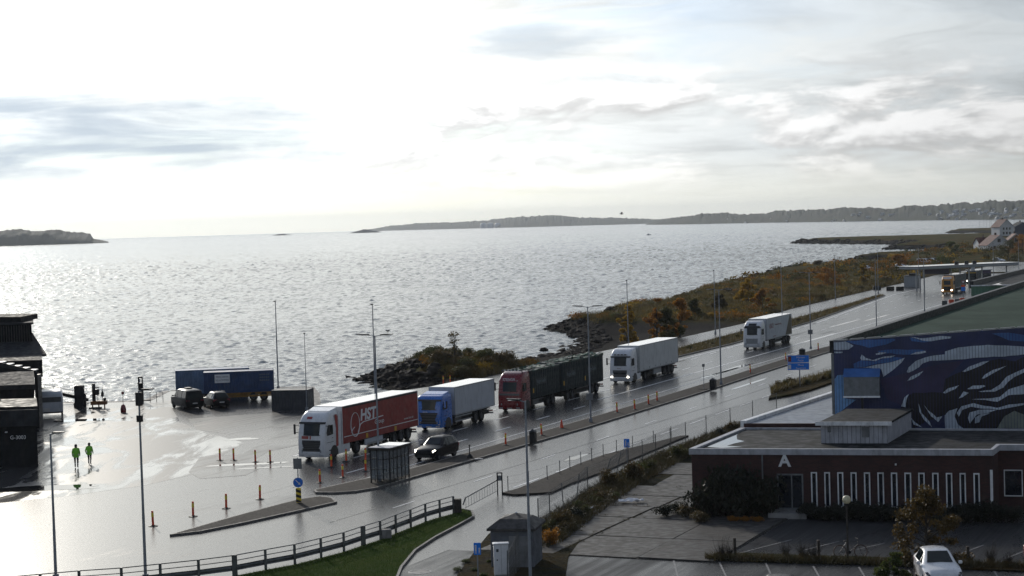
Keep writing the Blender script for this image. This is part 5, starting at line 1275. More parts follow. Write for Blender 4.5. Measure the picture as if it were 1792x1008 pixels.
SL = [((98,1016),7.8,'right','slim lamp post nearest the low terminal building, bottom left',0,None),((255,1016),10.0,'right','tall lamp post with a box head, second from the left edge',0,None),
((664,842),10.35,'double','double-headed lamp post standing at the bus shelter',.14,None),((487,681),10.0,'mast','slender mast lamp behind the blue containers',0,None),((537,719),7.7,'thin','very thin pole beside the dark grey container',0,None),
((657,700),10.0,'mast','slender mast lamp behind the red trailer',0,None),((1034,739),10.35,'double','double-headed lamp post with control box beside the dark red truck',.14,2.0),((929,1034),9.4,'single','tall lamp post in front of the grey hut',0,None),
((1100,609),9.5,'mast','slender mast lamp by the yellow birch',0,None),((1252,584),9.8,'mast','slender mast lamp left of the white truck with bronze corner',0,None),((1369,566),10.2,'mast','slender mast lamp behind the white truck with bronze corner',0,None),
((1462,524),9.2,'mast','slender mast lamp beside the orange bush',0,None),((1262,673),10.2,'double','double-headed lamp post by the litter bin on the island',.14,None),((1419,611),10.2,'double','double-headed lamp post at the far end of the island',.14,2.0),
((1534,574),10.6,'double','double-headed lamp post at the edge of the green roof, nearer one',0,None),((1618,545),9.5,'double','double-headed lamp post at the edge of the green roof, farther one',0,None),((1537,514),9.5,'mast','slender mast lamp before the concrete blocks',0,None),
((1608,501),9.3,'mast','slender mast lamp at the grey kiosk by the toll',0,None),((1739,486),9.,'mast','slender mast lamp right of the toll booth',0,None),((1783,470),8.5,'mast','far mast lamp at the right end of the toll canopy',0,None)]
for px, h, k, lb, z0, bx in SL: street_lamp(px, h, k, lb, z0, box=bx)
o = [o for o in COL.objects if o.get('label') == 'tall lamp post with a box head, second from the left edge'][0]
MB().cham(-.16,.16,-.12,.12,9.2,9.9,.02).build('head_box', 'dark_steel', o); MB().cham(-.14,.14,-.12,.12,8.35,8.7,.02).build('camera_box', 'dark_steel', o)

# ---- red and yellow delineator posts
ORD = ['first','second','third','fourth','fifth','sixth','seventh']
pm_post = MB().tube((0,0,.06),(0,0,.98),.078,.07,10).mesh('post', 'post_red', True)
pm_band = MB().tube((0,0,.60),(0,0,.86),.082,.079,10).mesh('reflector', 'post_yellow', True)
pm_base = MB().lathe([(0,.09),(.08,.09),(.12,.06),(.29,.03),(.30,0)], n=14).mesh('base', 'rubber')
def delineator(px, label, z0=0., tilt=(0,0)):
    p = G(*px, z0); t = thing('delineator_post', (p.x,p.y,z0), random.uniform(0,6), label, 'delineator', 'red and yellow lane posts')
    t.rotation_euler = (tilt[0], tilt[1], random.uniform(0,6))
    for nm, me in (('post',pm_post),('reflector',pm_band),('base',pm_base)): part(nm, me, None, t)
for i, px in enumerate(((268,921),(338,904),(396,890),(455,874))): delineator(px, f'{ORD[i]} lane post from the left in the row beside the leaf-shaped island', tilt=(random.uniform(-.03,.03),random.uniform(-.03,.03)))
for i, px in enumerate(((385,806),(409,806),(447,809),(473,809))): delineator(px, f'{ORD[i]} from the left of four lane posts standing before the white cab')
for i, px in enumerate(((560,845),(600,836),(640,825))): delineator(px, f'{ORD[i]} from the left of three lane posts between arrow sign and bus shelter')
for i, px in enumerate(((580,818),(606,808),(640,806))): delineator(px, f'{ORD[i]} from the left of three lane posts beside the red trailer truck')
for i, px in enumerate(((885,779),(948,762),(1080,722),(1111,717),(1135,708),(1150,702),(1313,653))): delineator(px, f'{ORD[i]} lane post along the long island counting away from the shelter', .14, (random.uniform(-.05,.05),random.uniform(-.05,.05)))
for i, px in enumerate(((1375,631),(1432,613))): delineator(px, ('lane post beside the small black bin at the far end of the island','lane post just beyond the far double-headed lamp post')[i], .14)
for i, px in enumerate(((776,673),(788,672))): delineator(px, ('left','right')[i]+' of two lane posts at the foot of the bushy headland')
p = G(983,749,.14); tc_ = thing('traffic_cone', (p.x,p.y,.14), 0, 'plain red traffic cone on the island', 'traffic cone')
MB().lathe([(.16,.03),(.05,.72),(0,.74)], n=14).build('cone', 'post_red', tc_, True); MB().cham(-.2,.2,-.2,.2,0,.04,.01).build('base', 'rubber', tc_)

# ---- litter bins, bollard, small signs on the island
def bin_(px, h, r, label, roof=True):
    p = G(*px, .14); t = thing('litter_bin', (p.x,p.y,.14), RZ, label, 'litter bin')
    MB().cham(-r,r,-r,r,0,h*.82,.03).build('body', 'plastic_black', t)
    MB().add([(-r-.03,-r-.03,h*.82),(r+.03,-r-.03,h*.82),(r+.03,r+.03,h*.82),(-r-.03,r+.03,h*.82),(0,0,h)], [(0,1,4),(1,2,4),(2,3,4),(3,0,4),(3,2,1,0)]).build('lid', 'plastic_black', t)
    MB().box(-r*.7,r*.7,-r-.012,-r+.02,h*.6,h*.74).build('opening', 'rubber', t)
bin_((933,775), 1.15, .24, 'black litter bin on the island between two lane posts'); bin_((1248,682), 1.25, .3, 'dark round-shouldered bin beside the double-headed lamp post'); bin_((1404,622), .95, .33, 'small black bin near the blue direction sign')
p = G(822,801,.14); t = thing('bollard', (p.x,p.y,.14), 0, 'thin black post on a conical foot on the island', 'bollard')
MB().lathe([(.24,0),(.24,.1),(.1,.28),(.05,.3)], n=12).build('foot', 'rubber', t); MB().tube((0,0,.28),(0,0,.95),.045).build('post', 'plastic_black', t); MB().lathe([(0,.92),(.07,.94),(.07,1.02),(0,1.04)], n=10).build('cap', 'plastic_black', t)
p = G(831,803,.16); MB().cham(p.x-.0,p.x+.6,p.y-.1,p.y+.12,.146,.16,.004).build('paper_sheet', 'letter_white'); tag([o for o in COL.objects if o.name == 'paper_sheet'][0], 'flat white sheet lying beside the conical-footed post', 'sheet')
p = G(1232,681,.14); t = thing('sign_post', (p.x,p.y,.14), RZ, 'thin post with small grey panel on the island before the bin', 'sign')
MB().tube((0,0,0),(0,0,2.6),.03).build('post', 'lamp_pole', t); MB().cham(-.14,.14,-.04,.02,2.35,2.65,.01).build('panel', 'sign_back', t); MB().cham(-.5,.5,-.2,.2,0,.07,.02).build('foot', 'rubber', t)
# ---- arrow sign on the leaf-shaped island
p = G(523,880,.13); t = thing('arrow_sign', (p.x,p.y,.13), 0, 'blue keep-right arrow disc above a yellow and black marker post', 'road sign')
MB().tube((0,0,0),(0,0,3.0),.032).build('pole', 'lamp_pole', t)
mk = MB().cham(-.17,.17,-.06,.06,.03,1.0,.02).build('marker', 'post_yellow', t)
for z in (.08,.42,.76): MB().slab([(-.172,-.064,z),(.172,-.064,z-.12 if z > .1 else z-.04),(.172,-.064,z+.06),(-.172,-.064,z+.18)], (0,-1,0), .005).build('black_band', 'plastic_black', mk)
dk = MB().lathe([(0,0),(.31,0),(.31,.02),(0,.02)], (0,0,0), 28, 'x').build('disc', 'sign_blue', t); dk.rotation_euler = (0,0,-math.pi/2); dk.location = (0,-.05,1.36)
MB().lathe([(.31,-.002),(.335,-.002),(.335,.022),(.31,.022)], (0,0,0), 28, 'x').build('disc_rim', 'letter_white', dk)
ar = MB(); d1 = Vector((.7,0,-.7)); nrm_ = Vector((.7,0,.7)); cA = Vector((-.02,-.075,1.38))
ar.slab([cA-d1*.2-nrm_*.028, cA+d1*.12-nrm_*.028, cA+d1*.12+nrm_*.028, cA-d1*.2+nrm_*.028], (0,-1,0), .006); ar.slab([cA+d1*.10-nrm_*.10, cA+d1*.25, cA+d1*.10+nrm_*.10], (0,-1,0), .006)
ar.build('arrow', 'letter_white', t); MB().cham(-.28,.28,-.06,-.03,2.25,2.95,.01).build('grey_panel', 'sign_back', t)
# ---- blue direction sign
p = G(1398,679); t = thing('direction_sign', (p.x,p.y,0), R_(-4), 'blue two-panel direction sign on a grassy bank', 'road sign')
MB().tube((.12,0,0),(.12,0,3.5),.06).build('pole', 'lamp_pole', t)
mat('sign_bright', (.02,.24,.90), .35, var=.06)
for z0, z1, tx in ((2.66,3.45,('Horten','Ferje')),(1.9,2.64,('Moss','Sentrum'))):
    pn = MB().cham(-1.12,1.12,-.1,-.06,z0,z1,.03).build('panel', 'sign_bright', t)
    fr = MB()
    for a in ((-1.12,1.12,z0,z0+.03),(-1.12,1.12,z1-.03,z1),(-1.12,-1.09,z0,z1),(1.09,1.12,z0,z1)): fr.box(a[0],a[1],-.108,-.1,a[2],a[3])
    fr.build('border', 'letter_white', pn)
    for k, w in enumerate(tx): text(w, .3, 'letter_white', pn, (.25,-.108,z1-.24-.32*k), (math.pi/2,0,0))
MB().box(-1.05,-.74,-.112,-.1,2.78,3.34).build('brown_symbol', 'sign_brown', t); MB().lathe([(0,0),(.1,0),(.1,.01),(0,.01)], (-.895,-.113,3.05), 14).build('symbol', 'post_yellow', t)
MB().box(-1.05,-.76,-.112,-.1,2.02,2.46).build('symbol', 'letter_white', t)
# ---- bus shelter
m, q, b = newmat('shelter_glass'); b.inputs['Base Color'].default_value = (.36,.37,.39,1); b.inputs['Roughness'].default_value = .2
tr_ = q.n('ShaderNodeBsdfTransparent'); tr_.inputs[0].default_value = (.78,.82,.84,1); mx = q.n('ShaderNodeMixShader'); mx.inputs[0].default_value = .25
q.link(tr_.outputs[0], mx.inputs[1]); q.link(b.outputs[0], mx.inputs[2]); q.link(mx.outputs[0], m.node_tree.nodes['Material Output'].inputs[0])
p = G(683,846,.14); t = thing('bus_shelter', (p.x,p.y,.14), RZ, 'small glazed bus shelter with flat roof at the island tip', 'bus shelter')
Wd, Ln, Hh = 1.5, 2.9, 2.35
def bar(a, b2, r=.03): return MB().box(min(a[0],b2[0])-r,max(a[0],b2[0])+r,min(a[1],b2[1])-r,max(a[1],b2[1])+r,min(a[2],b2[2])-r,max(a[2],b2[2])+r)
nL, nW = 5, 3
for i in range(nL+1):
    for x in (0,-Wd): bar((x,Ln*i/nL,.05),(x,Ln*i/nL,Hh),.03 if 0 < i < nL else .042).build('post', 'dark_steel', t)
for i in range(1,nW):
    for y in (0,Ln): bar((-Wd*i/nW,y,.05),(-Wd*i/nW,y,Hh),.025).build('post', 'dark_steel', t)
for z in (.25,.95,1.7,Hh-.06):
    for x in (0,-Wd): bar((x,.05,z),(x,Ln-.05,z),.02).build('rail', 'dark_steel', t)
    for y in (0,Ln): bar((-Wd+.05,y,z),(-.05,y,z),.02).build('rail', 'dark_steel', t)
pz = ((.29,.91),(.99,1.66),(1.74,Hh-.1))
for z0, z1 in pz:
    for i in range(nL):
        for x in (0,-Wd): MB().box(x-.006,x+.006,Ln*i/nL+.045,Ln*(i+1)/nL-.045,z0,z1).build('pane', 'shelter_glass', t)
    for i in range(nW):
        for y in (0,Ln): MB().box(-Wd*(i+1)/nW+.04,-Wd*i/nW-.04,y-.006,y+.006,z0,z1).build('pane', 'shelter_glass', t)
MB().cham(-Wd-.14,.14,-.16,Ln+.16,Hh,Hh+.14,.03).build('roof_edge', 'wood_dark', t); MB().cham(-Wd-.12,.12,-.14,Ln*.45,Hh+.13,Hh+.17,.01).build('roof_sheet', 'grey_board', t); MB().cham(-Wd-.12,.12,Ln*.46,Ln+.14,Hh+.13,Hh+.165,.01).build('roof_sheet', 'box_roof', t)
MB().cham(-Wd+.1,-Wd+.5,.4,Ln-.4,.42,.48,.01).build('bench', 'wood_dark', t)

# ---- guard rail round the bend
mat('rail_steel', (.15,.155,.16), .45, .55, var=.25, vscale=2, dirt=.3)
gr = thing('guard_rail', RAIL[0], 0, 'long steel railing with broad guard beam round the bend', 'railing')
g0 = RAIL[0]
for i, p in enumerate(RAIL):
    w = .07 if i not in (6, 11) else .14
    MB().cham(p.x-g0.x-w,p.x-g0.x+w,p.y-g0.y-.05,p.y-g0.y+.05,0,1.15,.01).build('post', 'rail_steel', gr)
for a, b2 in zip(RAIL[:-1], RAIL[1:]):
    a, b2 = a-g0, b2-g0; d = (b2-a).normalized(); nn = Vector((d.y,-d.x,0))
    MB().tube(a+Vector((0,0,1.12)), b2+Vector((0,0,1.12)), .028, n=6).build('top_rail', 'rail_steel', gr)
    MB().tube(a+Vector((0,0,.84)), b2+Vector((0,0,.84)), .024, n=6).build('middle_rail', 'rail_steel', gr)
    bm_ = MB(); prof = [(.05,.30),(.09,.36),(.05,.42),(.05,.48),(.09,.54),(.05,.60)]
    A = [a-nn*o+Vector((0,0,z)) for o, z in prof]; B = [b2-nn*o+Vector((0,0,z)) for o, z in prof]
    bm_.add(A+B, [(i,i+1,i+7,i+6) for i in range(5)]+[(i+6,i+7,i+1,i) for i in range(0)]); bm_.add([v+Vector((0,0,0))-nn*.004 for v in A]+[v-nn*.004 for v in B], [(i+6,i+7,i+1,i) for i in range(5)])
    bm_.build('guard_beam', 'rail_steel', gr)
e = RAIL[-1]-g0; MB().cham(e.x+.05,e.x+.5,e.y-.15,e.y+.3,0,.95,.03).build('end_block', 'wood_dark', gr)
p = G(677,944); MB().cham(p.x-.28,p.x+.28,p.y-.2,p.y+.2,0,.6,.04).build('concrete_block', 'concrete'); tag([o for o in COL.objects if o.name == 'concrete_block'][0], 'small grey concrete block beside the guard rail', 'block')
# gate bar across the side road
gt = thing('barrier_gate', RAIL[-1]+Vector((.6,.2,0)), 0, 'open tubular gate with hanging bars next to the guard rail end', 'gate')
q0 = RAIL[-1]+Vector((.6,.2,0)); q1 = G(871,866); dv = Vector((q1.x-q0.x,q1.y-q0.y,0))
MB().path([(0,0,.55),(.15,.25,.95),tuple(dv+Vector((0,0,1.0)))], .045, 8).build('top_tube', 'rail_steel', gt)
for k in range(12): 
    c_ = dv*((k+1)/13.); MB().tube((c_.x,c_.y,.25),(c_.x,c_.y,.97),.012,n=5).build('bar', 'rail_steel', gt)
MB().tube((dv*.05+Vector((0,0,.28))),(dv*.98+Vector((0,0,.28))),.018,n=6).build('bottom_tube', 'rail_steel', gt)
for f in (0,.9): MB().cham(dv.x+f*.35-.04,dv.x+f*.35+.04,dv.y-.04,dv.y+.04,0,1.5,.01).build('post', 'plastic_black', gt)
MB().tube((dv.x,dv.y,1.47),(dv.x+.33,dv.y,1.47),.04).build('post_head', 'plastic_black', gt); MB().cham(dv.x+.04,dv.x+.28,dv.y-.02,dv.y+.02,.95,1.3,.01).build('panel', 'sign_back', gt)
# ---- chain fence between road and footpath
def wire_fence(pts, h, label, lean=None, wires=(.95,.5), postm='rail_steel', r=.03, mesh=False, extra=True):
    P0 = pts[0]; t = thing('wire_fence', P0, 0, label, 'fence')
    tops = []
    for i, p in enumerate(pts):
        l = lean.get(i, (0,0)) if lean else (0,0); a = p-P0; b2 = a+Vector((l[0],l[1],h)); tops.append((a, b2))
        MB().tube(a, b2, r, n=7).build('post', postm, t)
    for (a, b2), (c, d) in zip(tops[:-1], tops[1:]):
        for w in wires:
            p_, q_ = a+(b2-a)*w, c+(d-c)*w; m_ = (p_+q_)/2-Vector((0,0,.04)); MB().path([p_,m_,q_], .006, 4).build('wire', 'rail_steel', t)
        if mesh:
            n = 26; mb = MB()
            for k in range(n):
                f0, f1 = k/n, (k+1)/n
                for up in (0,1):
                    p_ = (a+(c-a)*f0)*(1-up)+(b2+(d-b2)*f0)*up; q_ = (a+(c-a)*f1)*(up)+(b2+(d-b2)*f1)*(1-up)
                    mb.tube(p_+Vector((0,0,.05)), q_, .0035, n=3, cap=False)
            for z in np.linspace(.15,.9,7): mb.tube(a+(b2-a)*z, c+(d-c)*z, .0035, n=3, cap=False)
            mb.build('mesh', 'rail_steel', t)['kind'] = 'stuff'
    return t
cp_ = [RP(s, t_) for s, t_ in ((112.0,-50.6),(114.6,-50.2),(117.4,-50.0),(120.2,-50.2),(122.6,-50.4),(125.0,-50.5),(127.2,-50.5),(129.6,-50.5),(132.2,-50.4),(135,-50.1),(138.5,-49.6),(142,-49.3))]
wire_fence(cp_, 1.1, 'low chain fence of thin posts beside the lower road')
mf = [RP(s, t_) for s, t_ in ((98.5,-42.6),(101.2,-43.0),(104.4,-43.4),(108.4,-44.2),(112,-44.8),(116,-45.3),(119.5,-45.7),(123,-46.0),(126.5,-46.2),(130,-46.4),(134,-46.6),(138,-46.7),(143,-46.6),(149,-46.4),(155,-46.2),(162,-46))]
wire_fence(mf, 1.9, 'sagging wire mesh fence along the overgrown strip', {3:(.25,.1),5:(.6,.1),6:(.45,.15),2:(-.1,.2)}, (.97,), mesh=True, r=.032)
p = G(1098,826); t = thing('footpath_sign', (p.x,p.y,0), 0, 'small blue footpath sign standing at the mesh fence', 'road sign')
def blue_sign(t, h, w=.42):
    MB().tube((0,0,0),(0,0,h),.03).build('pole', 'lamp_pole', t); pn = MB().cham(-w/2,w/2,-.06,-.035,h-.62,h,.02).build('panel', 'sign_bright', t)
    f = MB(); f.lathe([(0,0),(.045,.02),(.045,.07),(0,.09)], (-.08,-.075,h-.2), 8); f.box(-.12,-.04,-.07,-.06,h-.42,h-.2); f.box(-.115,-.09,-.07,-.06,h-.55,h-.42); f.box(-.07,-.045,-.07,-.06,h-.55,h-.42)
    f.lathe([(0,0),(.035,.015),(.035,.05),(0,.065)], (.1,-.075,h-.32), 8); f.box(.07,.13,-.07,-.06,h-.48,h-.32); f.box(.07,.09,-.07,-.06,h-.55,h-.48); f.box(.11,.13,-.07,-.06,h-.55,h-.48)
    f.build('symbol', 'letter_white', pn)
blue_sign(t, 2.4, .4)
p = G(837,1018); t = thing('footpath_sign', (p.x,p.y,0), 0, 'blue footpath sign with white figures left of the grey hut', 'road sign'); blue_sign(t, 2.0, .36)
# ---- grey hut, cabinet and the fence beside them
mat('hut_render', (.11,.12,.14), .8, var=.2, vscale=1.5, dirt=.5); mat('hut_roof', (.055,.052,.05), .85, var=.3, vscale=2, bump=.01, bscale=12)
p = G(897,994); t = thing('grey_hut', (p.x,p.y,0), R_(-12), 'small grey hut with low hipped felt roof beside the footpath', 'hut')
MB().cham(-1.15,1.15,0,2.4,0,1.95,.03).build('wall', 'hut_render', t); s_ = 1.3
r_ = MB().add([(-s_,-.2,1.98),(s_,-.2,1.98),(s_,2.8,1.98),(-s_,2.8,1.98),(-s_,-.2,2.1),(s_,-.2,2.1),(s_,2.8,2.1),(-s_,2.8,2.1),(-.75,.55,2.5),(.75,.55,2.5),(.75,2.0,2.5),(-.75,2.0,2.5),(0,1.3,2.72)], [(3,2,1,0),(0,1,5,4),(1,2,6,5),(2,3,7,6),(3,0,4,7),(4,5,9,8),(5,6,10,9),(6,7,11,10),(7,4,8,11),(8,9,12),(9,10,12),(10,11,12),(11,8,12)]).build('roof', 'hut_roof', t)
dr_ = MB().cham(-.15,1.0,-.04,.02,.05,1.7,.01).build('door', 'grey_paint', t); MB().box(-.2,1.05,-.05,.01,1.7,1.78).build('lintel', 'hut_render', t); MB().lathe([(0,0),(.06,0),(.06,.06),(0,.08)], (0,1.3,2.70), 8).build('vent_cap', 'white_trim', r_)
p = G(878,1012); t = thing('electrical_cabinet', (p.x,p.y,0), R_(4), 'tall white electrical cabinet in front of the grey hut', 'cabinet')
MB().cham(-.38,.38,-.2,.2,.22,1.78,.02).build('body', 'paint_white', t); MB().cham(-.42,.42,-.24,.24,1.78,1.84,.02).build('lid', 'paint_white', t); MB().cham(-.36,.36,-.18,.18,0,.22,.02).build('plinth', 'concrete', t)
MB().box(-.25,-.13,-.212,-.2,1.4,1.55).build('warning_label', 'plastic_grey', t); MB().box(-.24,-.18,-.225,-.2,.95,1.02).build('lock', 'dark_steel', t); MB().box(-.005,.005,-.205,-.2,.25,1.76).build('door_gap', 'plastic_grey', t)
wire_fence([G(888,1030), G(903,1005), G(919,985), G(945,968)], 1.9, 'short mesh fence beside the electrical cabinet', {0:(.05,0),2:(-.15,.1)}, (.97,.5), mesh=True)
# ---- debris in the yard
def loose(name, px, pts, h, mm, label, cat):
    p = G(*px, .08); o = MB().prism([(a, b2) for a, b2 in pts], .0, h).build(name, mm); o.location = (p.x,p.y,.09); return tag(o, label, cat)
loose('plank', (1042,887), [(-.8,-.25),(.75,.15),(.78,.26),(-.78,-.13)], .06, 'white_trim', 'pale plank lying by the mesh fence', 'plank')
o = MB().tube((-.9,-.9,.05),(.6,.7,.4),.04).build('fallen_pole', 'white_trim'); p = G(1021,904); o.location = (p.x,p.y,.06); tag(o, 'pale fallen fence pole at the edge of the yard', 'pole')
mb = MB(); pts = []
for i in range(9):
    for j in range(5): pts.append((i*.2-.9+random.uniform(-.05,.05), j*.14-.3, .12+.22*mnoise.noise((i*.6,j*.9,2.))+.05*random.random()))
mb.add(pts, [(i*5+j,(i+1)*5+j,(i+1)*5+j+1,i*5+j+1) for i in range(8) for j in range(4)]); mb.add([(x,y,z-.015) for x,y,z in pts], [(i*5+j+1,(i+1)*5+j+1,(i+1)*5+j,i*5+j) for i in range(8) for j in range(4)])
o = mb.build('plastic_sheet', 'letter_white'); p = G(1107,882); o.location = (p.x,p.y,.12); tag(o, 'crumpled white plastic sheet in the weeds', 'plastic sheet')
# ---- globe lamp, posts, bicycle in the car park
mat('globe_glass', (.62,.56,.38), .35, var=.15, vscale=6)
p = G(1484,981); t = thing('globe_lamp', (p.x,p.y,.05), 0, 'yellowed globe lamp on a dark post in the car park', 'lamp')
MB().tube((0,0,0),(0,0,2.95),.055,.05,10).build('post', 'wood_dark', t); MB().lathe([(0,2.92),(.1,2.94),(.19,3.03),(.225,3.15),(.19,3.28),(.1,3.36),(0,3.375)], n=20).build('globe', 'globe_glass', t, True); MB().lathe([(.11,2.86),(.12,2.96),(.06,2.98)], n=12).build('collar', 'dark_steel', t)
for px, h, lb in (((1286,971),.88,'short dark timber post at the left of the weedy strip'),((1433,976),.9,'short timber post hidden among dry stalks'),((1694,986),.85,'short dark timber post right of the white car')):
    p = G(*px); o = MB().cham(-.075,.075,-.075,.075,0,h,.015).build('timber_post', 'wood_dark'); o.location = (p.x,p.y,.04); tag(o, lb, 'post')
p = G(1487,978); mat('bike_tyre', (.09,.06,.05), .7, var=.2); bk = thing('bicycle', (p.x+.02,p.y-.14,.08), R_(-3), 'dark bicycle leaning on the globe lamp post', 'bicycle')
for x in (-.54,.54):
    w_ = thing('wheel', (0,0,0), 0, '', ''); del w_['label']; del w_['category']; w_.parent = bk; w_.location = (x,0,.34)
    mb = MB()
    for i in range(24):
        a, b2 = 2*math.pi*i/24, 2*math.pi*(i+1)/24; mb.tube((.33*math.cos(a),0,.33*math.sin(a)),(.33*math.cos(b2),0,.33*math.sin(b2)),.03,n=6,cap=False)
    mb.build('tyre', 'bike_tyre', w_); mb = MB()
    for i in range(12): a = 2*math.pi*i/12; mb.tube((0,0,0),(.31*math.cos(a),0,.31*math.sin(a)),.003,n=3)
    mb.tube((0,-.04,0),(0,.04,0),.025); mb.build('spokes', 'rim_steel', w_)
fr = MB(); pts = dict(bb=(-.06,0,.3), st=(-.2,0,.82), hd=(.38,0,.88), hl=(.42,0,.72), ra=(-.54,0,.34), fa=(.54,0,.34))
for a, b2 in (('bb','st'),('st','hd'),('bb','hl'),('bb','ra'),('ra','st'),('hl','fa'),('hd','hl')): fr.tube(pts[a],pts[b2],.018,n=6)
fr.build('frame', 'rim_steel', bk); MB().cham(-.34,-.08,-.06,.06,.86,.91,.02).build('saddle', 'rubber', bk); MB().tube((-.2,0,.8),(-.21,0,.88),.013).build('seat_post', 'rim_steel', bk)
MB().path([(.38,0,.88),(.36,0,1.0)], .014).path([(.3,-.28,1.02),(.38,-.1,1.0),(.38,.1,1.0),(.3,.28,1.02)], .013).build('handlebar', 'rubber', bk); cr_ = MB().lathe([(0,-.01),(.09,-.01),(.09,.01),(0,.01)], (-.06,0,0), 12).build('chainring', 'dark_steel', bk)
cr_.location = (0,-.05,.3); cr_.rotation_euler = (math.pi/2,0,0)
# ---- ferry ramp gear at the quay
mat('ramp_orange', (.26,.10,.02), .55, var=.3, dirt=.4)
p = G(140,713); t = thing('ramp_pillar', (p.x,p.y,0), R_(5), 'massive dark concrete pillar at the ferry ramp', 'pillar')
MB().cham(-.5,.45,-.4,.6,0,2.3,.05).build('pillar', 'stained_concrete', t); MB().cham(.45,.62,-.3,.5,0,1.45,.03).build('buttress', 'stained_concrete', t); MB().cham(-.62,-.5,-.2,.5,0,.5,.03).build('fender', 'rubber', t)
p = G(172,714); t = thing('ramp_machine', (p.x,p.y,0), R_(3), 'ramp machinery with dark column on an orange base frame', 'machine')
MB().cham(-.75,.9,-.3,.5,.35,.75,.03).build('base_frame', 'ramp_orange', t); MB().cham(-.9,.45,-.45,-.3,0,.14,.02).build('foot_plate', 'dark_steel', t)
for x in (-.55,.1,.7): MB().box(x-.06,x+.06,-.25,-.1,0,.36).build('leg', 'ramp_orange', t)
MB().cham(-.62,-.30,.1,.5,.7,2.55,.03).build('column', 'dark_steel', t); MB().cham(-.28,.10,.05,.4,1.35,1.95,.03).build('gearbox', 'stained_concrete', t); MB().box(-.26,.1,.2,.28,2.1,2.2).build('bracket', 'dark_steel', t)
MB().tube((.45,.2,.75),(.45,.2,2.1),.035).build('pipe', 'dark_steel', t); MB().lathe([(0,1.15),(.14,1.2),(.16,1.5),(.06,1.75),(0,1.8)], (.45,.2,0), 10).build('motor', 'dark_steel', t); MB().cham(.55,.8,0,.3,.75,1.05,.02).build('switch_box', 'dark_steel', t)
for x in (-.1,.05): MB().tube((x,.3,.75),(x,.3,1.4),.025).build('strut', 'dark_steel', t)
p = G(216,722); t = thing('buoy_marker', (p.x,p.y,0), 0, 'dark red bollard with thin pole and square top mark', 'marker')
MB().lathe([(.0,0),(.28,.02),(.3,.35),(.2,.75),(.08,.85),(0,.86)], n=14).build('bollard', 'paint_dred', t, True); MB().tube((0,0,.8),(0,0,1.95),.025).build('pole', 'dark_steel', t); MB().cham(-.13,.13,-.06,.06,1.85,2.15,.02).build('top_mark', 'paint_dred', t)
p = G(247,703); t = thing('mooring_tower', (p.x,p.y,0), 0, 'narrow dark control tower beside the quay handrail', 'tower')
MB().cham(-.24,.26,-.2,.25,0,2.0,.03).build('lower_body', 'dark_steel', t); fr = MB()
for x in (-.2,.2): fr.box(x-.05,x+.05,-.15,.15,2.0,2.6)
fr.box(-.25,.25,-.18,.18,2.55,2.72); fr.build('upper_frame', 'dark_steel', t); MB().cham(-.34,.3,-.28,.28,1.96,2.04,.02).build('platform', 'rail_steel', t); MB().box(-.08,.04,-.22,-.19,2.1,2.5).build('lamp_panel', 'lamp_clear', t)
hr = thing('handrail', G(255,704), R_(-4), 'short steel handrail on the quay beside the control tower', 'railing')
for x in (.5,1.2,1.9): MB().tube((x,0,0),(x,0,1.05),.03).build('post', 'rail_steel', hr)
for z in (1.05,.55): MB().tube((.5,0,z),(1.9,0,z),.022).build('rail', 'rail_steel', hr)
t = thing('gangway', (-53.5,200.5,0), 0, 'dark sloping gangway with handrail behind the caravan', 'gangway')
mb = MB(); mb.add([(0,-.6,1.6),(7.2,-2.9,.15),(7.2,-2.5,.15),(0,.4,1.6),(0,-.6,2.0),(7.2,-2.9,.5),(7.2,-2.5,.5),(0,.4,2.0)], BF); mb.build('deck', 'dark_steel', t)
MB().tube((0,-.7,2.5),(7.2,-2.95,1.0),.035).build('handrail', 'white_trim', t); MB().cham(-1.6,.6,-.5,.8,.6,2.2,.3).build('counterweight', 'dark_steel', t); MB().box(-1.2,-.8,-.2,.4,0,.7).build('support', 'dark_steel', t)
for f in (.2,.45,.7,.95): MB().tube((7.2*f,-.65-2.3*f,1.6-1.45*f),(7.2*f,-.7-2.25*f,2.5-1.5*f),.025).build('post', 'rail_steel', t)
# ---- bits by the toll
for i, (x, y) in enumerate(((1535,507),(1558,508),(1575,508))):
    p = G(x, y); o = MB().cham(-.9,.9,-.3,.3,0,.85,.1).build('barrier_block', 'rubber'); o.location = (p.x,p.y,0); tag(o, ('left','middle','right')[i]+' of three dark barrier blocks before the kiosk', 'barrier', 'dark barrier blocks')
# ================================================================== TOLL STATION, FAR HOUSES, MARINA
mat('pale_metal', (.34,.36,.38), .5, .2, var=.12, dirt=.2); mat('purple_panel', (.10,.08,.13), .5, var=.15)
cA = G(1606,468,5.4); cB = G(1781,460,5.4); ld = (cB-cA); ld.z = 0; Lc = ld.length; ang_ = math.atan2(ld.y, ld.x)
tl = thing('toll_canopy', (cA.x,cA.y,0), ang_, 'long flat pale toll canopy spanning the road on columns', 'canopy')
MB().cham(0,Lc,-.4,7.,4.85,5.5,.15).build('roof', 'pale_metal', tl); MB().cham(-.2,Lc+.2,-.55,7.2,5.5,5.6,.04).build('roof_edge', 'box_roof', tl)
for x in (.8,1.8,2.9,Lc*.37,Lc*.46,Lc*.55,Lc*.68,Lc*.93): MB().tube((x,1.6,0),(x,1.6,4.9),.16,n=8).build('column', 'pale_metal', tl)
for k, x in enumerate((Lc*.42,Lc*.52,Lc*.60)): MB().cham(x-.5,x+.5,1.2,1.5,5.6,6.3,.03).build('sign_box', 'dark_steel', tl)
MB().cham(Lc*.12,Lc*.38,2.5,2.7,3.7,4.9,.02).build('soffit_panel', 'purple_panel', tl)
p = G(1717,494); t = thing('toll_booth', (p.x,p.y,0), ang_, 'dark toll booth under the canopy behind the orange truck', 'booth')
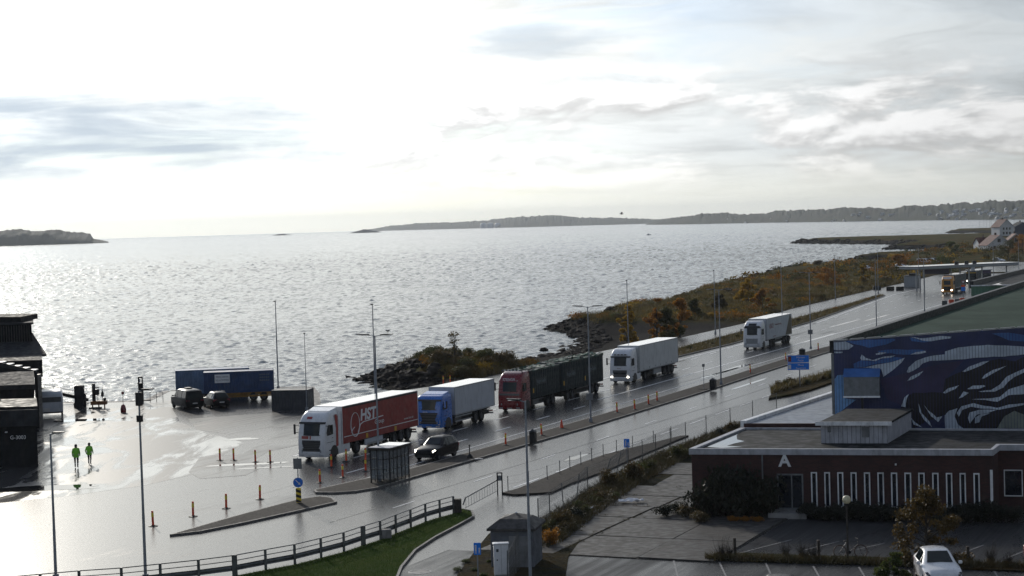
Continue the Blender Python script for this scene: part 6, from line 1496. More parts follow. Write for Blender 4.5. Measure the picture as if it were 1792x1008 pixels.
MB().cham(-1.3,3.2,0,4,0,2.9,.05).build('body', 'purple_panel', t); MB().box(-1.1,3.0,-.02,.02,1.2,2.2).build('window', 'dark_glass', t); MB().cham(-1.5,3.4,-.2,4.2,2.9,3.1,.04).build('roof', 'pale_metal', t)
p = G(1703,495); t = thing('signal_column', (p.x,p.y,0), ang_, 'grey signal column with round lamp at the toll booth', 'signal'); MB().cham(-.45,.45,-.3,.3,0,3.9,.06).build('column', 'pale_metal', t); MB().lathe([(0,3.9),(.4,4.0),(.45,4.4),(.2,4.7),(0,4.72)], n=12).build('lamp', 'pale_metal', t)
p = G(1594,503); t = thing('kiosk', (p.x,p.y,0), R_(-24), 'square grey kiosk at the left end of the toll canopy', 'kiosk')
MB().cham(-1.6,1.6,0,3,0,2.7,.05).build('wall', 'pale_metal', t); MB().cham(-1.75,1.75,-.15,3.15,2.7,2.85,.04).build('roof', 'dark_steel', t); MB().box(1.59,1.62,.6,1.6,.1,2.2).build('door', 'grey_paint', t); MB().cham(-.6,.9,1,2.4,2.85,3.3,.05).build('roof_unit', 'dark_steel', t)
p = G(1686,524); t = thing('road_sign', (p.x,p.y,0), R_(-10), 'stacked give-way and blue signs before the green ribbed wall', 'road sign')
MB().tube((0,0,0),(0,0,3.9),.05).build('pole', 'lamp_pole', t); MB().cham(-.42,.42,-.08,-.04,1.7,2.5,.02).build('blue_panel', 'sign_bright', t); MB().slab([(-.45,-.06,3.8),(.45,-.06,3.8),(0,-.06,3.05)], (0,-1,0), .03).build('triangle_rim', 'paint_red', t); MB().slab([(-.28,-.092,3.70),(.28,-.092,3.70),(0,-.092,3.24)], (0,-1,0), .01).build('triangle', 'letter_white', t); MB().cham(-.4,.4,-.07,-.04,2.55,2.95,.02).build('orange_panel', 'post_red', t)
for i, (x, y) in enumerate(((1653,533),(1665,531),(1675,530),(1684,528))):
    p = G(x, y); o = MB().cham(-.5,.5,-.15,.15,0,.75,.06).build('barrier_block', 'post_red' if i % 2 else 'plastic_grey'); o.location = (p.x,p.y,0); tag(o, f'{ORD[i]} low barrier counting from the left below the stacked signs', 'barrier')
# ---- houses by the shore
mat('wood_white', (.55,.56,.58), .6, var=.08, dirt=.15); mat('wood_ochre', (.22,.10,.035), .7, var=.15); mat('tile_red', (.10,.03,.022), .8, var=.25, vscale=2); mat('wood_navy', (.03,.045,.08), .7, var=.2)
def house(px, rz, w, l, h, rh, wallm, label, z0=1., roofm='tile_red', wins=(), chim=True, name='house'):
    p = G(*px, z0); t = thing(name, (p.x,p.y,z0-.3), rz, label, 'house')
    mb = MB(); mb.prism([(-w/2,0),(w/2,0),(w/2,l),(-w/2,l)], 0, h); mb.add([(-w/2,0,h),(w/2,0,h),(0,0,h+rh),(-w/2,l,h),(w/2,l,h),(0,l,h+rh)], [(0,1,2),(5,4,3)]); mb.build('wall', wallm, t)
    r_ = MB(); o_ = .35; k = rh/(w/2)
    for sx in (-1,1): r_.slab([(0,-o_,h+rh+.02),(sx*(w/2+o_),-o_,h-k*o_+.02),(sx*(w/2+o_),l+o_,h-k*o_+.02),(0,l+o_,h+rh+.02)], (sx*k,0,1), .15)
    rf_ = r_.build('roof', roofm, t)
    bb = MB()
    for sx in (-1,1): bb.slab([(0,-o_-.01,h+rh-.18),(sx*(w/2+o_),-o_-.01,h-k*o_-.18),(sx*(w/2+o_),-o_-.01,h-k*o_+.1),(0,-o_-.01,h+rh+.12)], (0,-1,0), .05)
    bb.build('barge_board', 'wood_white', rf_)
    if chim: MB().cham(-.35,.35,l*.45,l*.45+.7,h+rh-.6,h+rh+1.0,.03).build('chimney', 'brick_red', rf_)
    for (x, z, ww, hh) in wins:
        f_ = MB().box(x-ww/2-.1,x+ww/2+.1,-.05,.02,z-.1,z+hh+.1).build('window', 'wood_white', t); MB().box(x-ww/2,x+ww/2,-.065,-.045,z,z+hh).build('pane', 'dark_glass', f_)
    return t
house((1750,438.5), R_(8), 10.2, 9, 2.6, 3.9, 'wood_white', 'white gabled house with red tiled roof, nearest the road', wins=((-2.2,1.0,1.1,1.3),(.3,1.0,1.1,1.3),(2.6,1.2,.9,1.0),(-.3,3.7,1.3,1.4)))
house((1733,436), R_(98), 7, 6, 2.6, 2.6, 'wood_white', 'white side wing with red roof on the left of the gabled house', wins=())
house((1779,437.5), R_(-6), 10.5, 9, 2.6, 4.2, 'wood_ochre', 'ochre gabled house right of the white one', wins=((0,3.6,1.4,1.5),(-2.5,1,1.2,1.3)))
house((1762,412), R_(14), 9.0, 10, 5.4, 4.2, 'wood_white', 'tall white house with steep red roof by the marina', z0=2., wins=((-2,1,1.1,1.4),(0,1,1.1,1.4),(2,1,1.1,1.4),(-2,3.6,1.1,1.4),(0,3.6,1.1,1.4),(2,3.6,1.1,1.4)))
house((1790,410), R_(4), 10, 9, 5.0, 2.6, 'wood_navy', 'dark blue house at the right edge behind the ochre one', z0=2., roofm='roof_felt')
# ---- marina
mat('hull_white', (.5,.52,.55), .35, var=.08)
BO = [(1713,405),(1722,404),(1725,407),(1731,404),(1733,407),(1740,405),(1745,403),(1775,400),(1783,401)]
for i, (x, y) in enumerate(BO):
    p = G(x, y, -2); t = thing('sailing_boat', (p.x,p.y,-2.1), R_(random.uniform(-30,60)), f'{nth(i+1)} bare-masted sailing boat from the left in the far marina', 'sailing boat', 'moored sailing boats in the far marina')
    MB().rings([[(-w,y_,1.0),(-w*.8,y_,.2),(0,y_,-.3),(w*.8,y_,.2),(w,y_,1.0)] for y_, w in ((-5,.1),(-3,1.2),(0,1.6),(3,1.5),(4.6,1.1))]).build('hull', 'hull_white', t, True); MB().cham(-.8,.8,-1.5,2,.95,1.5,.15).build('cabin', 'hull_white', t)
    MB().tube((0,-1,1),(0,-1,random.uniform(11,15)),.11,.08,6).build('mast', 'rail_steel', t); MB().tube((0,-1,2.1),(0,3.2,2.0),.07).build('boom', 'rail_steel', t)
p = G(1135,411,-2); t = thing('motor_boat', (p.x,p.y,-2.2), R_(80), 'small white motor boat out on the open water', 'boat'); t.scale = (.6,.6,.6)
MB().rings([[(-w,y_,1.2),(-w*.8,y_,.2),(0,y_,-.2),(w*.8,y_,.2),(w,y_,1.2)] for y_, w in ((-5,.1),(-3,1.3),(0,1.7),(4,1.5))]).build('hull', 'hull_white', t); MB().cham(-1.1,1.1,-1.2,2,1.1,2.9,.3).build('wheelhouse', 'hull_white', t)
t = thing('jetty_frame', G(1598,452,-2), R_(0), 'dark timber frame standing in the water before the toll', 'jetty')
for x in (-3,-1,1,3): MB().tube((x,0,-1),(x,0,5.5),.14,n=6).build('pile', 'wood_dark', t)
for z in (5.3,3.8): MB().box(-4,4,-.15,.15,z,z+.25).build('beam', 'wood_dark', t)
# ---- houses below the far ridge
random.seed(21)
hw_ = MB().prism([(-5,-4),(5,-4),(5,4),(-5,4)], 0, 5).mesh('wall', 'wood_white'); hr_ = MB().add([(-5.4,-4.4,5),(5.4,-4.4,5),(5.4,4.4,5),(-5.4,4.4,5),(-5.4,0,8),(5.4,0,8)], [(0,1,5,4),(2,3,4,5),(1,2,5),(3,0,4),(3,2,1,0)]).mesh('roof', 'paint_grey')
hw2 = MB().prism([(-5,-4),(5,-4),(5,4),(-5,4)], 0, 5).mesh('wall', 'paint_grey')
FAR_H = []
DT = [(1130,6300),(1200,5750),(1500,4240),(1792,3220),(2100,2800)]
for i in range(78):
    x = random.choice([random.uniform(1640,1792)]*5+[random.uniform(1250,1640)]*2); d = interp(DT, x)+random.uniform(4,190)**1.0; az, _ = pix_az(x, 380)
    f = (d-interp(DT,x))/900.; RG = [(1130,393),(1150,386),(1200,378.5),(1270,373),(1310,376),(1360,370),(1490,362),(1550,366),(1680,357),(1792,352)]
    _, el = pix_az(x, interp(RG, x)); top = CAM_H+el*(interp(DT,x)+495)-seaz(interp(DT,x)); zb = seaz(d)-1.5+(top+1.5)*math.sin(min(1,f/.55)*math.pi/2)**.8
    t = thing('house', (math.sin(az)*d, math.cos(az)*d, zb-1), random.uniform(0,3), 'tiny pale house among the trees below the far ridge', 'house', 'houses below the far ridge'); k = random.uniform(.3,.75); t.scale = (k*random.uniform(.8,1.6),k,k)
    part('wall', hw_ if random.random() < .6 else hw2, None, t); part('roof', hr_, None, t); FAR_H.append(t)
number_row(FAR_H, '{} tiny pale house from the left below the far ridge')
for i, x in enumerate((846,858,871)):
    az, el = pix_az(x, 390.5); d = 9350; t = thing('storage_tank', (math.sin(az)*d, math.cos(az)*d, CAM_H+el*d-14), 0, ('left','middle','right')[i]+' of three white domed tanks on the pale far hill', 'tank', 'white tanks on the far hill')
    MB().lathe([(17,-14),(17,8),(15,12),(9,15),(0,16)], n=20).build('dome', 'hull_white', t, True)
# ================================================================== VEGETATION AND ROCKS
leafmat('leaf_brown', (.095,.066,.024), (.062,.055,.020), (.12,.065,.02), .4); leafmat('leaf_olive', (.058,.068,.019), (.085,.074,.022), (.10,.066,.02), .4); leafmat('leaf_yellow', (.42,.25,.02), (.30,.19,.02), (.19,.14,.02), .4); leafmat('leaf_orange', (.36,.15,.016), (.25,.125,.017), (.14,.08,.016), .4); leafmat('leaf_dark', (.014,.019,.010), (.024,.026,.012), (.035,.021,.010)); leafmat('leaf_tree', (.11,.068,.016), (.065,.05,.016), (.16,.085,.016), .4); leafmat('leaf_green', (.06,.085,.018), (.08,.09,.02), (.10,.075,.018), .4)
leafmat('grass_blade', (.095,.078,.024), (.13,.092,.03), (.06,.066,.018), .4); leafmat('grass_dark', (.05,.044,.016), (.07,.052,.02), (.035,.04,.013), .3); leafmat('lawn_blade', (.035,.075,.010), (.05,.085,.014), (.08,.075,.02), .4)
m, q, b = newmat('leaf_mixed')
tcm = q.n('ShaderNodeTexCoord').outputs['Object']; c = q.mix(q.rng(q.noise(tcm, .10, 4), .38, .62), (.058,.064,.02), (.10,.066,.022)); c = q.mix(q.rng(q.noise(tcm, .06, 3), .52, .63, 0, .9), c, (.34,.14,.018)); c = q.mix(q.rng(q.mapping(tcm, loc=(40,9,0)) and q.noise(q.mapping(tcm, loc=(40,9,0)), .07, 3), .55, .65, 0, .85), c, (.38,.24,.022))
c = q.mix(q.rng(q.noise(tcm, 1.4, 3), .45, .7, 0, .6), c, (.045,.04,.016)); q.link(c, b.inputs['Base Color']); b.inputs['Roughness'].default_value = .8; b.inputs['Specular IOR Level'].default_value = .1
tr_ = q.n('ShaderNodeBsdfTranslucent'); q.link(c, tr_.inputs[0]); mx = q.n('ShaderNodeMixShader'); mx.inputs[0].default_value = .35; q.link(b.outputs[0], mx.inputs[1]); q.link(tr_.outputs[0], mx.inputs[2]); q.link(mx.outputs[0], m.node_tree.nodes['Material Output'].inputs[0])
mat('twig', (.035,.028,.022), .9, var=.3)
def leafcloud(n, lumps, size, seed, flat=.6, droop=0.):
    """n leaf-sized quads spread through the volume of a few lumps (cx,cy,cz,rx,ry,rz)"""
    r = np.random.default_rng(seed); L_ = np.array(lumps); w = (L_[:,3]*L_[:,4]*L_[:,5])**.8; k = r.choice(len(L_), n, p=w/w.sum())
    d = r.normal(size=(n,3)); d /= np.linalg.norm(d, axis=1)[:,None]; rad = r.random(n)**(1/2.2)
    # ragged outline: radius depends on direction
    rad *= .72+.5*fbm(d[:,0]*3+k*5+50, d[:,1]*3+d[:,2]*2.5+50, 3, seed)
    c = L_[k,:3]+d*L_[k,3:]*rad[:,None]
    a = r.normal(size=(n,3)); a /= np.linalg.norm(a, axis=1)[:,None]; b_ = np.cross(a, r.normal(size=(n,3))); b_ /= np.linalg.norm(b_, axis=1)[:,None]
    s = size*(.5+r.random(n))[:,None]; a *= s; b_ *= s*flat
    c[:,2] = np.maximum(c[:,2], .03)
    V = np.stack([c-a-b_*.3, c+b_, c+a+b_*.2, c-b_], 1).reshape(-1,3); F = np.arange(4*n).reshape(-1,4)
    return V, F
def stems(n, h, spread, seed, r0=.03, sub=3):
    random.seed(seed); mb = MB()
    for i in range(n):
        a = random.uniform(0,6.28); l = random.uniform(.6,1.)*h; p = Vector((random.uniform(-.1,.1),random.uniform(-.1,.1),0)); dr_ = Vector((math.cos(a)*spread*random.random(),math.sin(a)*spread*random.random(),1)).normalized()
        q_ = p+dr_*l*.55; mb.tube(p, q_, r0, r0*.6, 5); e = q_+(dr_+Vector((random.uniform(-.3,.3),random.uniform(-.3,.3),.1))).normalized()*l*.45; mb.tube(q_, e, r0*.6, r0*.2, 4)
        for j in range(sub):
            f = random.uniform(.3,.95); b0 = p+(q_-p)*f; mb.tube(b0, b0+Vector((random.uniform(-1,1),random.uniform(-1,1),random.uniform(.3,1)))*l*.3, r0*.35, r0*.12, 4)
    return mb
SHRUB = {}
def shrub_proto(kind, var):
    key = (kind, var)
    if key in SHRUB: return SHRUB[key]
    sd = hash(key) % 1000; sd = sum(ord(c) for c in kind)*7+var*31; r = np.random.default_rng(sd); lumps = []
    for i in range(7):
        a = r.uniform(0,6.28); d = r.uniform(0,.55); lumps.append((math.cos(a)*d, math.sin(a)*d, r.uniform(.35,.75), r.uniform(.3,.5), r.uniform(.3,.5), r.uniform(.25,.45)))
    lumps.append((0,0,.4,.6,.6,.4))
    V, F = leafcloud(1500, lumps, .055, sd)
    SHRUB[key] = (npmesh('foliage', V, F, 'leaf_'+kind, False), stems(7, .95, .8, sd, .018).mesh('stems', 'twig')); return SHRUB[key]
def shrub(p, size, kind, label, group, hk=1., name='shrub'):
    t = thing(name, p, random.uniform(0,6.28), label, 'shrub', group); t.scale = (size, size, size*hk); f, s_ = shrub_proto(kind, random.randrange(3)); part('foliage', f, None, t); part('stems', s_, None, t); return t
def onshore(s, t_, dz=-.1): p = RP(s, t_); return Vector((p.x, p.y, shore_z(s, t_)+dz))
random.seed(5)
ROWS = {}
def reg(key, o): ROWS.setdefault(key, []).append(o)
# bushy headland
for i in range(44):
    s = random.uniform(193,214); t_ = random.uniform(max(tw(s)+6.5,-110), -92.5)
    k = random.choice(('olive','brown','olive','brown'))
    reg(('{} %s bush from the left in the thicket on the headland' % k), shrub(onshore(s,t_), random.uniform(1.2,2.2), k, 'x', 'thicket on the headland', random.uniform(.55,.85)))
for i in range(105):
    s = random.uniform(300,470); t_ = random.uniform(tw(s)+7, tpath(s)-1.6); k = random.choice(('olive','brown','olive','brown','green','yellow','orange','brown','brown','olive'))
    reg(('{} %s bush from the left in scrub %s' % (k, 'behind the refrigerated truck' if s < 300 else ('before the orange tree' if s < 380 else 'around the orange tree'))), shrub(onshore(s,t_), random.uniform(.9,2.0), k, 'x', 'scrub along the shore', random.uniform(.35,.7)))
for i in range(36):
    s = random.uniform(470,820); t_ = random.uniform(tw(s)+8, -104 if s < 620 else -60); k = random.choice(('olive','brown','green','orange','yellow','brown'))
    reg(('{} %s bush from the left on the distant shore %s' % (k, 'before the toll' if s < 600 else 'beyond the toll')), shrub(onshore(s,t_), random.uniform(1.2,3.0), k, 'x', 'distant scrub by the toll', random.uniform(.35,.7)))
# named single trees
def tree(p, h, rad, kind, label, seed, n=5200, leaf=.13, trunk=.15, group=None, sparse=1., lean=0., lumpn=17):
    t = thing('tree', p, 0, label, 'tree', group); r = np.random.default_rng(seed); lumps = []; mb = MB(); random.seed(seed)
    top = Vector((lean*h,0,h*.82)); mb.tube((0,0,-.1), top*.5, .05*h**.6, .03*h**.6, 8).tube(top*.5, top, .03*h**.6, .01, 7)
    for i in range(lumpn):
        a = r.uniform(0,6.28); f = r.uniform(trunk*.4,1.08)**1.15; d = rad*(1.08-.8*f**1.6)*r.uniform(.25,1.15); c = Vector((math.cos(a)*d+lean*h*f, math.sin(a)*d, h*f)); b0 = top*min(.95,f*.8)
        mb.tube(b0, c, .018*h**.6, .006, 5)
        for j in range(3): mb.tube(b0+(c-b0)*.6, c+Vector((r.normal(),r.normal(),r.normal()*.6))*rad*.25, .008*h**.6, .003, 4)
        lumps.append((c.x,c.y,max(.25,c.z),rad*r.uniform(.13,.42),rad*r.uniform(.13,.42),rad*r.uniform(.10,.30)))
    V, F = leafcloud(int(n*sparse), lumps, leaf, seed); o = bpy.data.objects.new('crown', npmesh('crown', V, F, 'leaf_'+kind, False)); COL.objects.link(o); o.parent = t
    mb.build('trunk', 'twig', t); return t
P_ = lambda px, dz=0.: (lambda p: onshore(*ST(p), -.1))(G(*px))
tree(P_((1098,600)), 5.6, 1.9, 'yellow', 'bright yellow birch beside a mast lamp on the shore', 31)
tree(P_((1150,592)), 6.4, 2.4, 'orange', 'tall thin orange-topped tree at the left of the shore grove', 32, sparse=.7)
tree(P_((1168,590)), 4.8, 2.9, 'olive', 'broad olive tree in the middle of the shore grove', 33); tree(P_((1190,585)), 5.2, 2.6, 'orange', 'rust-coloured tree at the right of the shore grove', 34)
tree(P_((1446,505)), 5.0, 3.8, 'orange', 'wide orange bush-like tree behind the lane to the toll', 35); tree(P_((1512,500)), 4.4, 1.8, 'yellow', 'small yellow tree left of the kiosk', 36); tree(P_((1572,476)), 4.4, 3.4, 'orange', 'rusty orange tree just left of the toll canopy', 37)
tree(P_((1310,535)), 4.2, 2.6, 'yellow', 'dull yellow tree halfway along the shore scrub', 38); tree(P_((1335,545)), 3.0, 2.2, 'orange', 'low orange tree above the white truck with bronze corner', 39)
tree(P_((797,655)), 4.6, 1.6, 'brown', 'nearly bare sapling above the headland thicket', 40, sparse=.05)
tree(P_((1215,560)), 2.8, 2.0, 'olive', 'round olive tree behind the refrigerated truck', 41); tree(P_((1260,548)), 2.6, 2.2, 'brown', 'brown tree left of the slender mast on the shore', 42)
tree(P_((1665,449)), 4.5, 3.4, 'green', 'green tree behind the toll canopy', 43); tree(P_((1645,478)), 4.2, 4.5, 'green', 'bright green bushy tree behind the orange truck', 44); tree(P_((1765,462)), 6.5, 5, 'olive', 'olive tree right of the toll canopy', 45); tree(P_((1790,450)), 7.5, 5, 'orange', 'orange brown tree at the right edge before the houses', 46)
# car park: autumn tree, hedge, big bush
def gtree(px, h, rad, kind, label, seed, **kw): p = G(*px); return tree(Vector((p.x,p.y,0)), h, rad, kind, label, seed, **kw)
gtree((1622,985), 3.6, 1.8, 'tree', 'tawny autumn tree behind the white electric car', 50, n=5600, leaf=.075, trunk=.25, lumpn=30)
gtree((1565,1015), 1.2, .95, 'green', 'low yellow-green bush in the bottom foreground', 51, n=3000, leaf=.07, trunk=.1)
random.seed(11)
def at_front(px, py, dz=0.): p = onplane(px, py, F0, FD, 1.0); return Vector((p.x,p.y,0))
for i, (px, s_) in enumerate(((1236,1.5),(1262,2.0),(1290,2.1),(1318,2.0),(1342,1.7))): shrub(at_front(px,890), s_, 'dark', f'{ORD[i]} from the left of the tall dark bushes against the brick wall', 'dark bushes left of the door', 1.5)
for i in range(19):
    px = 1410+i*20; lb = 'dark low hedge bush under the row of narrow windows'
    reg('{} dark hedge bush from the door along the row of narrow windows', shrub(at_front(px,890)-FB*random.uniform(0,1.2), random.uniform(.9,1.2), 'dark', lb, 'hedge under the windows', random.uniform(.85,1.05)))
for i, px in enumerate((1290,1310,1332)): shrub(at_front(px,900)-FB*1.8, .6, 'orange', f'{ORD[i]} small rust-coloured plant from the left below the dark bushes', 'rusty plants by the door', .6)
# overgrown strip along the mesh fence
for i in range(36):
    s = random.uniform(95,150); t_ = interp([(95,-41),(104,-42.6),(116,-44.4),(130,-45.6),(150,-45.5)], s)+random.uniform(-.6,1.3); p = RP(s, t_)
    k = random.choice(('olive','brown','brown','green','dark')); reg('{} %s weed bush from the left in the strip beside the mesh fence' % k, shrub(Vector((p.x,p.y,.03)), random.uniform(.45,1.0)*(1.25 if 112 < s < 122 else 1), k, 'x', 'weeds along the mesh fence', random.uniform(.7,1.2)))
for i, px in enumerate(((1205,905),(1185,900),(1222,915),(1165,905))): p = G(*px); shrub(Vector((p.x,p.y,.05)), .95, ('brown','dark')[i%2], f'{ORD[i]} brown bramble bush before the brick corner, counted by size', 'brambles at the brick corner', .8)
p = G(963,955); shrub(Vector((p.x,p.y,.03)), .75, 'orange', 'bright orange bush right of the grey hut', None, 1.3)
for px in ((800,1000),(815,985),(845,1010),(830,1000),(858,985)): p = G(*px); reg('{} knee-high weed from the left, left of the grey hut', shrub(Vector((p.x,p.y,.0)), .4, 'green', 'x', 'weeds at the hut', .6))
for i in range(16): 
    s = 216+i*11+random.uniform(-3,3); t_ = interp([(214,-79.6),(249,-79.6),(298,-81.2),(392,-87.2)], s); p = RP(s,t_); reg('{} low bush from the left on the strip between road and seaside path', shrub(Vector((p.x,p.y,.12)), random.uniform(.4,.8), random.choice(('brown','olive','orange')), 'x', 'bushes on the narrow strip', .7))
for i, px in enumerate(((1362,683),(1375,680),(1385,677),(1412,676),(1440,668),(1455,664))): p = G(*px); reg('{} weed bush from the left on the bank under the blue direction sign', shrub(Vector((p.x,p.y,.15)), random.uniform(.6,1.), ('brown','olive')[i%2], 'x', 'weeds under the direction sign', .9))
# dry stalks in the car park
dry = stems(26, 1.3, .7, 77, .012, 6).mesh('stalks', 'twig')
for i, (px, k, lb) in enumerate((((1262,978),1.0,'tall dry stalks left of the short timber post'),((1275,976),.8,'dry stalks touching the short timber post'),((1375,978),.85,'dry stalks midway along the weedy strip'),((1405,980),1.0,'dense dry stalks left of the bicycle'),((1425,982),.9,'dry stalks just left of the bicycle'),((1735,988),1.0,'tall dry stalks right of the white car'),((1765,992),.8,'dry stalks near the red car'))):
    p = G(*px); t = thing('dry_plant', (p.x,p.y,.05), i, lb, 'plant', 'dry plants in the car park'); t.scale = (k,k,k); part('stalks', dry, None, t); f, _ = shrub_proto('brown', i%3); o = part('seed_heads', f, None, t); o.scale = (.45,.45,.35)
for fm, ob in ROWS.items(): number_row(ob, fm)
# undergrowth that reads as one mass
def undergrowth(n, fn, rad, hgt, leaves, size, label, seed, mm='leaf_mixed'):
    r = np.random.default_rng(seed); VS, FS, k = [], [], 0
    for i in range(n):
        x, y, z, sc_ = fn(r); V, F = leafcloud(leaves, [(0,0,.3*hgt,rad,rad,hgt*.5),(rad*.5,.1,.35*hgt,rad*.6,rad*.6,hgt*.6),(-rad*.4,-.3*rad,.3*hgt,rad*.6,rad*.5,hgt*.5)], size, seed+i)
        V = V*sc_+np.array([x,y,z]); VS.append(V); FS.append(F+k); k += len(V)
    o = bpy.data.objects.new('undergrowth', npmesh('undergrowth', np.concatenate(VS), np.concatenate(FS), mm, False)); COL.objects.link(o); o['kind'] = 'stuff'; o['label'] = label; o['category'] = 'undergrowth'
def u1(r):
    s = r.uniform(300,470); t_ = r.uniform(tw(s)+5, tpath(s)-.8); p = RP(s,t_); return p.x, p.y, shore_z(s,t_)-.05, r.uniform(.7,1.5)
undergrowth(330, u1, 1.2, .9, 150, .10, 'low tawny undergrowth covering the shore between the bushes', 300)
def u2(r):
    s = r.uniform(470,900); t_ = r.uniform(tw(s)+7, -102 if s < 620 else -40); p = RP(s,t_); return p.x, p.y, shore_z(s,t_)-.05, r.uniform(1.,2.2)
undergrowth(240, u2, 1.8, 1.1, 90, .18, 'low undergrowth on the distant shore by the toll', 900)
def u3(r):
    s = r.uniform(94,152); t_ = interp([(95,-41.2),(104,-42.6),(116,-44.4),(130,-45.6),(150,-45.5)], s)+r.uniform(-.8,1.5); p = RP(s,t_); return p.x, p.y, .04, r.uniform(.5,1.)
undergrowth(110, u3, .6, .8, 160, .05, 'tangled undergrowth along the mesh fence', 1300, 'grass_dark')
def u5(r):
    k = r.integers(4); s = r.uniform(92,127); t_ = -38.68+max(0,s-103)*.06+r.normal()*.12
    if k == 1: s = r.choice([103.68,107.8,112.05,116.3])+r.normal()*.1; t_ = r.uniform(-43,-36.2)
    if k == 2: s = r.uniform(106,118); t_ = -36.2+r.normal()*.25
    p = RP(s,t_); return p.x, p.y, .04, r.uniform(.12,.4)
undergrowth(120, u5, .6, .6, 60, .06, 'weeds sprouting from the joints of the yard slabs', 2100, 'grass_dark')
def u4(r):
    s = r.uniform(193,216); t_ = r.uniform(max(tw(s)+5.5,-111), -92.2); p = RP(s,t_); return p.x, p.y, shore_z(s,t_)-.05, r.uniform(.8,1.4)
undergrowth(90, u4, 1.1, .9, 170, .09, 'low brown undergrowth on the bushy headland', 1700)
# ---- grass: blades nobody could count
def blades(n, pts_fn, h, mname, name, label, seed):
    r = np.random.default_rng(seed); P = np.array([pts_fn(r) for _ in range(n)]); k = len(P)
    a = r.uniform(0,6.28,k); hh = h*(.5+r.random(k)); w = .018*h/.3*(.6+r.random(k)); d = np.stack([np.cos(a),np.sin(a),0*a],1); ln = r.normal(size=(k,2))*.45
    tip = P+np.stack([ln[:,0]*hh, ln[:,1]*hh, hh],1); V = np.stack([P-d*w[:,None], P+d*w[:,None], tip],1).reshape(-1,3)
    o = bpy.data.objects.new(name, npmesh(name, V, np.arange(3*k).reshape(-1,3), mname, False)); COL.objects.link(o); o['kind'] = 'stuff'; o['label'] = label; o['category'] = 'grass'
def sp(r):
    s = r.uniform(193,470); s = s if not 213 < s < 300 else 300+r.uniform(0,165); t_ = r.uniform(tw(s)+5, tpath(s)-.3); p = RP(s,t_); return (p.x,p.y,shore_z(s,t_)-.05)
blades(34000, sp, .75, 'grass_blade', 'grass', 'long tawny grass over the shore between the bushes', 1)
def sm(r):
    s = r.uniform(215,391); a, b_ = interp([(214,-77.4),(249,-77.0),(298,-78.9),(345,-82.9),(392,-86.8)], s), interp([(214,-81.8),(240,-82),(272,-83.2),(312,-84.2),(345,-85.4),(392,-87.7)], s); p = RP(s, r.uniform(b_,a)); return (p.x,p.y,.14)
blades(7000, sm, .4, 'grass_blade', 'grass', 'tawny grass on the strip between road and seaside path', 2)
def sv(r):
    s = r.uniform(93,152); t_ = interp([(95,-41.4),(104,-42.8),(116,-44.6),(130,-45.8),(150,-45.8)], s)+r.uniform(-1.2,1.8); p = RP(s,t_); return (p.x,p.y,.05)
blades(14000, sv, .38, 'grass_dark', 'grass', 'rough weeds and grass along the mesh fence', 3)
lpoly = lp
def inpoly(x, y, poly):
    c = False; n = len(poly); j = n-1
    for i in range(n):
        if (poly[i][1] > y) != (poly[j][1] > y) and x < (poly[j][0]-poly[i][0])*(y-poly[i][1])/(poly[j][1]-poly[i][1])+poly[i][0]: c = not c
        j = i
    return c
def sl_(r):
    while True:
        x, y = r.uniform(-15,-2), r.uniform(92,116)
        if inpoly(x, y, lpoly): return (x, y, .085)
blades(26000, sl_, .10, 'lawn_blade', 'grass', 'short green lawn grass inside the railing', 4)
def sc(r): 
    f = r.random(); p = G(1238+f*560, 979+f*16); return (p.x+r.normal()*.1, p.y+r.normal()*.35, .08)
blades(5000, sc, .28, 'grass_dark', 'grass', 'tufts of dry grass along the car park strip', 5)
def sb(r):
    p = G(r.uniform(1352,1466), 0+690); f = r.random(); p = G(1350+f*115, 690-f*32+r.uniform(-4,3)); return (p.x,p.y,.17)
blades(2500, sb, .6, 'grass_blade', 'grass', 'tall grass on the bank of the direction sign', 6)
# ---- shore rocks
def rockmesh(seed):
    bm = bmesh.new(); bmesh.ops.create_icosphere(bm, subdivisions=2, radius=1)
    for v in bm.verts: 
        n_ = mnoise.noise(v.co*1.1+Vector((seed*7,0,0))); v.co *= .8+.5*n_; v.co.z *= .62; v.co.x *= 1.25
        q_ = .45; v.co = Vector((round(v.co.x/q_)*q_*.35+v.co.x*.65, round(v.co.y/q_)*q_*.35+v.co.y*.65, round(v.co.z/q_)*q_*.35+v.co.z*.65))
    me = bpy.data.meshes.new('boulder'); bm.to_mesh(me); bm.free(); me.materials.append(MATS['rock']); return me
RM = [rockmesh(i) for i in range(7)]
random.seed(3); n_ = 0
def boulder(p, k, label): 
    o = bpy.data.objects.new('boulder', random.choice(RM)); COL.objects.link(o); o.location = p; o.scale = (k*random.uniform(.8,1.3),k*random.uniform(.8,1.2),k*random.uniform(.7,1.2)); o.rotation_euler = (random.uniform(-.4,.4),random.uniform(-.4,.4),random.uniform(0,6.28)); return tag(o, label, 'boulder', 'rock armour along the shore')
for i in range(290):
    s = random.choice([random.uniform(194,222)]*3+[random.uniform(222,300)]*2+[random.uniform(300,420)]*3+[random.uniform(420,660)]); t_ = tw(s)+random.uniform(-1.5,6.0); p = onshore(s,t_,-.05); boulder(p, random.uniform(.45,1.25)*(1+max(0,s-350)*.0016), 'dark boulder in the rock armour '+('at the tip of the bushy headland' if s < 222 else 'round the small bay' if s < 300 else 'of the point beyond the small bay' if s < 420 else 'along the distant shore before the toll'))
p = G(950,613,-2); boulder(Vector((p.x,p.y,-2.0)), 1.1, 'lone dark rock awash in the small bay')
Vs, Fs = [], []; base = [np.array([v.co[:] for v in me.vertices]) for me in RM]; tri = [np.array([list(f.vertices) for f in me.polygons]) for me in RM]; off = 0
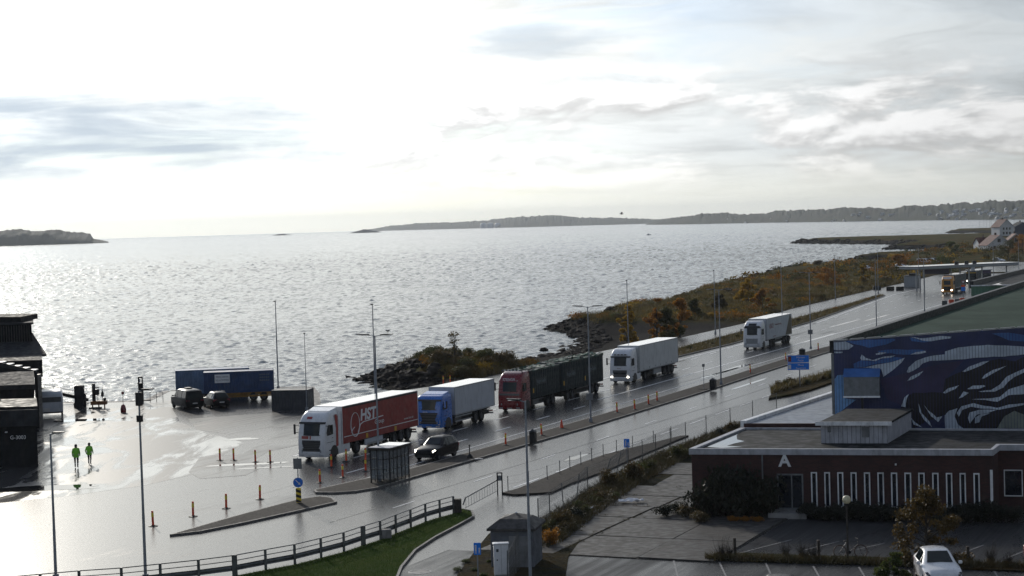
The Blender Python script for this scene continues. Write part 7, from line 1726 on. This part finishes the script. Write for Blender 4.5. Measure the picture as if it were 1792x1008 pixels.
for i in range(2600):
    s = random.choice([random.uniform(190,420)]*2+[random.uniform(420,1230)]); t_ = tw(s)+random.uniform(-1.2,6.5); p = onshore(s,t_,-.05); k = random.randrange(7); a = random.uniform(0,6.28); sc_ = random.uniform(.2,.6)*(1+max(0,s-350)*.003); v = base[k]*sc_; c_, s__ = math.cos(a), math.sin(a)
    v = np.stack([v[:,0]*c_-v[:,1]*s__+p.x, v[:,0]*s__+v[:,1]*c_+p.y, v[:,2]+p.z],1); Vs.append(v); Fs.append(tri[k]+off); off += len(v)
o = bpy.data.objects.new('rubble', npmesh('rubble', np.concatenate(Vs), np.concatenate(Fs), 'rock', False)); COL.objects.link(o); o['kind'] = 'stuff'; o['label'] = 'small dark stones heaped along the shore'; o['category'] = 'rubble'

# ================================================================== PEOPLE AND BIRDS
mat('hivis', (.22,.62,.04), .6, var=.1); mat('trousers', (.018,.02,.026), .85, var=.2); mat('skin', (.42,.24,.17), .6, var=.08); mat('hair_dark', (.02,.015,.012), .8, var=.2); mat('reflective', (.5,.52,.5), .3, var=.05); mat('shoe', (.012,.012,.012), .6, var=.2)
def person(loc, rz, h, label, stride=.22, armsw=.2, hood=False):
    t = thing('person', loc, rz, label, 'person', 'two workers walking away'); k = h/1.80
    # joints: name -> (pos, radius); walking away, facing +y
    J = dict(pel=((0,0,.96),.155), bel=((0,.01,1.10),.17), chest=((0,.03,1.32),.19), sh=((0,.02,1.46),.13), neck=((0,.03,1.54),.065), head=((0,.05,1.64),.095), crown=((0,.045,1.73),.085),
      hl=((-.10,0,.92),.105), kl=((-.11,.10+stride*.4,.50),.072), al=((-.11,stride,.10),.052), tl=((-.12,stride+.17,.05),.045),
      hr=((.10,0,.92),.105), kr=((.11,.02-stride*.1,.50),.072), ar=((.11,-stride,.12),.052), tr=((.12,-stride+.16,.05),.045),
      sl=((-.19,.02,1.44),.085), el=((-.27,-.04-armsw*.3,1.17),.062), wl=((-.26,.06-armsw*.2,.94),.045), fl=((-.25,.09,.84),.035),
      sr=((.19,.02,1.44),.085), er=((.27,-.02+armsw*.1,1.17),.062), wr=((.26,.10+armsw*.3,.95),.045), fr=((.25,.14+armsw*.3,.86),.035))
    E_ = [('pel','bel'),('bel','chest'),('chest','sh'),('sh','neck'),('neck','head'),('head','crown'),('pel','hl'),('hl','kl'),('kl','al'),('al','tl'),('pel','hr'),('hr','kr'),('kr','ar'),('ar','tr'),('sh','sl'),('sl','el'),('el','wl'),('wl','fl'),('sh','sr'),('sr','er'),('er','wr'),('wr','fr')]
    nm = list(J); me = bpy.data.meshes.new('body'); me.from_pydata([Vector(J[a][0])*k for a in nm], [(nm.index(a),nm.index(b_)) for a, b_ in E_], [])
    o = bpy.data.objects.new('body', me); COL.objects.link(o)
    md = o.modifiers.new('s','SKIN'); o.modifiers.new('u','SUBSURF').levels = 1; o.modifiers['u'].render_levels = 1
    for i, a in enumerate(nm): me.skin_vertices[0].data[i].radius = (J[a][1]*k*1.08, J[a][1]*k)
    me.skin_vertices[0].data[nm.index('pel')].use_root = True
    dg = bpy.context.evaluated_depsgraph_get(); m2 = bpy.data.meshes.new_from_object(o.evaluated_get(dg)); bpy.data.objects.remove(o); m2.name = 'body'
    m2.materials.clear()
    for q_ in ('trousers','hivis','skin','hair_dark','reflective','shoe'): m2.materials.append(MATS[q_])
    for f in m2.polygons:
        c = f.center/k; arm = abs(c.x) > .2
        if arm: f.material_index = 2 if c.z < .90 else (4 if 1.02 < c.z < 1.07 else 1)
        elif c.z < .09: f.material_index = 5
        elif c.z < .86: f.material_index = 4 if .30 < c.z < .36 else 0
        elif c.z < 1.53: f.material_index = 4 if 1.02 < c.z < 1.08 else 1
        elif c.z < 1.57 or (c.y > .07 and c.z < 1.70): f.material_index = 2
        else: f.material_index = 3
    m2.polygons.foreach_set('use_smooth', [True]*len(m2.polygons))
    b_ = bpy.data.objects.new('body', m2); COL.objects.link(b_); b_.parent = t
    R = []
    for z, w, d_ in ((.80,.215,.15),(.95,.215,.165),(1.12,.215,.175),(1.30,.235,.185),(1.44,.20,.15),(1.50,.11,.09)): R.append([(math.cos(a_)*w*k, (math.sin(a_)*d_+.02)*k, z*k) for a_ in [2*math.pi*i/14 for i in range(14)]])
    jk = MB().rings(R).build('jacket', 'hivis', t, True); MB().rings([[(x*1.02,y*1.02,z_) for x,y,_ in R[1]] for z_ in (1.0*k,1.06*k)], cap=False).build('reflective_band', 'reflective', jk)
    hd_ = MB().rings([[(math.cos(a_)*w*k,(math.sin(a_)*w+.035)*k,z*k) for a_ in [2*math.pi*i/12 for i in range(12)]] for z, w in ((1.60,.102),(1.68,.112),(1.75,.10),(1.80,.055))]).build('hood' if hood else 'cap', 'hair_dark' if not hood else 'trousers', t, True)
p = G(134,819); person((p.x,p.y,.004), R_(8), 1.86, 'worker in green hi-vis jacket, taller and on the left, walking away', .20, .15)
p = G(157,813); person((p.x,p.y,.004), R_(-4), 1.74, 'worker in green hi-vis jacket with dark hood, walking on the right', .12, .25, True)
mat('gull_white', (.5,.5,.5), .7, var=.1); mat('gull_grey', (.09,.09,.1), .7, var=.15)
def gull(loc, rz, flying, label, tilt=0):
    t = thing('gull', loc, rz, label, 'bird')
    MB().rings([[(math.cos(a)*r_, y, math.sin(a)*r_*.9+z) for a in [2*math.pi*i/10 for i in range(10)]] for y, r_, z in ((-.24,.012,.03),(-.12,.055,.01),(.0,.075,0),(.12,.055,.02),(.19,.042,.05),(.24,.03,.055),(.29,.008,.045))]).build('body', 'gull_white' if not flying else 'gull_grey', t, True)
    if flying:
        for sx in (-1,1): MB().slab([(0,.08,.03),(sx*.32,.12,.16),(sx*.68,-.06,.08),(sx*.66,-.1,.075),(sx*.3,-.04,.14),(0,-.09,.03)], (0,0,1), .012).build('wing', 'gull_grey', t)
    else:
        for sx in (-1,1): MB().slab([(sx*.07,.1,.04),(sx*.085,-.05,.05),(sx*.03,-.3,.05),(sx*.05,-.05,-.04)], (sx,0,.2), .012).build('wing', 'gull_grey', t); MB().tube((sx*.03,0,-.05),(sx*.03,.01,-.17),.006,n=4).build('leg', 'post_yellow', t)
    t.rotation_euler = (0,tilt,rz)
d = 225.; r_ = ray(1088,374.5); gull(Vector((0,0,CAM_H))+r_*(d/r_.y), R_(95), True, 'dark gull gliding above the far hills', .2)
p = G(664,842,.14); gull((p.x+.95,p.y-.4,10.82), R_(40), False, 'gull perched on the right arm of the shelter lamp post')
gull((-58.6,194,10.05), R_(80), False, 'small bird on the roof of the terminal tower')
# ---- the air
HAZE = 4.8e-5
hz = MB().box(-18500,18500,-300,18500,-60,135)
m = bpy.data.materials.new('haze_air'); m.use_nodes = True; MATS['haze_air'] = m
tr = m.node_tree; tr.nodes.clear(); q = NB(tr)
pv = q.n('ShaderNodeVolumePrincipled'); pv.inputs['Color'].default_value = (.86,.93,1,1); pv.inputs['Density'].default_value = HAZE; pv.inputs['Anisotropy'].default_value = .25
mo = q.n('ShaderNodeOutputMaterial'); q.link(pv.outputs[0], mo.inputs['Volume'])
ho = hz.build('haze', m); ho['kind'] = 'stuff'; ho['label'] = 'thin pale sea haze in the air'; ho['category'] = 'haze'
